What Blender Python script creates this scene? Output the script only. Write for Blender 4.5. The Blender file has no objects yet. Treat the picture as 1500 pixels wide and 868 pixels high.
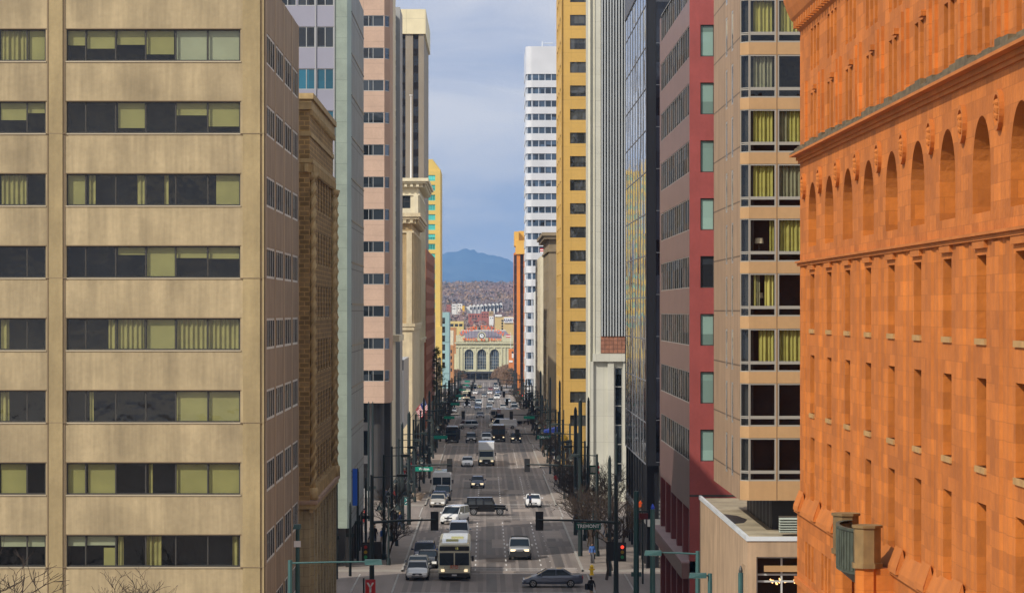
import bpy, bmesh, math, random
from mathutils import Vector, Matrix, noise
random.seed(7)
SC = bpy.context.scene
COL = SC.collection
FPX, VX, VY = 4400.0, 711.0, 455.0          # focal length in photo pixels, vanishing point of the street
def X(px, D): return (px-VX)*D/FPX
def Z(py, D): return (VY-py)*D/FPX
GB = [(-200, -18.5), (0, -20.0), (600, -24.5), (1500, -35.5), (1640, -36.9), (1950, -36), (2300, -20), (2800, -3), (3500, 8), (5000, 36), (7000, 40), (9000, 36), (26500, 36)]
def gz(y):
    for (a, za), (b, zb) in zip(GB, GB[1:]):
        if y <= b: return za+(zb-za)*(y-a)/(b-a)
    return GB[-1][1]

# ------------------------------------------------------------------ materials
MATS = {}
def nn(nt, t, **k):
    n = nt.nodes.new(t)
    for a, b in k.items(): setattr(n, a, b)
    return n
def mat(name, col, rough=.8, var=.1, scale=.4, streak=0, joint=None, jdark=.6, jvar=.0, bump=0, metal=0, fine=0, emit=None, spec=.5, stretch=None):
    if name in MATS: return MATS[name]
    m = bpy.data.materials.new(name); m.use_nodes = True; nt = m.node_tree; L = nt.links
    b = nt.nodes['Principled BSDF']
    b.inputs['Roughness'].default_value = rough; b.inputs['Metallic'].default_value = metal
    b.inputs['Specular IOR Level'].default_value = spec
    b.inputs['Base Color'].default_value = (*col, 1)
    MATS[name] = m
    if emit:
        b.inputs['Emission Color'].default_value = (*col, 1); b.inputs['Emission Strength'].default_value = emit
    if not (var or joint or streak): return m
    geo = nn(nt, 'ShaderNodeNewGeometry')
    cur = None
    def mul(a, fac):           # multiply colour socket by scalar socket
        x = nn(nt, 'ShaderNodeMix', data_type='RGBA', blend_type='MULTIPLY'); x.inputs[0].default_value = 1
        if a is None: x.inputs[6].default_value = (*col, 1)
        else: L.new(a, x.inputs[6])
        L.new(fac, x.inputs[7]); return x.outputs[2]
    def nz(vec, sc, lo, hi, det=4, fr=(.3, .7)):
        n = nn(nt, 'ShaderNodeTexNoise'); n.inputs['Scale'].default_value = sc; n.inputs['Detail'].default_value = det
        L.new(vec, n.inputs['Vector'])
        r = nn(nt, 'ShaderNodeMapRange'); r.inputs[1].default_value, r.inputs[2].default_value = fr
        r.inputs[3].default_value = lo; r.inputs[4].default_value = hi; L.new(n.outputs['Fac'], r.inputs[0]); return r.outputs[0]
    if stretch:
        mp = nn(nt, 'ShaderNodeVectorMath', operation='MULTIPLY'); L.new(geo.outputs['Position'], mp.inputs[0]); mp.inputs[1].default_value = stretch
        pos = mp.outputs[0]
    else: pos = geo.outputs['Position']
    if var: cur = mul(cur, nz(pos, scale, 1-var, 1+var))
    if fine: cur = mul(cur, nz(geo.outputs['Position'], scale*9, 1-fine, 1+fine))
    if streak:
        mp = nn(nt, 'ShaderNodeVectorMath', operation='MULTIPLY'); L.new(geo.outputs['Position'], mp.inputs[0]); mp.inputs[1].default_value = (1.1, 1.1, .1)
        cur = mul(cur, nz(mp.outputs[0], 1.0, 1-streak, 1+streak*.7, 3))
        m2 = nn(nt, 'ShaderNodeVectorMath', operation='MULTIPLY'); L.new(geo.outputs['Position'], m2.inputs[0]); m2.inputs[1].default_value = (5, 5, .35)
        cur = mul(cur, nz(m2.outputs[0], 1.0, 1-streak*.6, 1+streak*.35, 3))
    if joint:
        sp = nn(nt, 'ShaderNodeSeparateXYZ'); L.new(geo.outputs['Position'], sp.inputs[0])
        ad = nn(nt, 'ShaderNodeMath', operation='ADD'); L.new(sp.outputs[0], ad.inputs[0]); L.new(sp.outputs[1], ad.inputs[1])
        cb = nn(nt, 'ShaderNodeCombineXYZ'); L.new(ad.outputs[0], cb.inputs[0]); L.new(sp.outputs[2], cb.inputs[1])
        br = nn(nt, 'ShaderNodeTexBrick'); L.new(cb.outputs[0], br.inputs['Vector'])
        w, h, g = joint[:3]
        br.offset = joint[3] if len(joint) > 3 else 0
        br.inputs['Scale'].default_value = 1; br.inputs['Brick Width'].default_value = w; br.inputs['Row Height'].default_value = h
        br.inputs['Mortar Size'].default_value = g; br.inputs['Mortar Smooth'].default_value = .2
        br.inputs['Color1'].default_value = (1-jvar,)*3+(1,); br.inputs['Color2'].default_value = (1+jvar, 1+jvar*1.25, 1+jvar*2.4, 1)
        br.inputs['Mortar'].default_value = (jdark,)*3+(1,)
        cur = mul(cur, br.outputs['Color'])
    L.new(cur, b.inputs['Base Color'])
    if bump:
        n = nn(nt, 'ShaderNodeTexNoise'); n.inputs['Scale'].default_value = scale*8; L.new(geo.outputs['Position'], n.inputs['Vector'])
        bp = nn(nt, 'ShaderNodeBump'); bp.inputs['Strength'].default_value = bump; bp.inputs['Distance'].default_value = .1
        L.new(n.outputs['Fac'], bp.inputs['Height']); L.new(bp.outputs[0], b.inputs['Normal'])
    return m
def clear_glass(name, tint=(.93, .95, .92), refl=1.0, wave=.3):
    if name in MATS: return MATS[name]
    m = bpy.data.materials.new(name); m.use_nodes = True; nt = m.node_tree; L = nt.links
    nt.nodes.remove(nt.nodes['Principled BSDF'])
    tr = nn(nt, 'ShaderNodeBsdfTransparent'); tr.inputs[0].default_value = (*tint, 1)
    gl = nn(nt, 'ShaderNodeBsdfGlossy'); gl.inputs['Roughness'].default_value = .02; gl.inputs[0].default_value = (refl,)*3+(1,)
    lw = nn(nt, 'ShaderNodeLayerWeight'); lw.inputs[0].default_value = .5
    pw = nn(nt, 'ShaderNodeMath', operation='POWER'); L.new(lw.outputs['Facing'], pw.inputs[0]); pw.inputs[1].default_value = 4
    fr = nn(nt, 'ShaderNodeMapRange'); fr.inputs[3].default_value = .045; fr.inputs[4].default_value = .9; L.new(pw.outputs[0], fr.inputs[0])
    mx = nn(nt, 'ShaderNodeMixShader'); L.new(fr.outputs[0], mx.inputs[0]); L.new(tr.outputs[0], mx.inputs[1]); L.new(gl.outputs[0], mx.inputs[2])
    geo = nn(nt, 'ShaderNodeNewGeometry'); n = nn(nt, 'ShaderNodeTexNoise'); n.inputs['Scale'].default_value = .9; L.new(geo.outputs['Position'], n.inputs[0])
    bp = nn(nt, 'ShaderNodeBump'); bp.inputs['Strength'].default_value = wave; bp.inputs['Distance'].default_value = .04; L.new(n.outputs['Fac'], bp.inputs['Height'])
    L.new(bp.outputs[0], gl.inputs['Normal']); L.new(mx.outputs[0], nt.nodes['Material Output'].inputs[0]); MATS[name] = m
    return m
def dark_glass(name, col=(.02, .025, .03), spec=.8, rough=.04, wave=.5, cell=1.5, wscale=.8, metal=0, vary=.8, tilt=0, fixed=None):
    """opaque glass of far windows: each pane a little lighter or darker, gently warped reflections"""
    if name in MATS: return MATS[name]
    m = bpy.data.materials.new(name); m.use_nodes = True; nt = m.node_tree; L = nt.links
    b = nt.nodes['Principled BSDF']; b.inputs['Roughness'].default_value = rough; b.inputs['Specular IOR Level'].default_value = spec; b.inputs['Metallic'].default_value = metal
    geo = nn(nt, 'ShaderNodeNewGeometry')
    dv = nn(nt, 'ShaderNodeVectorMath', operation='SCALE'); dv.inputs['Scale'].default_value = 1/cell; L.new(geo.outputs['Position'], dv.inputs[0])
    fl = nn(nt, 'ShaderNodeVectorMath', operation='FLOOR'); L.new(dv.outputs[0], fl.inputs[0])
    wn = nn(nt, 'ShaderNodeTexWhiteNoise'); L.new(fl.outputs[0], wn.inputs['Vector'])
    r = nn(nt, 'ShaderNodeMapRange'); r.inputs[3].default_value = 1-vary; r.inputs[4].default_value = 1+vary*1.5; L.new(wn.outputs['Value'], r.inputs[0])
    x = nn(nt, 'ShaderNodeMix', data_type='RGBA', blend_type='MULTIPLY'); x.inputs[0].default_value = 1; x.inputs[6].default_value = (*col, 1)
    L.new(r.outputs[0], x.inputs[7]); L.new(x.outputs[2], b.inputs['Base Color'])
    n = nn(nt, 'ShaderNodeTexNoise'); n.inputs['Scale'].default_value = wscale; L.new(geo.outputs['Position'], n.inputs[0])
    bp = nn(nt, 'ShaderNodeBump'); bp.inputs['Strength'].default_value = wave; bp.inputs['Distance'].default_value = .05; L.new(n.outputs['Fac'], bp.inputs['Height'])
    if tilt:              # every pane sits at a slightly different angle in its frame
        sb = nn(nt, 'ShaderNodeVectorMath', operation='SUBTRACT'); L.new(wn.outputs['Color'], sb.inputs[0]); sb.inputs[1].default_value = (.5, .5, .5)
        sc = nn(nt, 'ShaderNodeVectorMath', operation='SCALE'); L.new(sb.outputs[0], sc.inputs[0]); sc.inputs['Scale'].default_value = tilt
        ad = nn(nt, 'ShaderNodeVectorMath', operation='ADD'); L.new(geo.outputs['Normal'], ad.inputs[0]); L.new(sc.outputs[0], ad.inputs[1])
        no = nn(nt, 'ShaderNodeVectorMath', operation='NORMALIZE'); L.new(ad.outputs[0], no.inputs[0]); L.new(no.outputs[0], bp.inputs['Normal'])
    L.new(bp.outputs[0], b.inputs['Normal']); MATS[name] = m
    if fixed is not None:      # mirror share held constant, so glancing reflections stay weak
        df = nn(nt, 'ShaderNodeBsdfDiffuse'); L.new(x.outputs[2], df.inputs[0]); gl = nn(nt, 'ShaderNodeBsdfGlossy'); gl.inputs['Roughness'].default_value = rough; L.new(bp.outputs[0], gl.inputs['Normal'])
        mx = nn(nt, 'ShaderNodeMixShader'); mx.inputs[0].default_value = fixed; L.new(df.outputs[0], mx.inputs[1]); L.new(gl.outputs[0], mx.inputs[2]); L.new(mx.outputs[0], nt.nodes['Material Output'].inputs[0])
    return m

# ------------------------------------------------------------------ mesh builder
class MB:
    def __init__(s, org=(0, 0, 0)): s.v = []; s.f = []; s.mi = []; s.mats = []; s.org = Vector(org)
    def m(s, mt):
        if mt not in s.mats: s.mats.append(mt)
        return s.mats.index(mt)
    def face(s, pts, mt):
        i = len(s.v); s.v += [tuple(p) for p in pts]; s.f.append(tuple(range(i, i+len(pts)))); s.mi.append(s.m(mt))
    def hexa(s, p, mt):       # p: 8 points, bottom ring then top ring
        i = len(s.v); s.v += [tuple(q) for q in p]; k = s.m(mt)
        for f in ((3, 2, 1, 0), (4, 5, 6, 7), (0, 1, 5, 4), (1, 2, 6, 5), (2, 3, 7, 6), (3, 0, 4, 7)):
            s.f.append(tuple(i+j for j in f)); s.mi.append(k)
    def box(s, x0, x1, y0, y1, z0, z1, mt):
        s.hexa([(x0, y0, z0), (x1, y0, z0), (x1, y1, z0), (x0, y1, z0), (x0, y0, z1), (x1, y0, z1), (x1, y1, z1), (x0, y1, z1)], mt)
    def tube(s, p, r, mt, n=6, cap=True):
        """p list of points, r list of radii"""
        p = [Vector(q) for q in p]; i0 = len(s.v); k = s.m(mt)
        for j, q in enumerate(p):
            d = (p[min(j+1, len(p)-1)]-p[max(j-1, 0)]).normalized()
            a = d.cross(Vector((0, 0, 1)) if abs(d.z) < .9 else Vector((0, 1, 0))).normalized(); b = d.cross(a)
            for t in range(n):
                an = 2*math.pi*t/n; s.v.append(tuple(q+(a*math.cos(an)+b*math.sin(an))*r[j]))
        for j in range(len(p)-1):
            for t in range(n):
                A = i0+j*n+t; B = i0+j*n+(t+1) % n; s.f.append((A, A+n, B+n, B)); s.mi.append(k)
        if cap:
            s.f.append(tuple(i0+t for t in range(n))); s.mi.append(k)
            e = i0+(len(p)-1)*n; s.f.append(tuple(e+t for t in reversed(range(n)))); s.mi.append(k)
    def prism(s, pts, z0, z1, mt, top=None):  # plan polygon extruded
        n = len(pts)
        for i in range(n):
            a, b = pts[i], pts[(i+1) % n]; s.face([(a[0], a[1], z0), (b[0], b[1], z0), (b[0], b[1], z1), (a[0], a[1], z1)], mt)
        s.face([(p[0], p[1], z1) for p in pts], top or mt); s.face([(p[0], p[1], z0) for p in reversed(pts)], mt)
    def build(s, name, parent=None, smooth=False, bevel=0):
        me = bpy.data.meshes.new(name)
        o = s.org
        me.from_pydata([(a-o.x, b-o.y, c-o.z) for a, b, c in s.v], [], s.f)
        for mt in s.mats: me.materials.append(mt)
        me.polygons.foreach_set('material_index', s.mi)
        if smooth: me.polygons.foreach_set('use_smooth', [True]*len(me.polygons))
        me.update()
        ob = bpy.data.objects.new(name, me); COL.objects.link(ob)
        if parent is not None: ob.parent = parent
        else: ob.location = o
        if bevel:
            md = ob.modifiers.new('bevel', 'BEVEL'); md.width = bevel; md.segments = 2; md.limit_method = 'ANGLE'
        return ob
def tag(o, label=None, cat=None, group=None, kind=None):
    if label: o['label'] = label
    if cat: o['category'] = cat
    if group: o['group'] = group
    if kind: o['kind'] = kind
    return o
def thing(name, label, cat, loc=(0, 0, 0), rz=0, group=None):
    o = bpy.data.objects.new(name, None); COL.objects.link(o); o.empty_display_size = .2
    o.location = loc; o.rotation_euler = (0, 0, rz); return tag(o, label, cat, group)
def inst(name, mesh, parent, loc, rz=0):
    o = bpy.data.objects.new(name, mesh); COL.objects.link(o); o.parent = parent; o.location = loc; o.rotation_euler = (0, 0, rz); return o
def copy_tree(o, parent=None):
    c = o.copy(); COL.objects.link(c); c.parent = parent
    for ch in KIDS.get(o.name, []): copy_tree(ch, c)
    return c
KIDS = {}
def scan():
    KIDS.clear()
    for o in COL.objects:
        if o.parent: KIDS.setdefault(o.parent.name, []).append(o)

class Fac:
    """a facade: u runs left to right seen from outside, n outward, z world height"""
    def __init__(s, x, y, ang):
        s.x, s.y, s.a = x, y, math.radians(ang); s.U = (math.cos(s.a), math.sin(s.a)); s.N = (math.sin(s.a), -math.cos(s.a))
    def p(s, u, n, z): return (s.x+u*s.U[0]+n*s.N[0], s.y+u*s.U[1]+n*s.N[1], z)
    def box(s, mb, u0, u1, n0, n1, z0, z1, mt):
        mb.hexa([s.p(u0, n1, z0), s.p(u1, n1, z0), s.p(u1, n0, z0), s.p(u0, n0, z0), s.p(u0, n1, z1), s.p(u1, n1, z1), s.p(u1, n0, z1), s.p(u0, n0, z1)], mt)
    def quad(s, mb, u0, u1, z0, z1, n, mt): mb.face([s.p(u0, n, z0), s.p(u1, n, z0), s.p(u1, n, z1), s.p(u0, n, z1)], mt)
    def wall(s, mb, u0, u1, z0, z1, holes, mt, depth=.2, jm=None, n=0):
        jm = jm or mt
        holes = [h for h in holes if h[0] < u1 and h[1] > u0 and h[2] < z1 and h[3] > z0]
        holes = [(max(a, u0), min(b, u1), max(c, z0), min(d, z1)) for a, b, c, d in holes]
        zs = sorted({z0, z1, *[h[2] for h in holes], *[h[3] for h in holes]})
        for a, b in zip(zs, zs[1:]):
            if b-a < 1e-4: continue
            hs = sorted([h for h in holes if h[2] < b-1e-5 and h[3] > a+1e-5])
            c = u0
            for h in hs:
                if h[0] > c+1e-4: s.quad(mb, c, h[0], a, b, n, mt)
                c = max(c, h[1])
            if u1 > c+1e-4: s.quad(mb, c, u1, a, b, n, mt)
        for a, b, c, d in holes:
            for q in (((a, n, c), (a, n, d), (a, n-depth, d), (a, n-depth, c)), ((b, n, d), (b, n, c), (b, n-depth, c), (b, n-depth, d)),
                      ((a, n, c), (a, n-depth, c), (b, n-depth, c), (b, n, c)), ((a, n, d), (b, n, d), (b, n-depth, d), (a, n-depth, d))):
                mb.face([s.p(*t) for t in q], jm)
    def place(s, name, mesh, root, u, n, z):
        q = Vector(s.p(u, n, z))-root.location
        return inst(name, mesh, root, q, s.a)
WIN = {}
def win(w, h, nx, ny, frame, glass, t=.05, interior=None, sill=None, back=1.0, ys=None, xs=None, fd=.03):
    key = (fd, round(w, 3), round(h, 3), nx, ny, frame.name, glass.name, t, interior and interior.name, sill and sill.name, str(ys), str(xs))
    if key in WIN: return WIN[key]
    mb = MB(); d0, d1 = -fd, .04
    xs = xs or [w*i/nx for i in range(nx+1)]; ys = ys or [h*i/ny for i in range(ny+1)]
    for i, x in enumerate(xs):
        a = max(0, x-t/2) if i else 0; b = min(w, a+t)
        if i == len(xs)-1: a, b = w-t, w
        mb.box(a, b, d0, d1, 0, h, frame)
    for i, y in enumerate(ys):
        if i == 0: a, b = 0, t
        elif i == len(ys)-1: a, b = h-t, h
        else: a, b = y-t/2, y+t/2
        mb.box(0, w, d0+.004, d1-.004, a, b, frame)
    mb.face([(0, .01, 0), (w, .01, 0), (w, .01, h), (0, .01, h)], glass)
    if interior:
        B = back
        mb.face([(0, B, 0), (w, B, 0), (w, B, h), (0, B, h)], interior); mb.face([(0, .03, 0), (0, B, 0), (0, B, h), (0, .03, h)], interior)
        mb.face([(w, .03, 0), (w, B, 0), (w, B, h), (w, .03, h)], interior); mb.face([(0, .03, h), (w, .03, h), (w, B, h), (0, B, h)], interior)
        mb.face([(0, .03, 0), (w, .03, 0), (w, B, 0), (0, B, 0)], interior)
    if sill: mb.box(-.05, w+.05, -.12, d0, -.12, 0, sill)
    me = bpy.data.meshes.new('window'); me.from_pydata(mb.v, [], mb.f)
    for mt in mb.mats: me.materials.append(mt)
    me.polygons.foreach_set('material_index', mb.mi); me.update(); WIN[key] = me
    return me
def drape(w, h, mt, amp=.05, wl=.22, seed=0):
    """a hanging curtain: a folded sheet, 0..w wide"""
    rd = random.Random(seed); mb = MB(); n = max(6, int(w/wl*8)); ph = rd.random()*6
    off = lambda x: amp*math.sin(x/wl*6.283+ph)+amp*.6*math.sin(x/wl*2.9+ph*2)
    for i in range(n):
        a, b = w*i/n, w*(i+1)/n
        mb.face([(a, off(a), 0), (b, off(b), 0), (b, off(b)*.8, h), (a, off(a)*.8, h)], mt)
    me = bpy.data.meshes.new('curtain'); me.from_pydata(mb.v, [], mb.f); me.materials.append(mt); me.update()
    me.polygons.foreach_set('use_smooth', [True]*len(me.polygons)); return me
def slab(w, h, mt, t=.01):
    mb = MB(); mb.box(0, w, 0, t, 0, h, mt)
    me = bpy.data.meshes.new('blind'); me.from_pydata(mb.v, [], mb.f); me.materials.append(mt); me.update(); return me

# palette
frame_dk = mat('window_frame_dark', (.05, .047, .04), .5, var=0)
frame_al = mat('window_frame_aluminium', (.5, .5, .47), .35, var=0, metal=.6)
frame_br = mat('window_frame_bronze', (.09, .06, .04), .4, var=0)
room = mat('room_interior', (.016, .017, .018), .9, var=.4, scale=.9)
glass_clear = clear_glass('window_glass_clear')
glass_dark = dark_glass('window_glass_dark')
glass_blue = dark_glass('window_glass_blue', (.03, .05, .08), cell=1.6)
glass_teal = dark_glass('window_glass_teal', (.08, .42, .38), vary=.45, cell=3)

def text_obj(name, body, size, mt, parent, loc, rot=(math.pi/2, 0, 0), extrude=0, offset=0):
    """lettering, turned into a plain mesh"""
    cu = bpy.data.curves.new(name, 'FONT'); cu.body = body; cu.size = size; cu.align_x = 'CENTER'; cu.align_y = 'CENTER'; cu.extrude = extrude; cu.offset = offset; cu.resolution_u = 2
    t = bpy.data.objects.new(name+'_tmp', cu); COL.objects.link(t)
    me = bpy.data.meshes.new_from_object(t.evaluated_get(bpy.context.evaluated_depsgraph_get())); bpy.data.objects.remove(t)
    me.materials.clear(); me.materials.append(mt)
    o = bpy.data.objects.new(name, me); COL.objects.link(o); o.parent = parent; o.rotation_euler = rot; o.location = loc; return o
# ================================================================== LEFT SIDE BUILDINGS
def close_box(mb, x0, x1, y0, y1, z0, z1, mt, faces, roof=None):
    """plain faces of a building that no detail is on: any of 'L' (-X) 'R' (+X) 'F' (-Y) 'B' (+Y) 'T'"""
    q = {'L': [(x0, y1, z0), (x0, y0, z0), (x0, y0, z1), (x0, y1, z1)], 'R': [(x1, y0, z0), (x1, y1, z0), (x1, y1, z1), (x1, y0, z1)],
         'F': [(x0, y0, z0), (x1, y0, z0), (x1, y0, z1), (x0, y0, z1)], 'B': [(x1, y1, z0), (x0, y1, z0), (x0, y1, z1), (x1, y1, z1)],
         'T': [(x0, y0, z1), (x1, y0, z1), (x1, y1, z1), (x0, y1, z1)]}
    for f in faces: mb.face(q[f], (roof or mt) if f == 'T' else mt)

glass_tilt = dark_glass('window_glass_mixed', (.02, .022, .026), cell=1.55, tilt=.12, wave=.6, fixed=.11)
# ---- A: concrete ribbon-window office block, near left
def build_A():
    D0, D1, xr, xl = 157.0, 186.0, X(387, 157), -52.0
    g = gz(170)-.5; top = 17.6
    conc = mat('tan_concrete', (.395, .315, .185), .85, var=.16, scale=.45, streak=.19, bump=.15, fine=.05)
    conc2 = mat('tan_concrete_pier', (.36, .28, .145), .85, var=.12, scale=.5, streak=.12, bump=.15, fine=.05)
    fin = mat('tan_concrete_fin', (.44, .34, .23), .85, var=.08)
    side = mat('shaded_concrete_side', (.325, .25, .17), .85, var=.1, scale=.5, streak=.14)  # tan concrete browned and darkened: shade painted on the street face
    groove = mat('concrete_groove', (.22, .165, .1), .9, var=.1)
    R = thing('office_building', 'tan concrete office block with long ribbon windows and olive blinds, beside the ornate brick building', 'office building', (xr-5, D0, gz(D0)))
    F = Fac(xl, D0, 0); o = -xl                                     # u = x + o
    ux = lambda px: X(px, D0)+o
    rows = [43+105.72*k for k in range(-1, 10)]                      # photo rows of window heads
    bands = [(ux(97), ux(352), [97, 125, 169, 213, 257, 304, 352]), (ux(-185), ux(67), [-185, -140, -95, -50, -5, 39, 67]), (ux(-467), ux(-215), [-467, -425, -380, -335, -290, -250, -215])]
    holes = []; hz = []
    for y in rows:
        z1 = Z(y, D0); z0 = Z(y+46.5, D0); hz.append((z0, z1))
        for a, b, _ in bands: holes.append((a, b, z0, z1))
    mb = MB(R.location)
    F.wall(mb, 0, ux(384)+.02, g, top, holes, conc, .22)
    # pilasters between the ribbons, slightly proud, with grooves each side; pier at the corner
    for a, b in ((67, 97), (-215, -185)):
        F.box(mb, ux(a+5), ux(b-5), 0, .10, g, top, conc2)
        for c in (a+2, b-4.2): F.box(mb, ux(c), ux(c+2.2), 0.001, .05, g, top, groove)
    F.box(mb, ux(356), ux(381), 0, .08, g, top, conc2)
    F.box(mb, ux(382.3), ux(383.8), 0.0, .01, g, top, groove)
    F.box(mb, ux(384.5), ux(387), -.4, .10, g, top, conc2)
    # street side
    S = Fac(xr, D0, 90); L = D1-D0
    fins = [1.3, 8.4, 15.5, 22.6, 28.8]
    sh = [(a+.4, b-.35, z0, z1) for a, b in zip(fins, fins[1:]) for z0, z1 in hz[1:]]
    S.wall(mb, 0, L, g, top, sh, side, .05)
    for f in fins[:-1]+[28.6]: S.box(mb, f-.2, f+.2, 0, .025, g, top, fin)
    close_box(mb, xl, xr, D0, D1, g, top, conc, 'LBT')
    sl = mat('pale_sill_metal', (.42, .36, .25), .6, var=.1)
    for z0, z1 in hz:
        for a, b, _ in bands: F.box(mb, a-.03, b+.03, -.1, .045, z0-.07, z0, sl); F.box(mb, a-.03, b+.03, -.1, .03, z1, z1+.05, groove)
    for k in range(-1, 9, 2):
        z = Z(90+105.72*k, D0)
        for a, b in ((67, 97), (352, 387), (-215, -185)): F.box(mb, ux(a), ux(b), .0, .1035 if b == 387 else .103, z-.018, z+.018, groove)
        S.box(mb, 0, 1.1, 0, .027, z-.018, z+.018, groove)
    mb.build('wall', R)
    # door and low shopfront
    # windows
    wa, wb = win, None
    cols = {}
    blindm = mat('olive_blind', (.25, .235, .08), .8, var=.12, scale=.7)
    palem = mat('pale_green_blind', (.31, .33, .22), .8, var=.08, scale=.7)
    drapem = mat('olive_drape', (.24, .22, .075), .9, var=.15, scale=2)
    # blinds read off the photograph: row -> (x0, x1, top fraction, bottom fraction, kind)
    B = {1: [(0, 41, 0, 1, 'd'), (42, 67, 0, 1, 'b'), (98, 124, 0, .52, 'b'), (127, 167, 0, .62, 'b'), (171, 211, 0, .5, 'b'), (214, 254, 0, .8, 'b'), (258, 302, 0, 1, 'p'), (305, 351, 0, 1, 'p')],
         2: [(0, 38, 0, .6, 'b'), (40, 67, 0, .38, 'b'), (172, 211, 0, .85, 'b'), (258, 302, 0, .45, 'b'), (305, 351, 0, .8, 'b')],
         3: [(0, 38, 0, 1, 'd'), (98, 125, 0, 1, 'b'), (129, 139, 0, 1, 'd'), (200, 211, 0, 1, 'd'), (240, 246, 0, 1, 'd'), (316, 351, 0, 1, 'b')],
         4: [(172, 211, 0, .3, 'b'), (215, 255, 0, .97, 'b'), (258, 302, 0, .4, 'b'), (305, 351, 0, .42, 'b')],
         5: [(0, 12, 0, 1, 'd'), (158, 170, 0, 1, 'd'), (172, 210, 0, 1, 'd'), (215, 255, 0, 1, 'b'), (259, 302, 0, 1, 'd'), (305, 351, 0, 1, 'd')],
         6: [(0, 12, 0, 1, 'd'), (130, 136, 0, 1, 'd'), (258, 303, 0, 1, 'b'), (306, 351, 0, 1, 'b')],
         7: [(0, 37, 0, 1, 'b'), (98, 125, 0, 1, 'b'), (128, 168, 0, 1, 'b'), (217, 223, 0, 1, 'd'), (258, 303, 0, 1, 'b'), (306, 351, 0, 1, 'b')],
         8: [(0, 38, 0, .4, 'p'), (40, 67, 0, .4, 'p'), (98, 124, 0, .38, 'p'), (127, 169, 0, .36, 'p'), (151, 168, .4, 1, 'b'), (172, 180, 0, 1, 'd'), (214, 236, 0, 1, 'd'), (340, 349, 0, 1, 'd')]}
    rd = random.Random(3)
    for k, (z0, z1) in enumerate(hz):
        h = z1-z0
        for bi, (a, b, px) in enumerate(bands):
            xs = [X(p, D0)+o-a for p in px]
            me = win(b-a, h, 1, 1, frame_dk, glass_clear, .07, room, None, 1.3, xs=xs)
            w = F.place('window', me, R, a, -.16, z0)
            items = list(B.get(k, [])) if bi < 2 else []
            if bi == 1 or k not in B:
                for p, q in zip(px, px[1:]):
                    if bi == 0 and k in B: continue
                    if bi == 1 and p >= -6 and k in B: continue
                    if rd.random() < .6: items.append((p+1, q-1, 0, rd.choice([.4, .6, 1, 1]), rd.choice('bbdp')))
            for (p, q, f0, f1, kd) in items:
                ua, ub = X(p, D0)+o-a, X(q, D0)+o-a
                if ub < 0.1 or ua > b-a-.1: continue
                ua = max(ua, .04); ub = min(ub, b-a-.04); hh = h*(f1-f0)-.06
                if kd == 'd': me2 = drape(ub-ua, hh, drapem, .05, .25, int(p)+k); nm = 'curtain'
                else: me2 = slab(ub-ua, hh, blindm if kd == 'b' else palem); nm = 'blind'
                c = inst(nm, me2, w, (ua, .16, h-f0*h-hh-.02))
    for a, b in zip(fins, fins[1:]):
        for z0, z1 in hz[1:]:
            me = win(b-a-.75, z1-z0, 4, 1, mat('reflection_white_frame', (.7, .7, .66), .4, var=0), glass_tilt, .13, fd=.006)  # frames whitened and thickened to paint bright stripes reflected in the panes
            S.place('window', me, R, a+.4, -.035, z0)
    return R
build_A()

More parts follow.
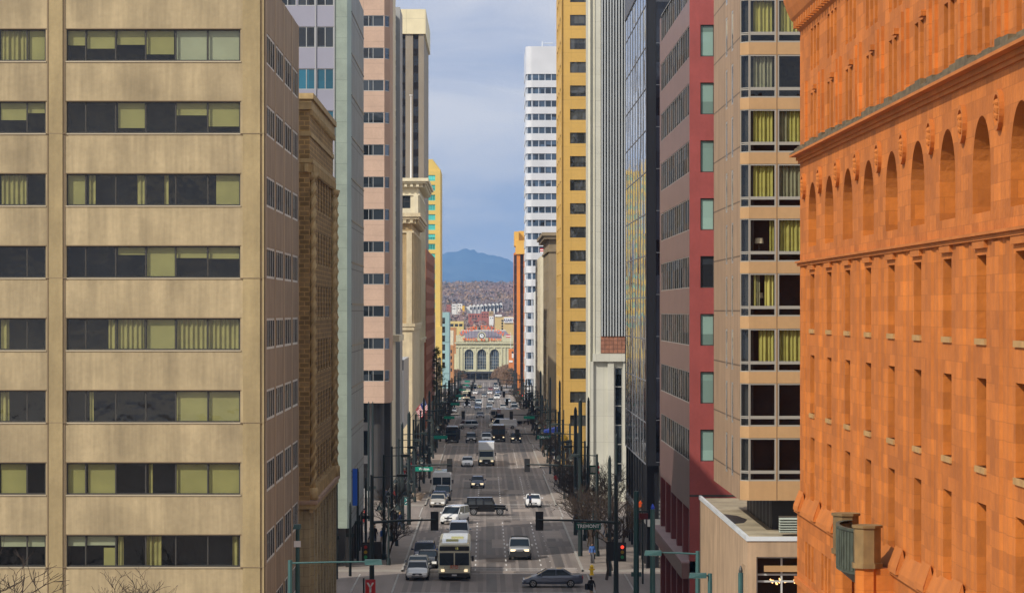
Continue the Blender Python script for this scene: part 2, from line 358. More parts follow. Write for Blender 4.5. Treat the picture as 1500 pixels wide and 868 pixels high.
# ---- B: ornate brown brick building with twisted columns
def build_B():
    D0, D1, xr = 190.0, 219.0, X(453.5, 190); xl = -40.0
    g = gz(200)-.5; top = Z(137, 188.5)
    brick = mat('brown_banded_brick', (.27, .175, .068), .85, var=.28, scale=.9, joint=(.62, .30, .035, .5), jdark=1.7, jvar=.22, bump=.3)
    stone = mat('cream_terracotta', (.48, .35, .17), .75, var=.18, scale=1.5, streak=.15)
    ledge = mat('rosy_stone_ledge', (.40, .27, .19), .8, var=.2, scale=1)
    low = mat('beige_base_stone', (.42, .34, .2), .85, var=.16, scale=.8, streak=.25, joint=(1.4, .6, .02, .5), jdark=.7)
    R = thing('ornate_brick_building', 'brown brick building with twisted cream corner columns and bracketed cornice past the tan concrete block', 'building', (xr-4, D0, gz(D0)))
    F = Fac(xl, D0, 0); S = Fac(xr, D0, 90); W = xr-xl; L = D1-D0
    zc, zs = 9.35, -12.2                                     # underside of frieze, lower ledge
    mb = MB(R.location)
    holes = []
    bays = [2.6+3.45*k for k in range(8)]
    fl = [zs+1.1+3.55*k for k in range(6)]
    for b in bays:
        for f in fl: holes.append((b, b+1.5, f, f+2.1))
        holes.append((b-.3, b+1.9, -16.2, -13.4)); holes.append((b-.3, b+1.9, g+.6, -17.4))
    up = [h for h in holes if h[2] > zs]; dn = [h for h in holes if h[2] < zs]
    S.wall(mb, 0, L, zs, top, up, brick, .12)
    S.wall(mb, 0, L, g, zs, dn, low, .4)
    F.wall(mb, 0, W, zs, top, [], brick); F.wall(mb, 0, W, g, zs, [], low)
    close_box(mb, xl, xr, D0, D1, g, top, brick, 'LBT')
    mb.build('wall', R)
    # piers on the base
    mb = MB(R.location)
    for b in bays+[bays[-1]+3.45]: S.box(mb, b-1.55, b-.45, 0, .22, g, zs-.5, low)
    mb.build('base_piers', R)
    # cornice stages
    mb = MB(R.location)
    for (n, z0, z1, m) in ((.12, top-.9, top, stone), (.26, top-.25, top+.12, stone), (.08, zc+1.7, zc+2.0, stone), (.2, zc, zc+.28, stone), (.1, zc-.6, zc, stone)):
        S.box(mb, -n, L+n, 0, n, z0, z1, m); F.box(mb, W-3, W+n, 0, n-.003, z0+.003, z1-.003, m)
    for k in range(58):                                     # bracket rows
        u = .2+k*.5; S.box(mb, u, u+.2, 0, .24, zc-.55, zc-.05, stone)
        S.box(mb, u, u+.16, 0, .2, top-1.25, top-.92, stone)
    for k in range(6): F.box(mb, W-.3-k*.5, W-.1-k*.5, 0, .4, zc-.55, zc-.05, stone)
    mb.build('cornice', R)
    mb = MB(R.location)
    S.box(mb, -.5, L+.6, 0, .5, zs, zs+.22, ledge); S.box(mb, -.4, L+.5, 0, .4, zs-.3, zs, stone); S.box(mb, -.25, L+.3, 0, .22, zs-.55, zs-.3, stone)
    F.box(mb, W-6, W+.46, 0, .46, zs+.003, zs+.217, ledge); F.box(mb, W-6, W+.36, 0, .36, zs-.3, zs-.003, stone)
    for k in range(28): S.box(mb, 1+k*1.0, 1.35+k*1.0, 0, .3, zs+.22, zs+.95, stone)
    mb.build('ledge', R)
    # twisted columns: a rope of two strands round a core
    for (u, n) in ((.45, .18), (1.5, .12), (L-.5, .2), (L-1.6, .12)):
        mb = MB(R.location); H = zc-.6-(zs+1)
        c = lambda z: Vector(S.p(u, n, z))
        mb.tube([c(zs+.25), c(zs+.9), c(zs+1.0)], [.36, .34, .26], stone, 10)
        mb.tube([c(zs+1), c(zc-1)], [.17, .17], stone, 10); mb.tube([c(zc-1.1), c(zc-.6)], [.22, .36], stone, 10)
        for s in (0, math.pi):
            P = []; nst = 120
            for i in range(nst+1):
                z = zs+1+(H-.4)*i/nst; an = s+i*.62
                P.append(c(z)+Vector((math.cos(an)*.14, math.sin(an)*.14, 0)))
            mb.tube(P, [.12]*len(P), stone, 5)
        mb.build('twisted_column', R, smooth=True)
    me = win(1.5, 2.1, 1, 2, frame_br, glass_dark, .08, None, stone)
    for b in bays:
        for f in fl: S.place('window', me, R, b, -.09, f)
    for b in bays:
        S.place('window', win(2.2, 2.8, 2, 1, frame_dk, glass_dark, .08), R, b-.3, -.32, -16.2)
        S.place('shop_window', win(2.2, -17.4-(g+.6), 1, 2, frame_dk, glass_dark, .08), R, b-.3, -.32, g+.6)
build_B()

# ---- C: green stone and glass tower on the corner past the first crossing
def build_C():
    D0, D1, xr = 255.0, 281.0, X(514.5, 255); xl = -32.0
    g = gz(265); top = 28.0; zb = Z(772, 256)
    green = mat('green_marble', (.29, .345, .29), .35, var=.13, scale=.8, joint=(1.33, 1.78, .025), jdark=.72, fine=.06)
    pale = mat('lilac_panel', (.31, .31, .38), .5, var=.05)
    grey = mat('grey_stone_side', (.27, .31, .33), .5, var=.14, scale=.35, streak=.12, joint=(5.2, 3.55, .05), jdark=.35)
    trim = mat('polished_edge_stone', (.45, .55, .50), .3, var=.1)
    dark = mat('dark_lobby_stone', (.025, .024, .024), .3, var=.2)
    R = thing('green_stone_tower', 'green marble and lilac panelled office tower with a grey street side beyond the first crossing', 'office tower', (xr-4, D0, g))
    F = Fac(xl, D0, 0); o = -xl; ux = lambda px: X(px, D0)+o; W = xr-xl
    mb = MB(R.location); per = 61.3
    holes = []; rows = []
    for k in range(-1, 13):
        y = 39+per*k; z1, z0 = Z(y, D0), Z(y+31, D0)
        if z0 < zb+.5: continue
        rows.append((z0, z1))
    cols = [(ux(463.5), ux(489)), (ux(436), ux(461.5)), (ux(408.5), ux(434)), (ux(381), ux(406.5))]
    for z0, z1 in rows:
        for a, b in cols: holes.append((a, b, z0, z1))
    F.wall(mb, 0, ux(489.5), zb, top, holes, pale, .15)
    F.box(mb, ux(461.9), ux(463.1), 0, .1, zb, top, frame_al)
    F.box(mb, ux(489.3), ux(490.3), 0, .1, zb, top, frame_al)
    c = .35
    F.wall(mb, ux(490), W-c, zb, top, [], green)
    x0 = xr-c
    mb.face([(x0, D0, zb), (xr, D0+c, zb), (xr, D0+c, top), (x0, D0, top)], trim)
    S = Fac(xr, D0, 90); L = D1-D0
    S.wall(mb, c, L, zb, top, [], grey)
    for k in range(16):
        z = Z(55, D0)-k*3.55+2.2
        if z > zb and z < top: S.box(mb, c, L+.02, 0, .05, z, z+.09, dark)
    close_box(mb, xl, xr, D0, D1, zb, top, grey, 'LBT')
    mb.face([(xl, D0, zb), (xl, D1, zb), (xr, D1, zb), (xr, D0, zb)], dark)
    mb.build('wall', R)
    mb = MB(R.location)                                        # recessed dark lobby and columns
    mb.box(xl, xr-1.2, D0+.8, D1-1, g-.4, zb, dark)
    for k in range(6): mb.box(xr-.5, xr-.02, D0+.5+k*4.8, D0+1.2+k*4.8, g-.3, zb, dark)
    mb.build('lobby', R)
    for z0, z1 in rows:
        for j, (a, b) in enumerate(cols):
            gm = glass_teal2 if (z0 < Z(120, D0) and z0 > Z(280, D0)) else glass_dark
            F.place('window', win(b-a, z1-z0, 2, 1, frame_al, gm, .07), R, a, -.1, z0)
    # blue blade sign hung on the corner of the street side
    s = MB((xr, 258, -15.5)); bl = mat('blue_sign_face', (.02, .12, .62), .4, var=0)
    s.box(xr+.02, xr+.42, 257.0, 257.15, Z(740, 257), Z(686, 257), bl)
    b = s.build('blade_sign', None, bevel=.02)
    tag(b, 'tall plain blue blade sign fixed to the grey side of the green marble tower', 'sign')
glass_teal2 = dark_glass('window_glass_deep_teal', (.01, .10, .155), vary=.4)
build_C()

# ---- D: pink ribbed tower with a chamfered corner, on columns
def build_D():
    D0 = 355.0; xc = X(563, D0); xr = X(571, D0); xl = -42.0; D1 = 367.0
    g = gz(360); top = 38; zb = Z(590, D0)
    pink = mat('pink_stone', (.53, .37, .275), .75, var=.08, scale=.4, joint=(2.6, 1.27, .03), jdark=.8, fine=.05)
    pink2 = mat('shaded_pink_side', (.42, .27, .19), .75, var=.08, scale=.4)  # pink stone made browner, painting the shade of chamfer and side
    colm = mat('charcoal_column', (.035, .033, .033), .5, var=.2)
    R = thing('pink_stone_tower', 'pink stone office tower with dark window bands, raised on charcoal columns', 'office tower', (xc-4, D0, g))
    F = Fac(xl, D0, 0); o = -xl; ux = lambda px: X(px, D0)+o
    ch = xr-xc
    C = Fac(xc, D0, 62); cl = ch/math.cos(math.radians(62))
    rows = [(Z(22.7+47.2*k+16.3, D0), Z(22.7+47.2*k, D0)) for k in range(-1, 12)]
    mb = MB(R.location)
    F.wall(mb, 0, ux(563), zb, top, [(ux(470), ux(562.4), a, b) for a, b in rows], pink, .15)
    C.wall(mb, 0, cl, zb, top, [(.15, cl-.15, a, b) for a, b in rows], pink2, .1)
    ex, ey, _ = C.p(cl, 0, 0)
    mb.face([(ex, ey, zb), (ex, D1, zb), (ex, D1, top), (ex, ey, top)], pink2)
    close_box(mb, xl, ex, D0, D1, zb, top, pink, 'LBT'); mb.face([(xl, D0, zb), (xl, D1, zb), (ex, D1, zb), (xc, D0, zb)], colm)
    mb.build('wall', R)
    for a, b in rows:
        F.place('window', win(ux(562.4)-ux(470), b-a, 1, 1, frame_al, glass_dark, .07, xs=[0]+[ux(p)-ux(470) for p in (486, 501, 516, 531, 540, 546.5, 562.4)]), R, ux(470), -.1, a)
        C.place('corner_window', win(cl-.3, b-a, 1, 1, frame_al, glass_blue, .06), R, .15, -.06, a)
    mb = MB(R.location)
    mb.tube([(X(554, D0+4), D0+3, g-.3), (X(554, D0+4), D0+3, zb)], [.75, .75], colm, 16)
    mb.box(X(560, D0+4), ex-.05, D0+4.5, D0+9, g-.3, zb, colm)
    mb.build('column', R, smooth=False)
    mb = MB(R.location)
    mb.tube([(-22, D0+3, g-.3), (-22, D0+3, zb)], [.75, .75], colm, 16); mb.build('column', R)
    # white gridded lobby wall set back under it
    wh = mat('white_lobby_grid', (.55, .55, .55), .6, var=.06)
    L = Fac(-24, D0+9, 0); mb = MB(R.location); hs = []
    for i in range(5):
        for z in (g+1.2, g+5.2, g+9.2): hs.append((1+i*2.3, 2.9+i*2.3, z, z+3.0))
    L.wall(mb, 0, 12.2, g, zb, hs, wh, .2); mb.build('lobby_wall', R)
    for h in hs: L.place('lobby_window', win(h[1]-h[0], h[3]-h[2], 1, 1, frame_dk, glass_dark, .05), R, h[0], -.15, h[2])
build_D()

# ---- E: pale slab with a dark vertical strip
def build_E():
    D0, D1 = 371.0, 408.0; xr = X(574.5, D0); g = gz(390); top = 40; zb = Z(497, 385)
    cream = mat('cream_stone_fin', (.66, .58, .42), .7, var=.06, scale=.3, joint=(3, 2.1, .03), jdark=.85)
    grey = mat('grey_ribbed_stone', (.33, .33, .32), .6, var=.08, scale=.4)
    dk = mat('dark_spandrel', (.03, .03, .04), .4, var=.1)
    R = thing('pale_slab_tower', 'slim pale slab tower with one dark vertical window strip, behind the pink stone tower', 'office tower', (xr-3, D0, g))
    mb = MB(R.location)
    close_box(mb, -34, xr, D0, D0+14, g, top, cream, 'FLBTR')
    close_box(mb, -34, xr+.25, D0+25, D1, g, top, grey, 'FLBTR')
    mb.build('wall', R)
    mb = MB(R.location); mb.box(-33, xr-.35, D0+14, D0+25, g, top-1, dk); mb.build('strip_wall', R)
    S = Fac(xr-.34, D0+14.3, 90)
    k = 0
    z = zb+.3
    while z < top-2:
        S.place('window', win(5, 2.5, 1, 1, frame_al, glass_blue, .12), R, .2, .06, z)
        S.place('window', win(5, 2.5, 1, 1, frame_al, glass_blue, .12), R, 5.4, .06, z)
        z += 3.3
    mb = MB(R.location); mb.box(-20, xr+.9, D0-.5, D0+20, Z(500, D0), Z(491, D0), cream); mb.build('cornice', R)
build_E()

# ---- E2: low white framed glass box
def build_E2():
    D0, D1 = 428.0, 458.0; xr = X(591, D0); xl = -32.0; g = gz(440); top = Z(527, D0)
    wh = mat('white_metal_frame', (.62, .62, .62), .5, var=.05); gr = mat('pale_grey_side_panel', (.42, .43, .44), .6, var=.08, joint=(3.6, 3.4, .04), jdark=.7)
    navy = mat('dark_blue_fascia', (.03, .04, .07), .4, var=.1)
    R = thing('glass_front_bank', 'low glass fronted block in a thick white frame with navy fascia under the slab tower', 'building', (xr-3, D0, g))
    F = Fac(xl, D0, 0); o = -xl; ux = lambda p: X(p, D0)+o; W = xr-xl
    hs = [(ux(a), ux(b), Z(y1, D0), Z(y0, D0)) for a, b in ((576, 588.5), (561, 574)) for y0, y1 in ((547, 572), (575, 583), (586, 616))]
    mb = MB(R.location); F.wall(mb, 0, W, Z(628, D0), Z(542, D0), hs, wh, .3); F.wall(mb, 0, W, Z(542, D0), top, [], navy)
    close_box(mb, xl, xr, D0, D1, Z(628, D0), top, gr, 'LRBT')
    mb.face([(xl, D0, Z(628, D0)), (xl, D1, Z(628, D0)), (xr, D1, Z(628, D0)), (xr, D0, Z(628, D0))], navy)
    mb.build('wall', R)
    for h in hs: F.place('window', win(h[1]-h[0], h[3]-h[2], 1, 1, frame_dk, glass_dark, .08), R, h[0], -.2, h[2])
    mb = MB(R.location); mb.box(xl, xr-2.5, D0+3, D1-1, g-.3, Z(628, D0), mat('brown_shop_wall', (.10, .075, .06), .7, var=.2))
    mb.box(xr-1, xr-.4, D0+.3, D0+1, g-.3, Z(628, D0), wh); mb.build('ground_floor', R)
build_E2()

# ---- G2 / G1: two old stone buildings with heavy cornices
def classic(name, label, D0, D1, xr, xl, top, over, stone, body, wrows, wx, base_y, cz=None, group=None):
    g = gz(D0+5)
    R = thing(name, label, 'building', (xr-3, D0, g))
    F = Fac(xl, D0, 0); S = Fac(xr, D0, 90); W = xr-xl; L = D1-D0
    zb = Z(base_y, D0)
    mb = MB(R.location)
    fh = [(W-a-b, W-a, z0, z1) for (a, b) in wx for z0, z1 in wrows]
    sw = [(u, u+1.5, z0, z1) for u in [2+3.6*k for k in range(int((L-3)/3.6))] for z0, z1 in wrows]
    F.wall(mb, 0, W, zb, top, fh, body, .3); S.wall(mb, 0, L, zb, top, sw, body, .3)
    F.wall(mb, 0, W, g-.3, zb, [], stone); S.wall(mb, 0, L, g-.3, zb, [], stone)
    close_box(mb, xl, xr, D0, D1, g, top, body, 'LBT'); mb.build('wall', R)
    mb = MB(R.location)
    for (n, z0, z1) in ((over, top-.5, top+.1), (over*.8, top-.9, top-.5), (over*.45, top-1.6, top-.9), (.25, top-3.1, top-2.8), (.45, zb, zb+.5), (.3, zb-.6, zb)):
        S.box(mb, -n, L+n*.3, 0, n, z0, z1, stone); F.box(mb, 0, W+n, 0, n-.003, z0+.003, z1-.003, stone)
    k = 0
    while k*1.1 < L: S.box(mb, k*1.1, k*1.1+.5, 0, over*.7, top-1.5, top-.9, stone); k += 1
    for k in range(14): F.box(mb, W-.4-k*1.1, W+.1-k*1.1, 0, over*.7, top-1.5, top-.9, stone)
    mb.build('cornice', R)
    mb = MB(R.location)
    for u in [0.1+3.6*k for k in range(int(L/3.6)+1)]: S.box(mb, u, u+.9, 0, .28, zb+.5, top-3.1, stone)
    for u in (W-.95, W-6.5, W-12): F.box(mb, u, u+.9, 0, .26, zb+.5, top-3.1, stone)
    mb.build('pilasters', R)
    for h in fh: F.place('window', win(h[1]-h[0], h[3]-h[2], 1, 2, frame_dk, glass_dark, .12), R, h[0], -.2, h[2])
    for h in sw[:90]: S.place('window', win(1.5, h[3]-h[2], 1, 2, frame_dk, glass_dark, .12), R, h[0], -.2, h[2])
    # shop fronts at the foot
    for u in [1+7*k for k in range(int(L/7))]:
        S.place('shop_window', win(5, 3.2, 3, 1, frame_dk, glass_dark, .12), R, u, .03, g+.5)
    return R
creamy = mat('cream_carved_stone', (.60, .51, .34), .75, var=.14, scale=.7, streak=.12)
creamy2 = mat('pale_cream_stone', (.70, .63, .45), .75, var=.1, scale=.7)
brownish = mat('warm_beige_brick', (.40, .29, .15), .85, var=.15, scale=.4, streak=.1, joint=(1.2, .5, .03, .5), jdark=1.15)
classic('stone_bank_building', 'beige brick building with cream pilasters and bracketed cornice, nearer of the two with cornices', 490.0, 545.0, X(604, 490), -36, Z(313, 490), 1.35, creamy, brownish,
        [(Z(365+28*k+17, 490), Z(365+28*k, 490)) for k in range(-1, 5)], [(1.6+2.6*j, 1.2) for j in range(3)], 478)
classic('tall_cornice_building', 'taller cream stone building with widest projecting cornice and rooftop parapet, below the brown capped tower', 560.0, 612.0, X(613, 560), -36, Z(262, 560), 1.9, creamy2, creamy2,
        [(Z(285+30*k+20, 560), Z(285+30*k, 560)) for k in range(0, 7)], [(1.5+3.0*j, 1.5) for j in range(4)], 500)
def simple_block(name, label, cat, x0, x1, D0, D1, top, m, wm=None, glass=None, wgrid=None, faces='FRT', roofm=None, wg=None, side=None, group=None):
    """box building with punched windows; wgrid=(x start px, pitch px, w px, n, y start px, pitch px, h px, n)"""
    g = gz((D0+D1)/2)-.6
    R = thing(name, label, cat, ((x0+x1)/2, D0, gz(D0)), group=group)
    F = Fac(x0, D0, 0); mb = MB(R.location); hs = []
    if wgrid:
        a, pa, wa, na, y, py, hy, ny = wgrid
        for i in range(na):
            for j in range(ny): hs.append((X(a+pa*i, D0)-x0, X(a+pa*i+wa, D0)-x0, Z(y+py*j+hy, D0), Z(y+py*j, D0)))
        hs = [h for h in hs if h[0] > .05 and h[1] < x1-x0-.05 and h[2] > g+1]
    F.wall(mb, 0, x1-x0, g, top, hs, m, .2)
    if side:                                       # (facing, pitch, width, rows)
        fc, pitch, w, rows = side
        S = Fac(x1, D0, 90) if fc > 0 else Fac(x0, D1, -90); L = D1-D0
        sh = [(1+pitch*k, 1+pitch*k+w, a, b) for k in range(int((L-1)/pitch)) for a, b in rows]
        S.wall(mb, 0, L, g, top, sh, m, .25)
        close_box(mb, x0, x1, D0, D1, g, top, m, ('L' if fc > 0 else 'R')+'BT', roofm)
    else: close_box(mb, x0, x1, D0, D1, g, top, m, 'LRBT', roofm)
    mb.build('wall', R)
    for h in hs[:100]: F.place('window', win(h[1]-h[0], h[3]-h[2], wg or 1, 1, wm or frame_dk, glass or glass_dark, .12), R, h[0], -.15, h[2])
    if side:
        for h in sh[:max(0, 100-len(hs))]: S.place('window', win(h[1]-h[0], h[3]-h[2], 1, 1, wm or frame_dk, glass or glass_dark, .12), R, h[0], -.18, h[2])
    return R
# ---- F: brown tower with a cream cap
def build_F():
    D0, D1 = 669.0, 724.0; xr = X(621, D0); xl = -34.0; g = gz(690)
    cream = mat('cream_cap_panel', (.72, .64, .42), .6, var=.06, joint=(4.2, 5, .1), jdark=.85)
    pil = mat('tan_concrete_pylon', (.26, .22, .165), .7, var=.08, scale=.3)
    R = thing('brown_capped_tower', 'tall tan tower with deep dark vertical window strips under a cream cap', 'office tower', (xr-4, D0, g))
    zc = Z(50, D0); top = Z(14, D0)
    mb = MB(R.location)
    mb.box(xl, xr+.4, D0-.4, D1, zc, top, cream); mb.build('cap', R)
    F = Fac(xl, D0, 0); o = -xl; ux = lambda p: X(p, D0)+o
    mb = MB(R.location)
    for a, b in ((613, 621), (594, 605), (577, 588), (560, 570)): F.box(mb, ux(a), ux(b), -12, 0, g, zc, pil)
    mb.box(xl, xr-.02, D0+4, D1, g, zc-.01, pil)
    mb.build('wall', R)
    rows = 0; z = zc-3.2
    while z > Z(300, D0):
        for a, b in ((605, 613), (588, 594), (570, 577)):
            F.place('window', win(ux(b)-ux(a), 2.3, 2, 1, frame_br, glass_dark, .1), R, ux(a), -1.6, z)
            
        z -= 3.75
    mb = MB(R.location)
    for a, b in ((605, 613), (588, 594), (570, 577)): F.box(mb, ux(a), ux(b), -3.9, -1.7, g, zc, mat('dark_brown_spandrel', (.06, .045, .04), .5, var=.2))
    mb.build('spandrel', R)
    mb = MB((X(602, 600), 600, 0)); mb.tube([(X(602, 600), 600, Z(262, 600)), (X(602, 600), 600, Z(140, 600))], [.18, .08], mat('white_pole_paint', (.7, .7, .7), .4, var=0), 8)
    mb.tube([(X(602, 600), 600, Z(140, 600)), (X(602, 600), 600, Z(139, 600))], [.3, .3], mat('white_pole_paint', (.7, .7, .7)), 8)
    mb.build('flagpole'); tag(bpy.data.objects['flagpole'], 'tall white flagpole without a flag on the roof of the cornice building', 'flagpole')
build_F()
rust = mat('rust_red_brick', (.28, .09, .04), .8, var=.12, scale=.3)
simple_block('rust_brick_building', 'narrow rust red brick building between the cornice building and the yellow tower', 'building', -34, X(626, 640), 628, 735, Z(366, 640), rust, side=(1, 5, 2.2, [(Z(385+22*k+11, 660), Z(385+22*k, 660)) for k in range(9)]))
whiteb = mat('white_painted_stone', (.66, .66, .62), .7, var=.08, scale=.3)
simple_block('white_corner_building', 'white stone building with a thin flat eave, at the foot of the yellow tower', 'building', -34, X(631, 770), 770, 840, Z(462, 770), whiteb, side=(1, 5, 2.2, [(Z(475+22*k+11, 800), Z(475+22*k, 800)) for k in range(5)]))
simple_block('tan_corner_building', 'low tan building at the end of the left side of the street beside the conifer', 'building', -36, X(641, 880), 880, 950, Z(530, 880), brownish, side=(1, 5, 2.4, [(Z(537, 900)-3*k-2, Z(537, 900)-3*k) for k in range(3)]))
def build_I():
    D0, D1 = 1100.0, 1150.0; xl, xr = -44.0, X(645, 1100); g = gz(D0)
    y = mat('golden_stone', (.68, .49, .13), .7, var=.07, scale=.15)
    R = thing('yellow_gabled_tower', 'golden yellow tower with turquoise windows and a stepped gable top', 'tower', (xr-6, D0, g))
    F = Fac(xl, D0, 0); o = -xl; ux = lambda p: X(p, D0)+o; W = xr-xl
    rows = [(Z(256.5+14.35*k+8.5, D0), Z(256.5+14.35*k, D0)) for k in range(16)]
    mb = MB(R.location)
    F.wall(mb, 0, W, g, Z(250, D0), [(ux(a), ux(b), z0, z1) for a, b in ((626, 637.5), (605, 618)) for z0, z1 in rows], y, .5)
    close_box(mb, xl, xr, D0, D1, g, Z(250, D0), y, 'LRBT')
    mb.box(xl, xr+.6, D0-1, D0, g, Z(478, D0), y)
    # gable: stepped roof
    n = 6; c = X(628, D0)
    for k in range(n): mb.box(c-(xr-c)*(1-k/n*.9), c+(xr-c)*(1-k/n*.75), D0+.5, D1-.5, Z(250, D0)+(2.1*k/n*2), Z(250, D0)+2.1*(k+1)/n*2, y)
    mb.build('wall', R)
    for a, b in ((626, 637.5), (605, 618)):
        for z0, z1 in rows: F.place('window', win(ux(b)-ux(a), z1-z0, 3, 1, mat('turquoise_frame', (.1, .5, .45), .4, var=0), glass_teal, .2), R, ux(a), -.3, z0)
build_I()
def build_J():
    D0 = 1250.0; teal = mat('teal_panel', (.30, .47, .48), .5, var=.1, scale=.1, joint=(4, 13, .3), jdark=.7)
    simple_block('teal_glass_building', 'low blue green panelled building with dark square windows near the station', 'building', -40, X(658, D0), D0, D0+40, Z(457, D0), teal, wgrid=(646, 12, 6, 1, 465, 13, 9, 6))
    orb = mat('orange_brick', (.48, .23, .09), .8, var=.12, scale=.2)
    simple_block('orange_brick_building', 'slim orange brick building beside the left corner of the station', 'building', -28, X(664.5, 1450), 1450, 1480, Z(506, 1450), orb, wgrid=(660, 5, 2, 1, 512, 9, 5, 4))
    simple_block('tall_cream_annex', 'slim pale yellow building rising behind the orange brick one', 'building', -40, X(664, 1540), 1540, 1560, Z(484, 1540), creamy2)
build_J()
# ================================================================== RIGHT SIDE BUILDINGS
# ---- K: red sandstone hotel, near right
def build_K():
    xw, D1, D0 = 12.9, X_inv, 56.0
    g = gz(90); top = 11.75
    ter = mat('orange_sandstone', (.49, .140, .015), .85, var=.13, scale=.5, streak=.10, joint=(1.15, .46, .014, .5), jdark=.86, jvar=.16, bump=.25, fine=.06)
    ter2 = mat('orange_sandstone_carved', (.46, .14, .02), .85, var=.14, scale=.9, bump=.2)
    weath = mat('weathered_ledge_stone', (.13, .095, .05), .9, var=.35, scale=1.6, fine=.15)
    sill = mat('ochre_sill_stone', (.42, .24, .085), .85, var=.15, scale=2)
    R = thing('sandstone_hotel', 'long orange sandstone building with round arches, carved medallions and a projecting ledge', 'hotel', (xw+4, D1, g))
    S = Fac(xw, D1, -90); L = D1-D0                 # u = D1 - D
    P = 5.77; cen = [D1-(56760/ (px-711)) for px in (1190,)]
    c0 = D1-56760/479.0                             # first arch centre
    cs = [c0+P*k for k in range(11) if c0+P*k < L-2]
    holes = []; arches = []
    z_low = -8.1
    for c in cs:
        holes.append((c-.75, c+.75, -4.05, -1.75))     # window under the string
        holes.append((c-.75, c+.75, -.72, 1.45))
        holes.append((c-.75, c+.75, -7.55, -5.0))
        for j in (-1, 0, 1):
            holes.append((c+j*1.15-.36+.9, c+j*1.15+.36+.9, 6.75, 8.6)); holes.append((c+j*1.15-.36+.9, c+j*1.15+.36+.9, 9.5, 11.15))
            holes.append((c+j*1.15-.36, c+j*1.15+.36, -10.6, -9.2)); holes.append((c+j*1.15-.36, c+j*1.15+.36, -14.5, -12.0))
    low = [h for h in holes if h[3] < 2.0 and h[2] > z_low]; high = [h for h in holes if h[2] > 6.3]; base = [h for h in holes if h[3] < z_low]
    mb = MB(R.location)
    S.wall(mb, 0, L, z_low, 1.9, low, ter, .55)
    S.wall(mb, 0, L, 6.05, top, high, ter, .5)
    S.wall(mb, 0, L, g-.4, z_low, base, ter, .45, n=.12)
    # arcade storey: fill around round arches
    r = 1.42; zs = 3.65; z0 = 2.55; dep = .85
    prev = 0
    for c in cs+[None]:
        a = c-r if c is not None else L
        S.quad(mb, prev, a, 1.9, 6.05, 0, ter)
        if c is None: break
        b = c+r
        S.quad(mb, a, b, 1.9, z0, 0, ter)
        N = 14
        pts = [(c-r*math.cos(math.pi*i/N), zs+r*math.sin(math.pi*i/N)) for i in range(N+1)]
        for (u1, q1), (u2, q2) in zip(pts, pts[1:]):
            mb.face([S.p(u1, 0, q1), S.p(u2, 0, q2), S.p(u2, 0, 6.05), S.p(u1, 0, 6.05)], ter)
            mb.face([S.p(u2, 0, q2), S.p(u1, 0, q1), S.p(u1, -dep, q1), S.p(u2, -dep, q2)], ter2)
        mb.face([S.p(a, 0, zs), S.p(a, 0, z0), S.p(a, -dep, z0), S.p(a, -dep, zs)], ter)
        mb.face([S.p(b, 0, z0), S.p(b, 0, zs), S.p(b, -dep, zs), S.p(b, -dep, z0)], ter)
        mb.face([S.p(a, 0, z0), S.p(b, 0, z0), S.p(b, -dep, z0), S.p(a, -dep, z0)], sill)
        prev = b
    close_box(mb, xw, xw+30, D0, D1, g, top, ter, 'RFT'); mb.face([(xw+30, D1, g), (xw, D1, g), (xw, D1, top), (xw+30, D1, top)], ter)
    mb.build('wall', R)
    # windows behind
    def put(lst, d):
        for h in lst: S.place('window', win(h[1]-h[0], h[3]-h[2], 1, 2, frame_br, glass_dark, .07), R, h[0], -d+.06, h[2])
    put(low, .5); put([h for h in high if h[0] > 0 and h[0] < 42], .45); put([h for h in base if h[3] > -11][:24], .3)
    am = MB(); rr = r; N = 14
    pts = [(rr-rr*math.cos(math.pi*i/N), (zs-z0)+rr*math.sin(math.pi*i/N)) for i in range(N+1)]
    am.face([(0, 0, 0), (2*rr, 0, 0)]+[(x, 0, z) for x, z in reversed(pts)], glass_dark)
    for x in (0, rr-.06, 2*rr-.12): am.box(x, x+.12, -.06, -.004, 0, zs-z0+(rr if x > .1 and x < 2 else 0), frame_br)
    am.box(0, 2*rr, -.05, -.003, zs-z0-.05, zs-z0+.05, frame_br)
    ame = bpy.data.meshes.new('arched_window'); ame.from_pydata(am.v, [], am.f)
    for m_ in am.mats: ame.materials.append(m_)
    ame.polygons.foreach_set('material_index', am.mi)
    for c in cs: S.place('arched_window', ame, R, c-r, -dep+.03, z0)
    # sills with their blocks
    sm = MB(); sm.box(-.05, 1.55, -.06, .3, -.16, 0, sill); sme = bpy.data.meshes.new('sill'); sme.from_pydata(sm.v, [], sm.f); sme.materials.append(sill)
    for c in cs:
        for z in (-.72, -4.05): S.place('sill', sme, R, c-.75, 0, z)
        
    # shallow faceted piers between the bays, from ledge to string course
    for i, c in enumerate(cs+[cs[-1]+P]):
        m_ = c-P/2
        for (a, b, n) in ((m_-1.15, m_+.35, .06), (m_+.9, m_+1.6, .04)):
            mb = MB(R.location)
            i0 = len(mb.v)
            prof = [(a, 0), (a+.18, n), (b-.18, n), (b, 0)]
            for (u1, n1), (u2, n2) in zip(prof, prof[1:]):
                mb.face([S.p(u1, n1, -7.6), S.p(u2, n2, -7.6), S.p(u2, n2, 1.75), S.p(u1, n1, 1.75)], ter)
            mb.face([S.p(a, 0, 1.75), S.p(a+.18, n, 1.75), S.p(b-.18, n, 1.75), S.p(b, 0, 1.75)], ter)
            mb.face([S.p(q[0], q[1], -7.6) for q in prof], ter); mb.build('pier', R)
        mb = MB(R.location)
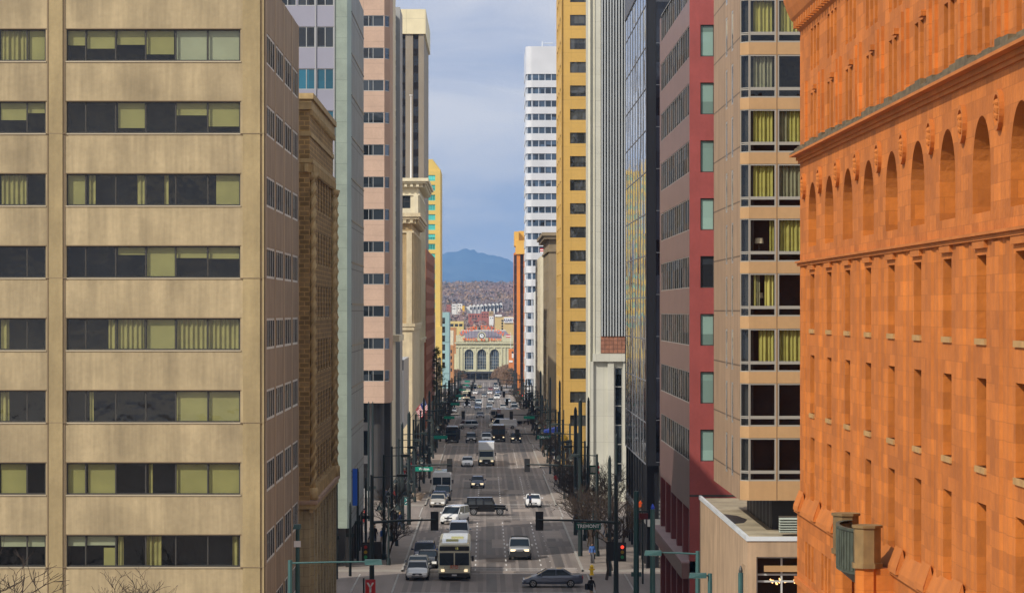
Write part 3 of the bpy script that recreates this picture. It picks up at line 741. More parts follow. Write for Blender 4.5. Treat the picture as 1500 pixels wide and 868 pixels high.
        S.box(mb, c-2.3, c-1.8, 0, .09, 6.5, 9.2, ter); mb.build('upper_pier', R); mb = MB(R.location); S.box(mb, c+2.35, c+2.85, 0, .09, 6.5, 9.2, ter); mb.build('upper_pier', R); mb = MB(R.location)
        S.box(mb, c+1.2, c+1.8, 0, .16, 8.62, 8.8, ter); mb.build('hood_stone', R)
    # mid ledge with stepped weathering
    mb = MB(R.location)
    S.box(mb, -.1, L, 0, .08, 6.02, 6.14, ter2); S.box(mb, -.14, L, 0, .16, 6.14, 6.28, ter2); S.box(mb, -.18, L, 0, .42, 6.28, 6.37, ter2); S.box(mb, -.18, L, 0, .42, 6.37, 6.44, weath)
    u = 0; rd = random.Random(4)
    mb.face([S.p(0, .42, 6.441), S.p(L, .42, 6.441), S.p(L, .0, 6.5), S.p(0, .0, 6.5)], weath)
    while u < L-1:
        w = rd.choice([.8, 1.15, 1.15, 1.9]); hh = .06+rd.random()*.2
        S.box(mb, u, u+w-.03, .02, .24, 6.44, 6.5+hh, weath); u += w
    mb.build('ledge', R)
    # string course with a broken lower edge
    mb = MB(R.location)
    S.box(mb, 0, L, 0, .13, 1.82, 1.94, ter2); S.box(mb, 0, L, 0, .22, 1.94, 2.02, ter2)
    for c in cs: S.box(mb, c-.95, c+.95, 0, .1, 1.62, 1.82, ter2)
    mb.build('string_course', R)
    # lower offset ledge
    mb = MB(R.location)
    for a, b in ((0, L),):
        mb.hexa([S.p(a, .26, z_low-.1), S.p(b, .26, z_low-.1), S.p(b, 0, z_low-.1), S.p(a, 0, z_low-.1), S.p(a, .24, z_low+.08), S.p(b, .24, z_low+.08), S.p(b, .0, z_low+.62), S.p(a, 0, z_low+.62)], ter2)
    for c in cs:
        m_ = c-P/2
        mb.hexa([S.p(m_-1.3, .34, z_low+.02), S.p(m_+.5, .34, z_low+.02), S.p(m_+.5, 0, z_low+.02), S.p(m_-1.3, 0, z_low+.02), S.p(m_-1.3, .32, z_low+.2), S.p(m_+.5, .32, z_low+.2), S.p(m_+.4, .1, z_low+.8), S.p(m_-1.2, .1, z_low+.8)], ter2)
    S.box(mb, 0, L, 0, .25, -11.1, -10.85, ter2)
    mb.build('base_ledge', R)
    # crowning cornice
    mb = MB(R.location)
    prof = [(0, 11.4), (.12, 11.5), (.16, 11.7), (.36, 11.95), (.5, 12.3), (.62, 12.7), (.62, 13.1), (0, 13.1)]
    for (n1, z1), (n2, z2) in zip(prof, prof[1:]): mb.face([S.p(-n1, n1, z1), S.p(L, n1, z1), S.p(L, n2, z2), S.p(-n2, n2, z2)], ter2)
    mb.face([S.p(-n, n, z) for n, z in prof]+[S.p(4, 0, 13.3), S.p(4, 0, 11.5)][:0], ter2)
    xb = S.p(0, 0, 0)[0]
    for (n1, z1), (n2, z2) in zip(prof, prof[1:]): mb.face([(xb-n2, D1+n2, z2), (xb+25, D1+n2, z2), (xb+25, D1+n1, z1), (xb-n1, D1+n1, z1)], ter2)
    for k in range(int(L/.9)): S.box(mb, .2+k*.9, .55+k*.9, 0, .3, 11.52, 11.82, ter2)
    mb.build('cornice', R)
    # medallions: a ring with a carved head inside
    md = MB(); rr = .52; M = 18
    for i in range(M):
        a0, a1 = 2*math.pi*i/M, 2*math.pi*(i+1)/M
        q = lambda an, rad, y: (math.cos(an)*rad, y, math.sin(an)*rad)
        for (ra, ya), (rb, yb) in (((rr, 0), (rr, -.12)), ((rr, -.12), (rr-.12, -.12)), ((rr-.12, -.12), (rr-.14, 0.0)), ((rr-.14, 0.0), (0, -.02))):
            md.face([q(a0, ra, ya), q(a1, ra, ya), q(a1, rb, yb), q(a0, rb, yb)], ter2)
    for (px, pz, rad) in ((0, .04, .22), (0, -.14, .15), (-.1, .18, .12), (.1, .18, .12)):
        md.tube([(px, .0, pz), (px, -.12, pz), (px, -.17, pz)], [rad, rad*.8, rad*.3], ter2, 8)
    mm = bpy.data.meshes.new('medallion'); mm.from_pydata(md.v, [], md.f); mm.materials.append(ter2)
    for c in cs: S.place('medallion', mm, R, c-P/2, .0, 5.02)
    # balcony on two octagonal stone posts
    B = thing('stone_balcony', 'small balcony with weathered green railing between two octagonal posts on the orange sandstone wall', 'balcony', (xw-.6, 97, -8.2))
    pst = mat('olive_brown_post_stone', (.19, .12, .045), .8, var=.25, scale=2, streak=.2); cop = mat('green_grey_copper', (.055, .065, .045), .6, var=.3, scale=3)
    for yy in (94.4, 100.0):
        mb = MB(B.location); oc = lambda r_: [(xw-.9+r_*math.cos(math.pi/8+math.pi/4*i), yy+r_*math.sin(math.pi/8+math.pi/4*i)) for i in range(8)]
        mb.prism(oc(.44), -8.0, -6.8, pst); mb.prism(oc(.50), -6.8, -6.72, pst); mb.prism(oc(.50), -8.06, -7.9, pst)
        mb.prism(oc(.40), -20.0, -8.06, ter); mb.prism([(xw-.88, yy-.28), (xw+.1, yy-.28), (xw+.1, yy+.28), (xw-.88, yy+.28)], -20.0, -8.07, ter)
        mb.build('post', B)
    mb = MB(B.location); n = 20
    for i in range(n):
        a0, a1 = math.pi/2+math.pi*i/n, math.pi/2+math.pi*(i+1)/n
        e = lambda a, r_: (xw-.75+.72*r_*math.cos(a), 97.2+2.3*r_*math.sin(a))
        for ra, rb, z0_, z1_ in ((1, 1, -8.3, -7.0), (.93, .93, -7.0, -8.1)):
            p0, p1 = e(a0, ra), e(a1, ra); mb.face([(*p1, z0_), (*p0, z0_), (*p0, z1_), (*p1, z1_)], cop)
        for z0_, z1_, r0, r1 in ((-7.0, -6.92, 1.06, .9), (-8.35, -8.3, 1.05, .4)):
            p = [e(a0, r0), e(a1, r0), e(a1, r1), e(a0, r1)]
            mb.face([(*q, z1_) for q in reversed(p)], cop); mb.face([(*q, z0_) for q in p], cop); mb.face([(*p[1], z0_), (*p[0], z0_), (*p[0], z1_), (*p[1], z1_)], cop)
        pm = e((a0+a1)/2, 1.0); mb.tube([(*pm, -8.25), (*pm, -7.05)], [.045, .045], cop, 5)
        p = [e(a0, .93), e(a1, .93), (xw-.75, 97.2)]; mb.face([(*q, -8.05) for q in p], weath)
        p0, p1 = e(a0, 1.0), e(a1, 1.0); c = (xw+.1, 97.2)
        mb.face([(*p0, -8.35), (*p1, -8.35), (xw, 97.2+(p1[1]-97.2)*.5, -9.6), (xw, 97.2+(p0[1]-97.2)*.5, -9.6)], cop)
    mb.build('railing', B)
X_inv = 12.9*4400/461.0
build_K()

# ---- L: tan hotel tower with gold spandrels
def build_L():
    D0, D1 = 153.0, 171.0; xw = X(1085, D0); xe = 34.0; g = gz(160); top = 20; zb = Z(732, D0)
    gold = mat('golden_panel', (.43, .26, .12), .5, var=.06, scale=.5, streak=.06, fine=.03)
    tan = mat('tan_rose_panel', (.335, .225, .14), .75, var=.1, scale=.5, streak=.12, joint=(4.2, 2.79, .045), jdark=.4)
    cur = mat('olive_gold_curtain', (.36, .325, .085), .85, var=.1, scale=3); cur2 = mat('grey_olive_curtain', (.22, .21, .13), .9, var=.15, scale=3); cur3 = mat('bright_yellow_curtain', (.52, .46, .14), .85, var=.08)
    R = thing('hotel_tower', 'tan hotel tower with gold spandrels and big curtained windows, overhanging the podium', 'hotel tower', (xw+4, D0, g))
    c = .42; cu = c*1.414
    F = Fac(xw+c, D0, 0); C = Fac(xw, D0+c, -45); S = Fac(xw, D1, -90)
    ux = lambda p: X(p, D0)-(xw+c)
    tops = [-81, -1, 80, 160, 240, 320, 400, 481, 561, 641]
    mb = MB(R.location); H = 63.2
    rows = [(Z(t+H, D0), Z(t, D0)) for t in tops]
    cols = [(0, ux(1137)), (ux(1139), ux(1190)), (ux(1192), ux(1243)), (ux(1245), ux(1296))]
    holes = [(a, b, z0, z1) for a, b in cols for z0, z1 in rows]
    F.wall(mb, 0, xe-xw-c, zb, top, holes, gold, .12)
    C.wall(mb, 0, cu, zb, top, [(0.0, cu, z0, z1) for z0, z1 in rows], gold, .12)
    for p in (1138, 1191, 1244): F.box(mb, ux(p)-.012, ux(p)+.012, 0, .012, zb, top, frame_br)
    slits = []
    L = D1-D0
    for D in (158.2, 162.0):
        for t in tops: slits.append((D1-D-.55, D1-D+.55, Z(t+63, D0), Z(t+2, D0)))
    S.wall(mb, 0, L-c, zb, top, slits, tan, .02)
    close_box(mb, xw, xe, D0+c, D1, zb, top, tan, 'RBT')
    mb.build('wall', R)
    mb = MB(R.location)
    mb.prism([(xw, D0+c), (xw+c, D0), (xe, D0), (xe, D1), (xw, D1)], zb-.02, zb-.001, tan); mb.build('soffit', R)
    for a in slits: S.place('slit_window', win(1.1, a[3]-a[2], 1, 1, frame_al, glass_dark, .12, fd=.004), R, a[0], -.012, a[2])
    # spec per row for the two columns seen: list of (fraction x0, x1, material)
    sp = {1: ([(0, 1, cur)], [(0, 1, cur)]), 2: ([(0, .62, cur2), (.62, 1, cur2)], [(.75, 1, cur)]), 3: ([(0, 1, cur)], [(0, .35, cur2), (.3, 1, cur)]),
          4: ([(0, 1, cur)], [(0, 1, cur2)]), 5: ([(0, .2, cur2), (.78, 1, cur)], [(0, 1, cur)]), 6: ([(0, .28, cur3), (.3, .42, cur2), (.6, 1, cur3)], []),
          7: ([(0, .12, cur2), (.38, 1, cur)], [(0, 1, cur)]), 8: ([], []), 9: ([], [])}
    for k, (z0, z1) in enumerate(rows):
        h = z1-z0; low = h-.52
        for j, (a, b) in enumerate(cols[:3]):
            w = b-a
            me = win(w, h, 1, 1, mat('window_frame_grey_bronze', (.30, .28, .24), .45, var=0), glass_clear, .08, room, None, 1.6, ys=[0, .42, .50, h], xs=[0, w])
            o = F.place('window', me, R, a, -.05, z0)
            if j < 2:
                for (p, q, m_) in sp.get(k, ([], []))[j]:
                    ua, ub = max(.1, w*p), min(w-.1, w*q)
                    inst('curtain', drape(ub-ua, h-.62, m_, .07, .2, k*7+j), o, (ua, .28, .54))
            if (k, j) in ((5, 0), (6, 0)):
                lm = MB(); sh_ = mat('lamp_shade_cloth', (.6, .5, .35), .8, var=0)
                lm.tube([(0, 0, 0), (0, 0, .35)], [.04, .03], frame_dk, 8); lm.tube([(0, 0, .33), (0, 0, .6)], [.24, .2], sh_, 14)
                q = Vector(F.p(a+w*.42, -.75, z0+.62)); lm2 = lm.build('table_lamp'); lm2.location = q
                tag(lm2, 'table lamp with %s cloth shade seen through %s hotel window' % (('wide pale', 'the half curtained dark') if k == 5 else ('small pale', 'the bright yellow curtained')), 'lamp')
        C.place('corner_window', win(cu, h, 1, 1, mat('window_frame_grey_bronze', (.30, .28, .24)), glass_clear, .05, room, None, .3, ys=[0, .42, .50, h]), R, 0, -.05, z0)
    # neck below the tower
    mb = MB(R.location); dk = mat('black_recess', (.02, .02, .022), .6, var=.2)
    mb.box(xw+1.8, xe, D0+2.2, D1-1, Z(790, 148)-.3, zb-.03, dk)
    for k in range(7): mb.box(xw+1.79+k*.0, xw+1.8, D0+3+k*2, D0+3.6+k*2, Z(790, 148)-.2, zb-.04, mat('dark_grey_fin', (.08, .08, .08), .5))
    mb.build('neck', R)
    # podium
    D2, D3 = 148.0, 181.0; xp = X(1095, D2); zr = Z(790, D2)
    pod = mat('podium_tan_concrete', (.42, .295, .185), .85, var=.12, scale=.6, streak=.2, bump=.1); roof = mat('podium_roof_gravel', (.33, .28, .19), .95, var=.3, scale=.5, fine=.12)
    Pd = thing('hotel_podium', 'low tan concrete podium with white roof edge and wide dark window under the hotel tower', 'podium', (xp+3, D2, g))
    F2 = Fac(xp, D2, 0); S2 = Fac(xp, D3, -90); mb = MB(Pd.location)
    h1 = (X(1108, D2)-xp, X(1182, D2)-xp, Z(880, D2), Z(815, D2))
    F2.wall(mb, 0, 22, g-.4, zr, [h1, (h1[1]+.6, h1[1]+5, h1[2], h1[3])], pod, .5)
    S2.wall(mb, 0, D3-D2, g-.4, zr, [(D3-D2-3.2, D3-D2-1.4, -16, Z(828, 149.5))], pod, .4)
    close_box(mb, xp, xp+22, D2, D3, g, zr, pod, 'RBT', roof)
    mb.build('wall', Pd)
    mb = MB(Pd.location); wt = mat('white_roof_edge', (.62, .66, .68), .4, var=.1)
    mb.box(xp-.06, xp+.10, D2-.06, D3, zr-.06, zr+.16, wt); mb.box(xp+.10, xp+22, D2-.06, D2+.10, zr-.057, zr+.157, wt); mb.build('roof_edge', Pd)
    w = h1[1]-h1[0]; me = win(w, h1[3]-h1[2], 1, 1, mat('pale_grey_mullion', (.5, .5, .48), .5, var=0), glass_clear, .09, room, None, 3.0, xs=[0, X(1146, D2)-xp-h1[0], w], ys=[0, .3, .95, h1[3]-h1[2]-.9, h1[3]-h1[2]-.52])
    wo = F2.place('window', me, Pd, h1[0], -.42, h1[2])
    mb = MB(Pd.location); F2.box(mb, h1[0]+.4, h1[1], -.35, -.2, h1[3]-.75, h1[3]-.45, gold); mb.build('window_header', Pd)
    lm = MB(); wb = mat('warm_lamp_glow', (1.0, .55, .2), var=0, emit=3.0); rd = random.Random(8)
    for i in range(11):
        x = .9+rd.random()*(w-1.2); z = h1[3]-h1[2]-1.35-rd.random()*.16; lm.tube([(x, 1.2+rd.random(), z), (x, 1.2+rd.random(), z+.07)], [.035, .035], wb, 6)
    l = lm.build('string_lamps'); l.parent = wo
    S2.place('side_window', win(1.8, 16+Z(828, 149.5), 1, 2, frame_dk, glass_dark, .06), Pd, D3-D2-3.2, -.3, -16)
    # louvred air unit on the roof
    A = thing('air_unit', 'pale louvred air handling unit on the podium roof under the hotel tower', 'air unit', (X(1158, 150), 150, zr)); mb = MB(A.location)
    x0, x1 = X(1141, 150.4), X(1180, 150.4); gm = mat('pale_green_metal', (.38, .42, .36), .5, var=.1)
    mb.box(x0+.08, x1, 150.5, 151.4, zr+.16, zr+.95, frame_dk); mb.build('casing', A)
    mb = MB(A.location)
    for k in range(6):
        z = zr+.2+k*.125; mb.hexa([(x0, 150.34, z), (x1, 150.34, z), (x1, 150.5, z+.06), (x0, 150.5, z+.06), (x0, 150.34, z+.03), (x1, 150.34, z+.03), (x1, 150.5, z+.09), (x0, 150.5, z+.09)], gm)
    mb.build('louvres', A)
    # puddle-like patch and cover on the roof
    pz = MB((15, 165, zr)); pz.prism([(X(1075, 160)+a*1.0, 163+b*2.5) for a, b in ((-.2, -1.6), (.5, -1.3), (.9, -.3), (.6, .9), (0, 1.4), (-.3, .5), (-.1, -.4))], zr+.004, zr+.02, mat('black_roof_patch', (.03, .03, .03), .5, var=.3))
    tag(pz.build('roof_patch'), 'black tar patch on the gravel roof of the hotel podium', 'roof patch')
build_L()

# ---- Q: red granite block
def build_Q():
    D0, D1 = 194.0, 227.0; xw = X(1010, D0); xe = 38.0; g = gz(210); top = 22
    red = mat('red_granite', (.30, .060, .052), .55, var=.1, scale=.6, streak=.06, fine=.05); mau = mat('mauve_granite', (.17, .095, .085), .35, var=.12, scale=.6, streak=.1)
    dred = mat('dark_red_column', (.17, .03, .028), .5, var=.15)
    gw = dark_glass('window_glass_greygreen', (.20, .30, .26), spec=.6, vary=.3, rough=.1); gs = dark_glass('window_glass_mirror', (.022, .02, .02), spec=1, metal=.12, rough=.03, wave=1.0, wscale=1.2, cell=1.43, vary=.95, tilt=.35, fixed=.17)
    R = thing('red_granite_building', 'red granite office block with mauve ribbon windowed street side and a tall dark red arcade', 'office building', (xw+4, D0, g))
    F = Fac(xw, D0, 0); S = Fac(xw, D1, -90); L = D1-D0; ux = lambda p: X(p, D0)-xw
    rows = [(Z(36.5+84.6*k+46.5, D0), Z(36.5+84.6*k, D0)) for k in range(-1, 8)]
    zb = Z(723, D0)
    mb = MB(R.location)
    F.wall(mb, 0, xe-xw, g-.4, top, [(ux(1026), ux(1046), a, b) for a, b in rows]+[(ux(1056), ux(1076), a, b) for a, b in rows], red, .2)
    S.wall(mb, 0, L, zb+1.0, top, [(1.2, L-.35, a, b) for a, b in rows], mau, .05)
    close_box(mb, xw, xe, D0, D1, zb, top, red, 'RBT')
    F.box(mb, 0, xe-xw, 0, .01, Z(727, D0), Z(724, D0), frame_dk)
    mb.build('wall', R)
    for i, (a, b) in enumerate(rows):
        F.place('window', win(ux(1046)-ux(1026), b-a, 1, 1, frame_dk, glass_dark if i == 5 else gw, .06), R, ux(1026), -.15, a)
        F.place('window', win(ux(1076)-ux(1056), b-a, 1, 1, frame_dk, gw, .06), R, ux(1056), -.15, a)
        S.place('ribbon_window', win(L-1.55, b-a, 14, 1, frame_al, gs, .05, fd=.004), R, 1.2, -.03, a)
    # arcade: notched fascia, columns, canopy band
    mb = MB(R.location)
    S.wall(mb, 0, L*.42, zb-.6, zb+1.0, [], mau); S.wall(mb, L*.42, L, zb-1.0+.0, zb+1.0, [], mau)
    mb.build('fascia', R)
    mb = MB(R.location); mb.box(xw+2.5, xe, D0+1, D1-1, g-.3, zb, dred); mb.face([(xw, D0, zb-.6), (xw, D1, zb-.6), (xe, D1, zb-.6), (xe, D0, zb-.6)], dred); mb.build('recess', R)
    for k in range(6):
        mb = MB(R.location); u = .3+k*6.3; S.box(mb, u, u+.95, -1.1, -.02, g-.3, zb-.62, dred); mb.build('arcade_column', R)
    mb = MB(R.location); S.box(mb, 0, L, -1.5, .5, g+4.3, g+5.3, mau); S.box(mb, 0, L, -1.5, .55, g+5.3, g+5.42, mat('pinkish_ledge', (.32, .22, .22), .6)); mb.build('canopy', R)
build_Q()

# ---- P: black glass tower
def build_P():
    D0, D1 = 254.0, 293.0; xw = 13.7; xe = 40.0; g = gz(270); top = 34
    blk = mat('black_metal', (.012, .013, .016), .35, var=.1); cw = dark_glass('curtain_wall_glass', (.075, .08, .09), spec=1, metal=.75, rough=.03, wave=.7, wscale=.25, cell=3.3, vary=.4, tilt=.012)
    ml = mat('thin_grey_mullion', (.16, .17, .19), .4, var=0)
    R = thing('black_glass_tower', 'black glass tower whose side wall mirrors the buildings opposite, on slender black columns', 'office tower', (xw+4, D0, g))
    zb = Z(682, D0); zt = 28.2
    S = Fac(xw, D1, -90); L = D1-D0; F = Fac(xw, D0, 0)
    mb = MB(R.location)
    mb.box(xw+.02, xe, D0+.02, D1, zb, top, blk); S.box(mb, 0, L, 0, .12, zt, top, blk); S.box(mb, L-.9, L, 0, .1, g, zt, blk)
    mb.build('wall', R)
    mb = MB(R.location); n = 0
    S.quad(mb, 0, L-.9, zb, zt, .03, cw)
    z = zb
    while z < zt: S.box(mb, 0, L-.9, .03, .07, z, z+.09, ml); z += 3.55
    for k in range(9): S.box(mb, k*4.7, k*4.7+.10, .03, .072, zb, zt, ml)
    mb.build('curtain_wall', R)
    mb = MB(R.location); gf = dark_glass('window_glass_black', (.012, .014, .02), spec=.5)
    F.quad(mb, .7, 20, zb+.3, top-5, .02, gf); z = zb+.3
    while z < top-5:
        F.box(mb, .7, 20, .02, .05, z, z+.05, ml) ; z += 1.18*3
    for k in range(9): F.box(mb, .7+k*1.1, .74+k*1.1, .02, .052, zb+.3, top-5, blk)
    mb.build('front_glazing', R)
    for k in range(9):
        mb = MB(R.location); S.box(mb, k*4.7, k*4.7+.8, -1, -.02, g-.3, zb, blk); mb.build('column', R)
    mb = MB(R.location); mb.box(xw+3, xe, D0+2, D1-1, g-.3, zb, blk); S.box(mb, 0, L, -3, .0, g+3.8, g+4.4, mat('grey_stone_band', (.2, .2, .2), .7)); mb.build('lobby', R)
build_P()

# ---- M: pale stone slab with vertical ribs
def build_M():
    D0, D1 = 355.0, 363.0; xw = X(861.5, D0); xe = 34.0; g = gz(360); top = 40; z1 = Z(519, D0)
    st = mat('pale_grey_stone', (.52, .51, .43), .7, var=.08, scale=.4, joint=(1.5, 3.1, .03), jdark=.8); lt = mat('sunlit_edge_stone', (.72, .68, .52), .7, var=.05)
    rib = mat('grey_metal_rib', (.40, .42, .42), .45, var=.06); dk = mat('rib_gap_dark', (.045, .05, .055), .5, var=.1)
    R = thing('ribbed_stone_tower', 'pale grey stone slab tower with close vertical metal ribs over a stone base', 'office tower', (xw+4, D0, g))
    F = Fac(xw, D0, 0); ux = lambda p: X(p, D0)-xw; mb = MB(R.location)
    F.wall(mb, 0, ux(880), z1, top, [], st)
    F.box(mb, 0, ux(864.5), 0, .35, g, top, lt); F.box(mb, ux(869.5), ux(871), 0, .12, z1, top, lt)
    F.wall(mb, ux(880), xe-xw, z1, Z(517, D0), [], st)
    close_box(mb, xw, xe, D0+.01, D1, g, top, st, 'LRBT')
    # base with pilasters and a dark window bay
    F.wall(mb, 0, xe-xw, g-.3, z1, [(ux(900), ux(912), g+2.4, Z(538, D0))], st, .3)
    for a, b in ((864, 869), (890, 899), (912.6, 925)): F.box(mb, ux(a), ux(b), 0, .35, g-.3, z1-.8, st)
    F.box(mb, ux(868), 20, 0, .6, z1-.8, z1+.1, st)
    mb.build('wall', R)
    F.place('window', win(ux(912)-ux(900), Z(538, D0)-g-2.4, 1, 6, frame_al, glass_dark, .12), R, ux(900), -.2, g+2.4)
    mb = MB(R.location); F.quad(mb, ux(880), 14, Z(492, D0), top, -.15, dk)
    p = 880.8
    while p < 960: F.box(mb, ux(p), ux(p+2.0), -.15, .3, Z(492, D0), top, rib); p += 4.15
    mb.build('ribs', R)
    mb = MB(R.location); F.box(mb, ux(880.2), 14, -.4, .12, Z(517, D0), Z(492.3, D0), mat('brick_red_louvre', (.28, .12, .07), .8, var=.25, scale=2, joint=(.5, .5, .05), jdark=.5)); mb.build('louvre_band', R)
build_M()

# ---- N: ochre tower
def build_N():
    D0, D1 = 455.0, 486.0; xw = X(822, D0); xe = 36.0; g = gz(470); top = 50
    oc = mat('ochre_stone', (.56, .345, .085), .75, var=.06, scale=.3, joint=(6, 3.55, .06), jdark=.88, fine=.03)
    gl = dark_glass('window_glass_wavy', (.05, .05, .045), spec=1, wave=2.2, wscale=.7, rough=.02, metal=.3)
    R = thing('ochre_tower', 'mustard yellow stone tower with a regular column of dark wavy windows', 'office tower', (xw+4, D0, g))
    F = Fac(xw, D0, 0); S = Fac(xw, D1, -90); L = D1-D0; ux = lambda p: X(p, D0)-xw
    rows = [(Z(22+34.45*k+16, D0), Z(22+34.45*k, D0)) for k in range(-1, 18)]
    mb = MB(R.location)
    F.wall(mb, 0, xe-xw, g+5, top, [(ux(835), ux(858.5), a, b) for a, b in rows], oc, .3)
    F.box(mb, 0, ux(822.9), 0, .25, g, top, oc)
    sh = [(4+u*9.0, 9.5+u*9.0, a, b) for u in range(3) for a, b in rows]
    S.wall(mb, 0, L, g+5, top, sh, oc, .6)
    close_box(mb, xw, xe, D0+.01, D1, g, top, oc, 'RBT')
    F.wall(mb, 0, xe-xw, g-.3, g+5, [(ux(829), ux(838), g+.3, g+4), (ux(842), ux(852), g+.3, g+4)], oc, .4); S.wall(mb, 0, L, g-.3, g+5, [], oc)
    mb.build('wall', R)
    for a, b in rows: F.place('window', win(ux(858.5)-ux(835), b-a, 2, 1, frame_dk, gl, .06), R, ux(835), -.2, a)
    for h in sh: S.place('side_window', win(5.5, h[3]-h[2], 3, 1, frame_dk, glass_dark, .08), R, h[0], -.4, h[2])
    for a in (829, 842): F.place('shop_window', win(1.0, 3.7, 1, 1, frame_dk, glass_dark, .06), R, ux(a), -.3, g+.3)
build_N()
brc = mat('brown_grey_stone', (.27, .21, .13), .8, var=.15, scale=.3, streak=.1)
def cls_right(name, label, D0, D1, xw, top, over, st, rows):
    g = gz(D0); R = thing(name, label, 'building', (xw+4, D0, g)); S = Fac(xw, D1, -90); F = Fac(xw, D0, 0); L = D1-D0; mb = MB(R.location)
    sh = [(1.5+4*k, 3.5+4*k, a, b) for k in range(int((L-2)/4)) for a, b in rows]
    S.wall(mb, 0, L, g-.4, top, sh, st, .35); F.wall(mb, 0, 20, g-.4, top, [], st); close_box(mb, xw, xw+20, D0, D1, g, top, st, 'RBT'); mb.build('wall', R)
    mb = MB(R.location)
    for n, z0, z1 in ((over, top-.4, top+.2), (over*.7, top-1, top-.4), (.3, top-3.4, top-3), (.4, g+6, g+6.6)): S.box(mb, -n, L+n, 0, n, z0, z1, st); F.box(mb, -n, 20, 0, n-.003, z0+.003, z1-.003, st)
    mb.build('cornice', R)
    for h in sh[:96]: S.place('window', win(2, h[3]-h[2], 1, 2, frame_dk, glass_dark, .15), R, h[0], -.25, h[2])
cls_right('brown_cornice_building', 'narrow dark brown stone building with an overhanging cornice, against the ochre tower', 560, 614, X(804, 560), Z(345, 575), 1.3, brc, [(15-3.6*k-6, 15-3.6*k-3.9) for k in range(9)])
simple_block('cream_flag_building', 'pale yellow building carrying a flag, between the brown cornice and the white block', 'building', X(791, 660), 34, 655, 720, Z(376, 660), creamy2, side=(-1, 5, 2.2, [(Z(390+22*k+11, 690), Z(390+22*k, 690)) for k in range(8)]))
simple_block('white_block_building', 'plain white block with faint ledges in front of the rounded white tower', 'building', X(788.5, 760), 34, 750, 835, Z(425, 760), whiteb, wgrid=(792, 9, 4, 2, 440, 24, 10, 5))
# ---- white rounded tower
def build_W():
    D0 = 868.0; xw = X(770, D0); g = gz(880); r = 2.0; xe = 50; D1 = 905
    wp = mat('silver_white_panel', (.66, .67, .69), .3, var=.06, scale=.2, metal=.2); wd = mat('steel_blue_band', (.5, .54, .6), .4, var=.1)
    R = thing('rounded_white_tower', 'tall shining white tower with rounded corner and horizontal bands of dark windows', 'office tower', (xw+10, D0, g))
    def plan(off, n=10):
        pts = [(xw-off, D1)]
        for i in range(n+1):
            a = math.pi+math.pi/2*i/n; pts.append((xw+r+(r+off)*math.cos(a), D0+r+(r+off)*math.sin(a)))
        pts.append((xe, D0-off)); return pts
    top = Z(68, D0); per = 19.4; first = 108.5
    bands = [(Z(first+per*k+9.3, D0), Z(first+per*k, D0)) for k in range(25)]
    mb = MB(R.location); mb.prism([(xe, D1)]+plan(-.5), g-.5, top-.3, glass_blue); mb.build('core', R)
    mb = MB(R.location); zt = top
    for (a, b) in bands+[(None, None)]:
        lo = b if b is not None else g-.3
        hi = zt
        P = plan(0)
        for p, q in zip(P, P[1:]): mb.face([(p[0], p[1], lo), (q[0], q[1], lo), (q[0], q[1], hi), (p[0], p[1], hi)], wp)
        Q = plan(-.5)
        for p, q, p2, q2 in zip(P, P[1:], Q, Q[1:]):
            mb.face([(p[0], p[1], lo), (p2[0], p2[1], lo), (q2[0], q2[1], lo), (q[0], q[1], lo)], wp); mb.face([(p[0], p[1], hi), (q[0], q[1], hi), (q2[0], q2[1], hi), (p2[0], p2[1], hi)], wp)
        zt = a if a is not None else 0
    mb.prism([(xe, D1)]+plan(-.1), top-.2, top-.1, wp)
    mb.build('wall', R)
    for (a, b) in bands:
        mb = MB(R.location); P = plan(-.3)
        for i, (p, q) in enumerate(zip(P, P[1:])):
            mb.face([(p[0], p[1], a), (q[0], q[1], a), (q[0], q[1], b), (p[0], p[1], b)], glass_blue)
            L = math.dist(p, q); n = max(1, round(L/1.85)) if L > 2 else (1 if i % 5 == 0 else 0)
            for k in range(n):
                t = k/n; x, y = p[0]+(q[0]-p[0])*t, p[1]+(q[1]-p[1])*t; mb.tube([(x, y, a), (x, y, b)], [.12, .12], wd, 4, False)
        mb.build('window_band', R)
    mb = MB(R.location); mb.tube([(xw+5, D0+8, top-.5), (xw+5, D0+8, top+2.2)], [.25, .2], wd, 6); mb.tube([(xw+5, D0+8, top+1.6), (xw+8, D0+8, top+1.6)], [.15, .15], wd, 5); mb.build('mast', R)
build_W()
def build_O():
    D0 = 1100.0; g = gz(D0); org = mat('orange_ribbed_panel', (.68, .22, .035), .7, var=.1, scale=.15); yo = mat('yellow_orange_panel', (.74, .42, .08), .7, var=.08, scale=.15); dk = mat('tower_strip_glass', (.035, .03, .04), .3, var=.3, scale=.2)
    R = thing('orange_striped_tower', 'slim orange tower with dark vertical glass strips and a yellow stepped top', 'tower', (X(761, D0), D0, g)); F = Fac(0, D0, 0); u = lambda p: X(p, D0)
    mb = MB(R.location); F.box(mb, u(757), u(762), -20, 0, g-.5, Z(365, D0), org); F.box(mb, u(767), u(769.8), -20, 0, g-.5, Z(372, D0), org)
    F.box(mb, u(753), u(769.8), -20, -1.2, g-.5, Z(370, D0), org); F.box(mb, u(755.5), u(769.8), -20, .6, Z(372, D0), Z(352, D0), yo); F.box(mb, u(753.5), u(760), -20, .4, Z(360, D0), Z(339, D0), yo); F.box(mb, u(760), u(768.5), -19, -2, Z(352, D0), Z(338, D0), yo); mb.build('wall', R)
    mb = MB(R.location)
    for a, b in ((753, 757), (762, 767)): F.quad(mb, u(a), u(b), g, Z(373, D0), -.8, dk)
    z = g+4
    while z < Z(375, D0):
        for a, b in ((753, 757), (762, 767)): F.box(mb, u(a), u(b), -1, -.7, z, z+.5, mat('tower_strip_spandrel', (.09, .05, .05), .6))
        z += 3.6
    mb.build('glass_strip', R)
build_O()

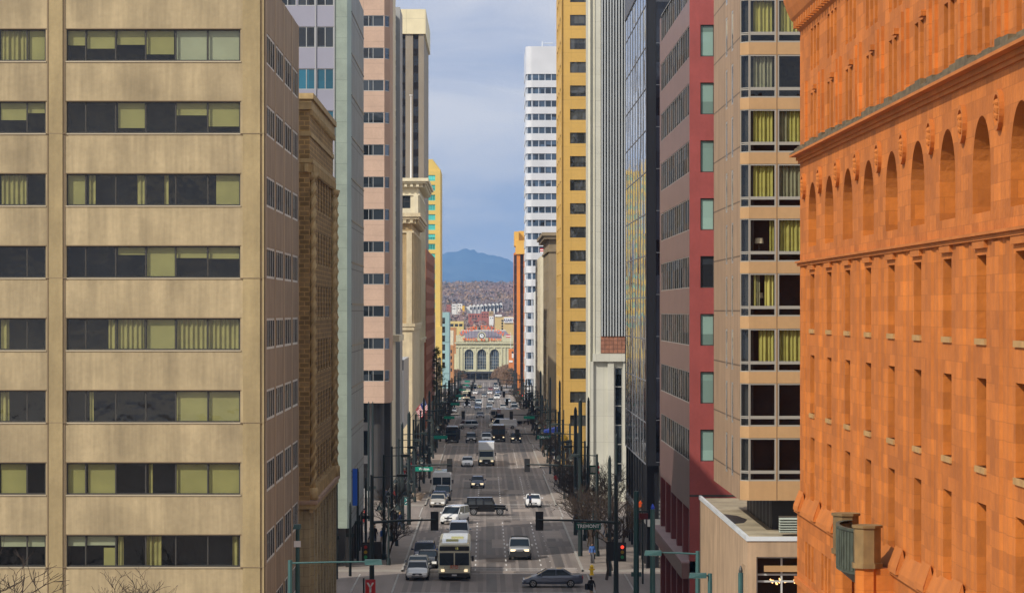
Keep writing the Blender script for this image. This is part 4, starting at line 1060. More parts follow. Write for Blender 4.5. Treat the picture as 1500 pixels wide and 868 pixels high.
# ================================================================== THE STATION AND BEYOND
def build_station():
    D0 = 1600.0; g = gz(D0)-.3; x0, x1 = X(668, D0), X(753, D0)
    st = mat('station_limestone', (.58, .56, .38), .75, var=.08, scale=.15, streak=.05); rf = mat('slate_purple_roof', (.20, .18, .22), .8, var=.12, scale=.15); dk = mat('station_canopy_dark', (.05, .05, .055), .6, var=.1)
    R = thing('railway_station', 'cream stone railway station closing the street, three tall arched windows, clock and red rooftop lettering', 'station', (X(705.5, D0), D0, gz(D0)))
    F = Fac(0, D0, 0); u = lambda p: X(p, D0); mb = MB(R.location)
    r = X(711+6.3, D0); cz = Z(517.5, D0); zb = Z(541, D0); zt = Z(503, D0)
    cs = [u(p) for p in (687, 705.6, 724.4)]
    F.quad(mb, x0, x1, g, zb, 0, st); prev = x0
    for c in cs+[None]:
        a = c-r if c is not None else x1
        F.quad(mb, prev, a, zb, zt, 0, st)
        if c is None: break
        N = 14; pts = [(c-r*math.cos(math.pi*i/N), cz+r*math.sin(math.pi*i/N)) for i in range(N+1)]
        for (a1, q1), (a2, q2) in zip(pts, pts[1:]):
            mb.face([F.p(a1, 0, q1), F.p(a2, 0, q2), F.p(a2, 0, zt), F.p(a1, 0, zt)], st); mb.face([F.p(a2, 0, q2), F.p(a1, 0, q1), F.p(a1, -.9, q1), F.p(a2, -.9, q2)], st)
        for s in (-1, 1): mb.face([F.p(c+s*r, 0, zb), F.p(c+s*r, 0, cz), F.p(c+s*r, -.9, cz), F.p(c+s*r, -.9, zb)], st)
        mb.face([F.p(c-r, 0, zb), F.p(c+r, 0, zb), F.p(c+r, -.9, zb), F.p(c-r, -.9, zb)], st)
        prev = c+r
    close_box(mb, x0, x1, D0, D0+28, g, Z(498, D0), st, 'LRBT')
    F.box(mb, x0, x1, -28, 0.0, zt, Z(496, D0), st)
    mb.build('wall', R)
    mb = MB(R.location)
    F.box(mb, x0-.8, x1+.8, 0, 1.0, Z(503, D0), Z(501, D0), st); F.box(mb, x0-.3, x1+.3, 0, .5, Z(508.5, D0), Z(507.5, D0), st)
    for k in range(64): F.box(mb, x0+k*.49, x0+k*.49+.22, 0, .8, Z(503.9, D0), Z(503, D0), dk if False else st)
    for p in (671, 676, 696, 715, 734, 739, 748): F.box(mb, u(p), u(p+1.8), 0, .45, g, Z(508.5, D0), st)
    F.box(mb, x0, u(681), 0, .6, Z(500.5, D0), Z(490.5, D0), st); F.box(mb, u(735), x1, 0, .6, Z(500.5, D0), Z(490.5, D0), st)
    for c in cs:
        for i in range(14):
            a0, a1 = math.pi*i/14, math.pi*(i+1)/14; q = lambda a, rr, n: F.p(c-rr*math.cos(a), n, cz+rr*math.sin(a))
            mb.face([q(a0, r+.05, .3), q(a1, r+.05, .3), q(a1, r+.7, .3), q(a0, r+.7, .3)], st); mb.face([q(a0, r+.7, .3), q(a1, r+.7, .3), q(a1, r+.7, 0), q(a0, r+.7, 0)], st)
        F.box(mb, c-.35, c+.35, 0, .7, cz+r, cz+r+1.1, st)
    mb.build('cornice', R)
    for c in cs:
        mb = MB(R.location); N = 14; wf = mat('station_window_frame', (.45, .47, .42), .6, var=0)
        pts = [(c-r*math.cos(math.pi*i/N), cz+r*math.sin(math.pi*i/N)) for i in range(N+1)]
        mb.face([F.p(c-r, -.8, zb), F.p(c+r, -.8, zb)]+[F.p(a, -.8, z) for a, z in reversed(pts)], glass_blue)
        for k in (-.6, -.2, .2, .6): F.box(mb, c+r*k-.07, c+r*k+.07, -.79, -.6, zb, cz+r*math.sqrt(1-k*k), wf)
        for k in range(5): F.box(mb, c-r, c+r, -.78, -.62, zb+1.6*k, zb+1.6*k+.14, wf)
        mb.build('arched_window', R)
    mb = MB(R.location); F.box(mb, x0-1, x1+1, .0, 5, Z(546, D0), Z(543.6, D0), dk); F.quad(mb, x0+.5, x1-.5, g, Z(546, D0), .05, glass_dark)
    for k in range(10): F.box(mb, x0+1+k*3.2, x0+1.3+k*3.2, 4.4, 4.8, g, Z(546, D0), dk)
    mb.build('canopy', R)
    # hipped roof
    mb = MB(R.location); ze, zr = Z(498, D0)+.1, Z(484.3, D0); a, b = x0+.3, x1-.3; ra, rb = u(681), u(741)
    P = [(a, D0+.8, ze), (b, D0+.8, ze), (b, D0+27, ze), (a, D0+27, ze)]; T = [(ra-2, D0+9, zr), (rb, D0+9, zr), (rb, D0+19, zr), (ra-2, D0+19, zr)]
    for i in range(4): mb.face([P[i], P[(i+1) % 4], T[(i+1) % 4], T[i]], rf)
    mb.face(T, rf); mb.box(ra-2, rb, D0+8.9, D0+9.2, zr-.1, zr+.45, mat('roof_ridge_white', (.65, .65, .6))); mb.build('roof', R)
    # clock with its stone surround
    cc = (u(705.6), Z(491.5, D0)); mb = MB(R.location)
    def disc(rr, n0, n1, m_, N=24):
        P = [(cc[0]+rr*math.cos(6.2832*i/N), cc[1]+rr*math.sin(6.2832*i/N)) for i in range(N)]
        mb.face([F.p(p[0], n1, p[1]) for p in P], m_)
        for p, q in zip(P, P[1:]+P[:1]): mb.face([F.p(p[0], n0, p[1]), F.p(q[0], n0, q[1]), F.p(q[0], n1, q[1]), F.p(p[0], n1, p[1])], m_)
    disc(X(711+6, D0), -1, .9, st); disc(X(711+4.6, D0), .9, .95, mat('clock_ring_dark', (.10, .10, .12))); disc(X(711+3.0, D0), .95, 1.0, mat('clock_dial', (.75, .8, .82)))
    F.box(mb, cc[0]-.1, cc[0]+.1, 1.0, 1.06, cc[1], cc[1]+.85, dk); F.box(mb, cc[0], cc[0]+.6, 1.0, 1.055, cc[1]-.1, cc[1]+.1, dk)
    F.box(mb, cc[0]-3.4, cc[0]+3.4, -1, .8, Z(499, D0), Z(494.5, D0), st)
    mb.build('clock', R)
    # rooftop lettering
    neon = mat('red_orange_letters', (.85, .16, .03), .5, var=0)
    def letter(ch, x, z, size, tilt, y):
        text_obj('letter', ch, size, neon, R, Vector((x, y, z))-R.location, (math.pi/2, tilt, 0), .12, .05)
    word = 'UNION STATION'; n = len(word)
    for i, ch in enumerate(word):
        t = (i-(n-1)/2)/((n-1)/2)
        if ch != ' ': letter(ch, u(705.6+t*29.5), Z(479.6+t*t*8.8, D0), 2.9, t*.32, D0-.9)
    word = 'TRAVEL by TRAIN'; n = len(word)
    for i, ch in enumerate(word):
        t = (i-(n-1)/2)/((n-1)/2)
        if ch != ' ': letter(ch, u(705.6+t*26.5), Z(497, D0), 2.0, 0, D0-1.1)
    mb = MB(R.location)
    for k in range(13):
        t = (k-6)/6; mb.tube([(u(705.6+t*29.5), D0-.5, Z(500, D0)), (u(705.6+t*29.5), D0-.5, Z(480+t*t*9, D0))], [.06, .06], dk, 4)
    mb.build('letter_frame', R)
    # lower wings
    for a, b in ((X(628, D0), x0), (x1, X(800, D0))):
        mb = MB(R.location); mb.box(a, b, D0+3, D0+22, g, Z(519, D0), st); mb.build('wing', R)
    fp = MB((u(747.5), D0-12, gz(D0-12))); fx = u(747.8); fp.tube([(fx, D0-12, gz(D0-12)), (fx, D0-12, Z(486, D0))], [.16, .1], mat('white_pole_paint', (.7, .7, .7)), 6); fo = fp.build('flagpole')
    tag(fo, 'white flagpole with a drooping flag in front of the station wing', 'flagpole')
    f2 = MB((fx, D0-12, 0)); 
    for k, m_ in enumerate(((.6, .08, .08), (.75, .75, .75), (.6, .08, .08))):
        f2.box(fx-2.4, fx-.1, D0-12.05, D0-11.95, Z(489.4, D0)-.55*(k+1), Z(489.4, D0)-.55*k-.01, mat('flag_band_%d' % k, m_, var=0))
    q = f2.build('flag'); tag(q, 'small red and white flag on the pole beside the station', 'flag')
build_station()
orb2 = mat('orange_signboard', (.60, .20, .055), .7, var=.1, scale=.2)
def billb():
    D = 1420.0; g = gz(D)
    R = simple_block('orange_signboard_building', 'bright orange walled building with white painted panels in front of the station corner', 'building', X(745.3, D), X(756, D), D, D+18, Z(511, D), orb2)
    mb = MB(R.location); F = Fac(0, D, 0); u = lambda p: X(p, D); wh = mat('white_wall_panel', (.75, .75, .72), .6, var=.05); bk = mat('black_wall_panel', (.03, .03, .03), .6, var=0)
    F.box(mb, u(749.8), u(754), 0, .2, Z(524, D), Z(517.5, D), wh); F.box(mb, u(749.5), u(753), 0, .2, Z(517, D), Z(514.5, D), bk); F.box(mb, u(745.5), u(751), 0, .2, Z(530.5, D), Z(527.5, D), wh); mb.build('wall_panel', R)
billb()
# ================================================================== BEYOND THE STATION
def far_things():
    u = lambda p, D: X(p, D)
    yb = mat('pale_yellow_wall', (.62, .50, .20), .8, var=.08, scale=.1); tanb = mat('tan_wall', (.58, .44, .20), .8, var=.1, scale=.1); wh = mat('white_house_wall', (.75, .75, .73), .7, var=.05, scale=.1)
    rb = mat('dusty_red_brick', (.36, .13, .10), .85, var=.15, scale=.1); gr = mat('grey_roofing', (.22, .22, .23), .9, var=.1); dk = mat('dark_slate_panel', (.07, .08, .10), .6, var=.2, scale=.3)
    R = simple_block('tan_warehouse', 'tan building with a white signboard, rising behind the right end of the station roof', 'building', u(725, 1850), u(762, 1850), 1850, 1900, Z(464, 1850), tanb, wgrid=(734.5, 20, 2.5, 1, 468, 4, 3, 4))
    mb = MB(R.location); F = Fac(0, 1850, 0); F.box(mb, u(738, 0)+u(738, 1850), u(752.5, 1850), 0, .8, Z(472.5, 1850), Z(464.5, 1850), wh); F.box(mb, u(725, 1850), u(735, 1850), -8, .6, Z(463.5, 1850), Z(460.5, 1850), wh); mb.build('signboard', R)
    text_obj('sign_text', 'ASARY', 2.3, mat('navy_letter', (.08, .10, .2), .6, var=0), R, Vector((u(745.2, 1850), 1849.1, Z(469, 1850)))-R.location, offset=.06)
    simple_block('yellow_warehouse', 'low yellow building with dark windows, rising behind the left end of the station roof', 'building', u(658, 1900), u(679, 1900), 1900, 1940, Z(470.5, 1900), yb, wgrid=(659.5, 6.5, 5, 3, 474, 20, 4, 1))
    simple_block('orange_brick_shed', 'small orange brown brick building between the yellow building and the station roof', 'building', u(656, 1750), u(668, 1750), 1750, 1780, Z(479.5, 1750), mat('orange_brick', (.60, .25, .07)))
    simple_block('brick_hall', 'long dusty red brick hall below the white townhouses', 'building', u(686, 2500), u(705, 2500), 2500, 2530, Z(459, 2500), rb, wgrid=(688, 4, 2, 4, 461.5, 9, 2.5, 1))
    simple_block('brick_mill', 'taller dusty red brick building with a white chimney, beside the long brick hall', 'building', u(705, 2450), u(716, 2450), 2450, 2480, Z(456, 2450), rb, wgrid=(706, 3.5, 1.5, 3, 459, 4, 2, 2))
    simple_block('white_shed', 'small white shed to the right of the dusty red brick buildings', 'building', u(716.5, 2400), u(723, 2400), 2400, 2420, Z(463, 2400), wh, wgrid=(718, 3, 1.5, 2, 465, 3, 1.5, 1))
    simple_block('brown_flats', 'brown brick flats with small windows above the white shed', 'building', u(716, 2600), u(723, 2600), 2600, 2620, Z(455.5, 2600), brownish, wgrid=(717.5, 2.5, 1.3, 2, 458, 3, 1.5, 1))
    simple_block('pink_far_house', 'small dark pink house at the left end of the white townhouse row', 'house', u(654, 2700), u(660, 2700), 2700, 2715, Z(446, 2700), rb, wgrid=(655.5, 3, 1, 1, 449, 4, 2, 2))
    D = 2800
    for i, (a, b, t, m_) in enumerate(((662, 669, 445, wh), (670, 677, 444.5, wh), (673, 680.2, 451, wh), (681, 686, 449, wh))):
        simple_block('flat_roofed_house', ['white flat roofed house, first of the hillside row', 'white flat roofed house, second of the hillside row', 'lower white house beside the yellow one in the hillside row', 'white house just right of the yellow one in the hillside row'][i], 'house', u(a, D), u(b, D), D+(8 if i == 2 else 0), D+16, Z(t, D), m_, wgrid=(a+1, 2.6, 1.4, 2, t+2, 4, 1.8, 2), group='townhouses on the hillside')
    simple_block('yellow_house', 'narrow bright yellow house in the white hillside row', 'house', u(677.2, D-6), u(680.6, D-6), D-6, D+6, Z(447.5, D-6), mat('bright_yellow_wall', (.75, .45, .04), .7, var=.05), group='townhouses on the hillside')
    ords = ['first', 'second', 'third', 'fourth', 'fifth', 'sixth', 'seventh', 'eighth', 'ninth', 'tenth', 'eleventh']
    for i in range(9):
        a = 686+5.6*i; base = 454.5; t = 448.2-.35*i; w = 5.2
        Dd = D+i*2.5; R = thing('gabled_townhouse', 'white and slate gabled townhouse, %s gable from the left of the hillside row' % ords[i], 'house', (u(a+w/2, Dd), Dd, gz(Dd)), group='townhouses on the hillside')
        x0, x1 = u(a, Dd), u(a+w, Dd); zt = Z(t, Dd); mb = MB(R.location); F = Fac(x0, Dd, 0); W = x1-x0
        F.wall(mb, 0, W, gz(Dd)-1, zt, [(W*.55, W*.95, zt-3.5, zt-.8)], wh, .3); close_box(mb, x0, x1, Dd, Dd+12, gz(Dd)-1, zt, wh, 'LRB')
        mb.box(x0, x0+W*.42, Dd-.3, Dd, gz(Dd)+.5, zt-.2, dk if i > 3 else wh); mb.build('wall', R)
        mb = MB(R.location); m_ = (x0+x1)/2; q = zt+1.9
        for s in (0, 12): mb.face([(x0, Dd+s, zt), (x1, Dd+s, zt), (m_, Dd+s, q)], wh)
        mb.face([(x0-.2, Dd-.3, zt-.1), (m_, Dd-.3, q+.1), (m_, Dd+12.3, q+.1), (x0-.2, Dd+12.3, zt-.1)], gr); mb.face([(x1+.2, Dd-.3, zt-.1), (x1+.2, Dd+12.3, zt-.1), (m_, Dd+12.3, q+.1), (m_, Dd-.3, q+.1)], gr); mb.build('roof', R)
        mb = MB(R.location); F.quad(mb, W*.55, W*.95, zt-3.5, zt-.8, -.2, glass_dark); mb.build('window', R)
    # distant woods: bare crowns and some evergreens, thousands
    rd = random.Random(11)
    mauve = [mat('bare_twig_mauve', (.29, .20, .185), .95, var=.25, scale=.02), mat('bare_twig_tan', (.34, .235, .17), .95, var=.2, scale=.02), mat('bare_twig_grey', (.25, .21, .215), .95, var=.2, scale=.02), mat('far_evergreen', (.05, .07, .045), .9, var=.2, scale=.02)]
    mb = MB((0, 3000, 0))
    def crown(x, y, h, w, m_, n):
        z0 = gz(y)
        for k in range(n):
            a = rd.random()*6.28; r_ = w*.5*math.sqrt(rd.random()); t = rd.random(); z = z0+h*(.12+.88*t); r_ *= (1-.75*t*t)
            c = Vector((x+r_*math.cos(a), y+r_*math.sin(a)*.6, z)); s = w*.11*(.6+rd.random())
            d = [Vector((rd.gauss(0, 1), rd.gauss(0, 1)*.6, rd.gauss(0, 1.3))).normalized()*s for _ in range(3)]
            mb.face([c+d[0], c+d[1], c+d[2]], m_)
    for i in range(5200):
        D_ = 2150+4600*rd.random()**1.15; px = 590+260*rd.random(); x = u(px, D_)
        if D_ < 2860 and 655 < px < 760 and gz(D_) > -40 and rd.random() < .5: continue
        if 2590 < D_ < 2870 and 650 < px < 745: continue
        if 2380 < D_ < 2600 and 682 < px < 726: continue
        h = (6+5*rd.random())*(1+D_/20000); ev = rd.random() < .05
        crown(x, D_, h*(1.1 if ev else 1), h*(.8 if ev else 1.25), mauve[3] if ev else mauve[0 if noise.noise(Vector((x*.012, D_*.003, 0)))+rd.gauss(0, .12) > .08 else 1 if noise.noise(Vector((x*.02, D_*.005, 7)))+rd.gauss(0, .12) > 0 else 2], 40)
    tag(mb.build('distant_woods'), 'mauve brown mass of bare trees covering the far hillside', 'woods', kind='stuff')
    # darker trees one can tell apart just behind the station
    for i, (px, D_, h, ev, lb) in enumerate(((676, 2150, 15, 1, 'dark evergreen tree behind the yellow building, tallest of the pair'), (681, 2100, 12, 1, 'dark evergreen tree just right of the tallest evergreen behind the yellow building'), (699, 2250, 10, 1, 'round dark tree in front of the long brick hall'), (668, 2300, 12, 0, 'russet bare tree above the yellow building'), (690, 2200, 10, 0, 'brown bare tree behind the station lettering'), (720, 2250, 10, 0, 'brown bare tree left of the tan building with the signboard'))):
        R = thing('far_tree', lb, 'tree', (u(px, D_), D_, gz(D_))); mb = MB((u(px, D_), D_, gz(D_)))
        mb.tube([(u(px, D_), D_, gz(D_)), (u(px, D_), D_, gz(D_)+h*.5)], [.4, .2], mauve[2], 6); mb.build('trunk', R)
        mb = MB((u(px, D_), D_, gz(D_))); crown(u(px, D_), D_, h, h*.9, mauve[3] if ev else mat('russet_twigs', (.26, .14, .09), .95, var=.2, scale=.05), 260); mb.build('crown', R)
far_things()

# ------------------------------------------------------------------ ground, hills, mountains
asph = mat('asphalt_road', (.215, .182, .162), .85, var=.16, scale=.5, fine=.08, stretch=(1.5, .12, 1), bump=.15)
walkm = mat('pavement_concrete', (.24, .20, .172), .85, var=.14, scale=.5, joint=(1.5, 1.5, .02), jdark=.8, fine=.08)
kerbm = mat('kerb_stone', (.33, .31, .28), .8, var=.1)
paint = mat('road_paint_white', (.62, .60, .57), .7, var=.2, scale=3)
RX0, RX1 = -6.9, 8.1
IC = [241, 337, 436, 535, 640, 745, 850, 955, 1060, 1165, 1270, 1375, 1480]
def ysplit(a, b, st=20):
    n = max(1, int(math.ceil((b-a)/st))); p = [a+(b-a)*i/n for i in range(n+1)]
    return sorted(set(p+[k for k, _ in GB if a < k < b]))
def sheet(mb, x0, x1, a, b, dz, m_):
    ys = ysplit(a, b)
    for p, q in zip(ys, ys[1:]): mb.face([(x0, p, gz(p)+dz), (x1, p, gz(p)+dz), (x1, q, gz(q)+dz), (x0, q, gz(q)+dz)], m_)
mb = MB(); W = 1200
ys = ysplit(-150, 1700, 50)
for p, q in zip(ys, ys[1:]): mb.face([(-W, p, gz(p)), (W, p, gz(p)), (W, q, gz(q)), (-W, q, gz(q))], asph)
tag(mb.build('ground'), kind='structure')
hill = mat('dry_winter_hillside', (.21, .165, .13), .95, var=.3, scale=.006, fine=.2)
mb = MB(); NX = 40; ys = ysplit(1700, 26500, 140 if False else 400)
ys = sorted(set([1700+75*i for i in range(90)]+[8500+1000*i for i in range(19)]))
def hz(x, y):
    t = min(1, max(0, (y-2900)/900)); return gz(y)+(noise.noise(Vector((x*.0022, y*.0016, 3)))*9+noise.noise(Vector((x*.008, y*.006, 1)))*3)*t
xs = [-4000+8000*i/NX for i in range(NX+1)]+[]
xs = sorted(set(xs+[-900+60*i for i in range(31)]))
mb.v = [(x, y, hz(x, y)) for y in ys for x in xs]; k = mb.m(hill)
for j in range(len(ys)-1):
    for i in range(len(xs)-1):
        a = j*len(xs)+i; mb.f.append((a, a+1, a+1+len(xs), a+len(xs))); mb.mi.append(k)
tag(mb.build('hill_terrain', smooth=True), kind='structure')
def mountains():
    mb = MB(); m_ = mat('mountain_forest', (.09, .12, .14), .95, var=.35, scale=.0012, fine=.25)
    prof = [(300, 392), (420, 384), (520, 376), (600, 372), (640, 369), (655, 366), (672, 364), (684, 361.5), (700, 365), (718, 371), (731, 371.5), (745, 378), (760, 384), (800, 390), (900, 398), (1100, 404)]
    def ridge(px):
        if px <= prof[0][0]: return prof[0][1]
        for (a, ya), (b, yb) in zip(prof, prof[1:]):
            if px <= b: return ya+(yb-ya)*(px-a)/(b-a)
        return prof[-1][1]
    NX, NY = 220, 40; Y0, Y1 = 19500, 26000
    for j in range(NY+1):
        y = Y0+(Y1-Y0)*j/NY
        for i in range(NX+1):
            x = -3400+6800*i/NX; px = VX+x*FPX/24500; px_ = px; t = (y-Y0)/(24500-Y0); H = ((VY-ridge(px))*24500/FPX-40)*(1+.05*noise.noise(Vector((x*.009, 2, 2)))+.035*noise.noise(Vector((x*.025, 5, 2))))
            prf = min(1, t) if t <= 1 else max(0, 1-(t-1)*2.2)
            r_ = abs(noise.noise(Vector((x*.0022, y*.0007, 5))))*1.0+abs(noise.noise(Vector((x*.006, y*.002, 9))))*.5
            mb.v.append((x, y, 38+H*prf**.8*(1)-r_*230*prf*(1-prf*.82)-(abs(noise.noise(Vector((x*.02, 3, y*.004))))*12 if prf > .1 else 0)))
    k = mb.m(m_)
    for j in range(NY):
        for i in range(NX): a = j*(NX+1)+i; mb.f.append((a, a+1, a+NX+2, a+NX+1)); mb.mi.append(k)
    tag(mb.build('mountains', smooth=True), kind='structure')
mountains()
# pavements with kerbs, one block at a time on each side
edges = [90]+[v for c in IC for v in (c-11.5, c+11.5)]+[1560]
mb = MB(); kb = MB()
for a, b in zip(edges[::2], edges[1::2]):
    for x0, x1, s in ((-60, RX0, 1), (RX1, 60, -1)):
        sheet(mb, x0+(.0 if s > 0 else .18), x1-(.18 if s > 0 else 0), a+.2, b-.2, .15, walkm)
        ys_ = ysplit(a, b)
        for p, q in zip(ys_, ys_[1:]):
            e0, e1 = (x1-.18, x1) if s > 0 else (x0, x0+.18)
            kb.hexa([(e0, p, gz(p)-.1), (e1, p, gz(p)-.1), (e1, q, gz(q)-.1), (e0, q, gz(q)-.1), (e0, p, gz(p)+.154), (e1, p, gz(p)+.154), (e1, q, gz(q)+.154), (e0, q, gz(q)+.154)], kerbm)
        for p in (a, b-.2): kb.hexa([(x0, p, gz(p)-.1), (x1, p, gz(p)-.1), (x1, p+.2, gz(p)-.1), (x0, p+.2, gz(p)-.1), (x0, p, gz(p)+.152), (x1, p, gz(p)+.152), (x1, p+.2, gz(p)+.152), (x0, p+.2, gz(p)+.152)], kerbm)
tag(mb.build('pavement'), kind='structure'); tag(kb.build('kerb'), kind='structure')
# worn wheel tracks and patches, then painted lines
mb = MB(); rd = random.Random(5)
seal = mat('road_pale_seam', (.30, .26, .23), .8, var=.3, scale=2); oil = mat('road_oil_stain', (.10, .085, .077), .7, var=.3, scale=.6, stretch=(1, .12, 1), fine=.1); trk = mat('road_wheel_track', (.15, .125, .112), .8, var=.15, scale=.4, stretch=(1, .1, 1), fine=.05); pat = mat('road_patch', (.27, .225, .195), .85, var=.1, scale=.4)
for c in (-5.4, -2.4, .5, 3.3, 6.4):
    sheet(mb, c-1.1, c-.7, 230, 1500, .004, trk); sheet(mb, c+.7, c+1.1, 230, 1500, .004, trk); sheet(mb, c-.42, c+.42, 230, 1500, .004, oil)
for i in range(60):
    y = 235+rd.random()*420; x = rd.choice([-5.3, -2.4, .5, 3.3, 6.3])+rd.random(); w = .7+rd.random()*1.2; h = 2+rd.random()*10; sheet(mb, max(RX0, x-w), min(RX1, x+w), y, y+h, .007, rd.choice([pat, trk]))
for i in range(40):
    y = 235+rd.random()*500; sheet(mb, RX0+rd.random()*7, RX1-rd.random()*7, y, y+(.22 if i % 2 else .12), .009, seal if i % 2 else trk)
tag(mb.build('road_wear_surface'), kind='structure')
iron = mat('cast_iron', (.04, .036, .034), .6, var=.2)
for i, (x, y, lb) in enumerate(((.6, 262, 'round iron manhole cover left of the silver pickup'), (-2.2, 302, 'round iron manhole cover in the bus lane before the second crossing'), (3.2, 298, 'round iron manhole cover behind the silver pickup'), (6.2, 281, 'round iron manhole cover near the right kerb'), (1.2, 372, 'round iron manhole cover past the second crossing'), (3.5, 405, 'round iron manhole cover nearer the box truck'), (-1.6, 243, 'round iron manhole cover beside the front wheel of the bus'))):
    m0 = MB((x, y, gz(y))); m0.tube([(x, y, gz(y)), (x, y, gz(y)+.02)], [.36, .35], iron, 18); tag(m0.build('manhole_cover'), lb, 'manhole cover', 'manhole covers in the road')
mb = MB()
for c0, c1 in zip([218]+IC, IC):
    for x in (-.85, 1.8, 4.8):
        y = c0+12.5
        while y < c1-17: sheet(mb, x-.06, x+.06, y, y+(2.2 if c0 < 800 else 4), .012, paint); y += 5.2
    y = c0+16
    while y < c1-20: sheet(mb, RX0+2.3, RX0+2.42, y, y+.5, .012, paint); sheet(mb, RX1-2.5, RX1-2.38, y, y+.5, .012, paint); y += 6.5
for c in IC:
    for s in (-1, 1):
        for d in (9.2, 12.4): sheet(mb, RX0+.3, RX1-.3, c+s*d-.1, c+s*d+.1, .012, paint)
    sheet(mb, RX0+.3, RX1-.3, c+14.2, c+14.6, .012, paint)
    for s in (-1, 1):
        for xx in (RX0-.4, RX0-3.6, RX1+.3, RX1+3.4): sheet(mb, xx, xx+.15, c-9, c+9, .012, paint)
tag(mb.build('road_marking'), kind='structure')

# ------------------------------------------------------------------ vehicles
def paintm(name, c, rough=.25, metal=0):
    m_ = mat('car_paint_'+name, c, rough, var=0, metal=metal); m_.node_tree.nodes['Principled BSDF'].inputs['Coat Weight'].default_value = .7 if sum(c) > .3 else .15
    return m_
tyre = mat('tyre_rubber', (.02, .02, .02), .9, var=0); rimm = mat('wheel_alloy', (.42, .42, .43), .3, var=0, metal=.8); trimd = mat('black_trim', (.02, .02, .022), .6, var=0)
carglass = mat('car_glass', (.012, .02, .03), .08, var=0, spec=.22); hl_off = mat('headlight_glass', (.75, .75, .72), .15, var=0); hl_on = mat('headlight_lit', (1.0, .80, .50), var=0, emit=.9)
taill = mat('tail_light_red', (.45, .02, .015), .3, var=0); plate = mat('number_plate_white', (.6, .6, .6), .5, var=0); rackm = mat('roof_rack_black', (.015, .015, .015), .5, var=0); orangel = mat('amber_lens', (.8, .3, .03), .4, var=0)
def wheels(root, ys, hw, r=.33, w=.24):
    for y in ys:
        for s in (-1, 1):
            mb = MB(); mb.tube([(s*(hw-w), y, r), (s*(hw+.012), y, r)], [r, r], tyre, 18); t = mb.build('wheel', root)
            mb = MB(); mb.tube([(s*(hw+.005), y, r), (s*(hw+.022), y, r)], [r*.64, r*.60], rimm, 14)
            for k in range(5):
                a = 2*math.pi*k/5; mb.tube([(s*(hw+.024), y+math.cos(a)*r*.22, r+math.sin(a)*r*.22), (s*(hw+.024), y+math.cos(a)*r*.55, r+math.sin(a)*r*.55)], [.045, .03], trimd, 4)
            mb.build('rim', t)
def loft(mb, st, m_):
    """st: (y, zlow, ztop, half width); rounded shoulders"""
    rings = []
    for y, zl, zt, w in st:
        h = zt-zl; P = [(-w*.92, zl), (-w, zl+h*.3), (-w*.985, zl+h*.72), (-w*.93, zt-h*.06), (-w*.8, zt), (0, zt+.025)]
        P += [(-a, b) for a, b in reversed(P[:-1])]; rings.append([(x, y, z) for x, z in P])
    i0 = len(mb.v); n = len(rings[0]); k = mb.m(m_)
    for r_ in rings: mb.v += r_
    for j in range(len(rings)-1):
        for t in range(n):
            A = i0+j*n+t; B = i0+j*n+(t+1) % n; mb.f.append((A, B, B+n, A+n)); mb.mi.append(k)
    mb.f.append(tuple(i0+t for t in reversed(range(n)))); mb.mi.append(k); e = i0+(len(rings)-1)*n; mb.f.append(tuple(e+t for t in range(n))); mb.mi.append(k)
SPEC = {  # L, W, H, clearance, nose z, cowl z, hood length, windshield run, rear glass run, boot length, boot z
    'sedan': (4.75, 1.82, 1.45, .28, .70, .96, 1.15, .75, .75, .85, 1.0), 'hatch': (4.1, 1.76, 1.5, .28, .74, 1.0, .85, .7, .45, .12, 1.0), 'suv': (4.75, 1.92, 1.78, .36, .92, 1.12, 1.15, .6, .35, .1, 1.12),
    'minivan': (5.0, 1.98, 1.85, .30, .88, 1.1, .75, .85, .3, .1, 1.1), 'cargovan': (5.9, 2.05, 2.15, .34, .98, 1.2, .8, .6, .12, .05, 1.2), 'pickup': (5.3, 1.95, 1.82, .42, 1.0, 1.16, 1.3, .6, .2, 1.65, 1.12)}
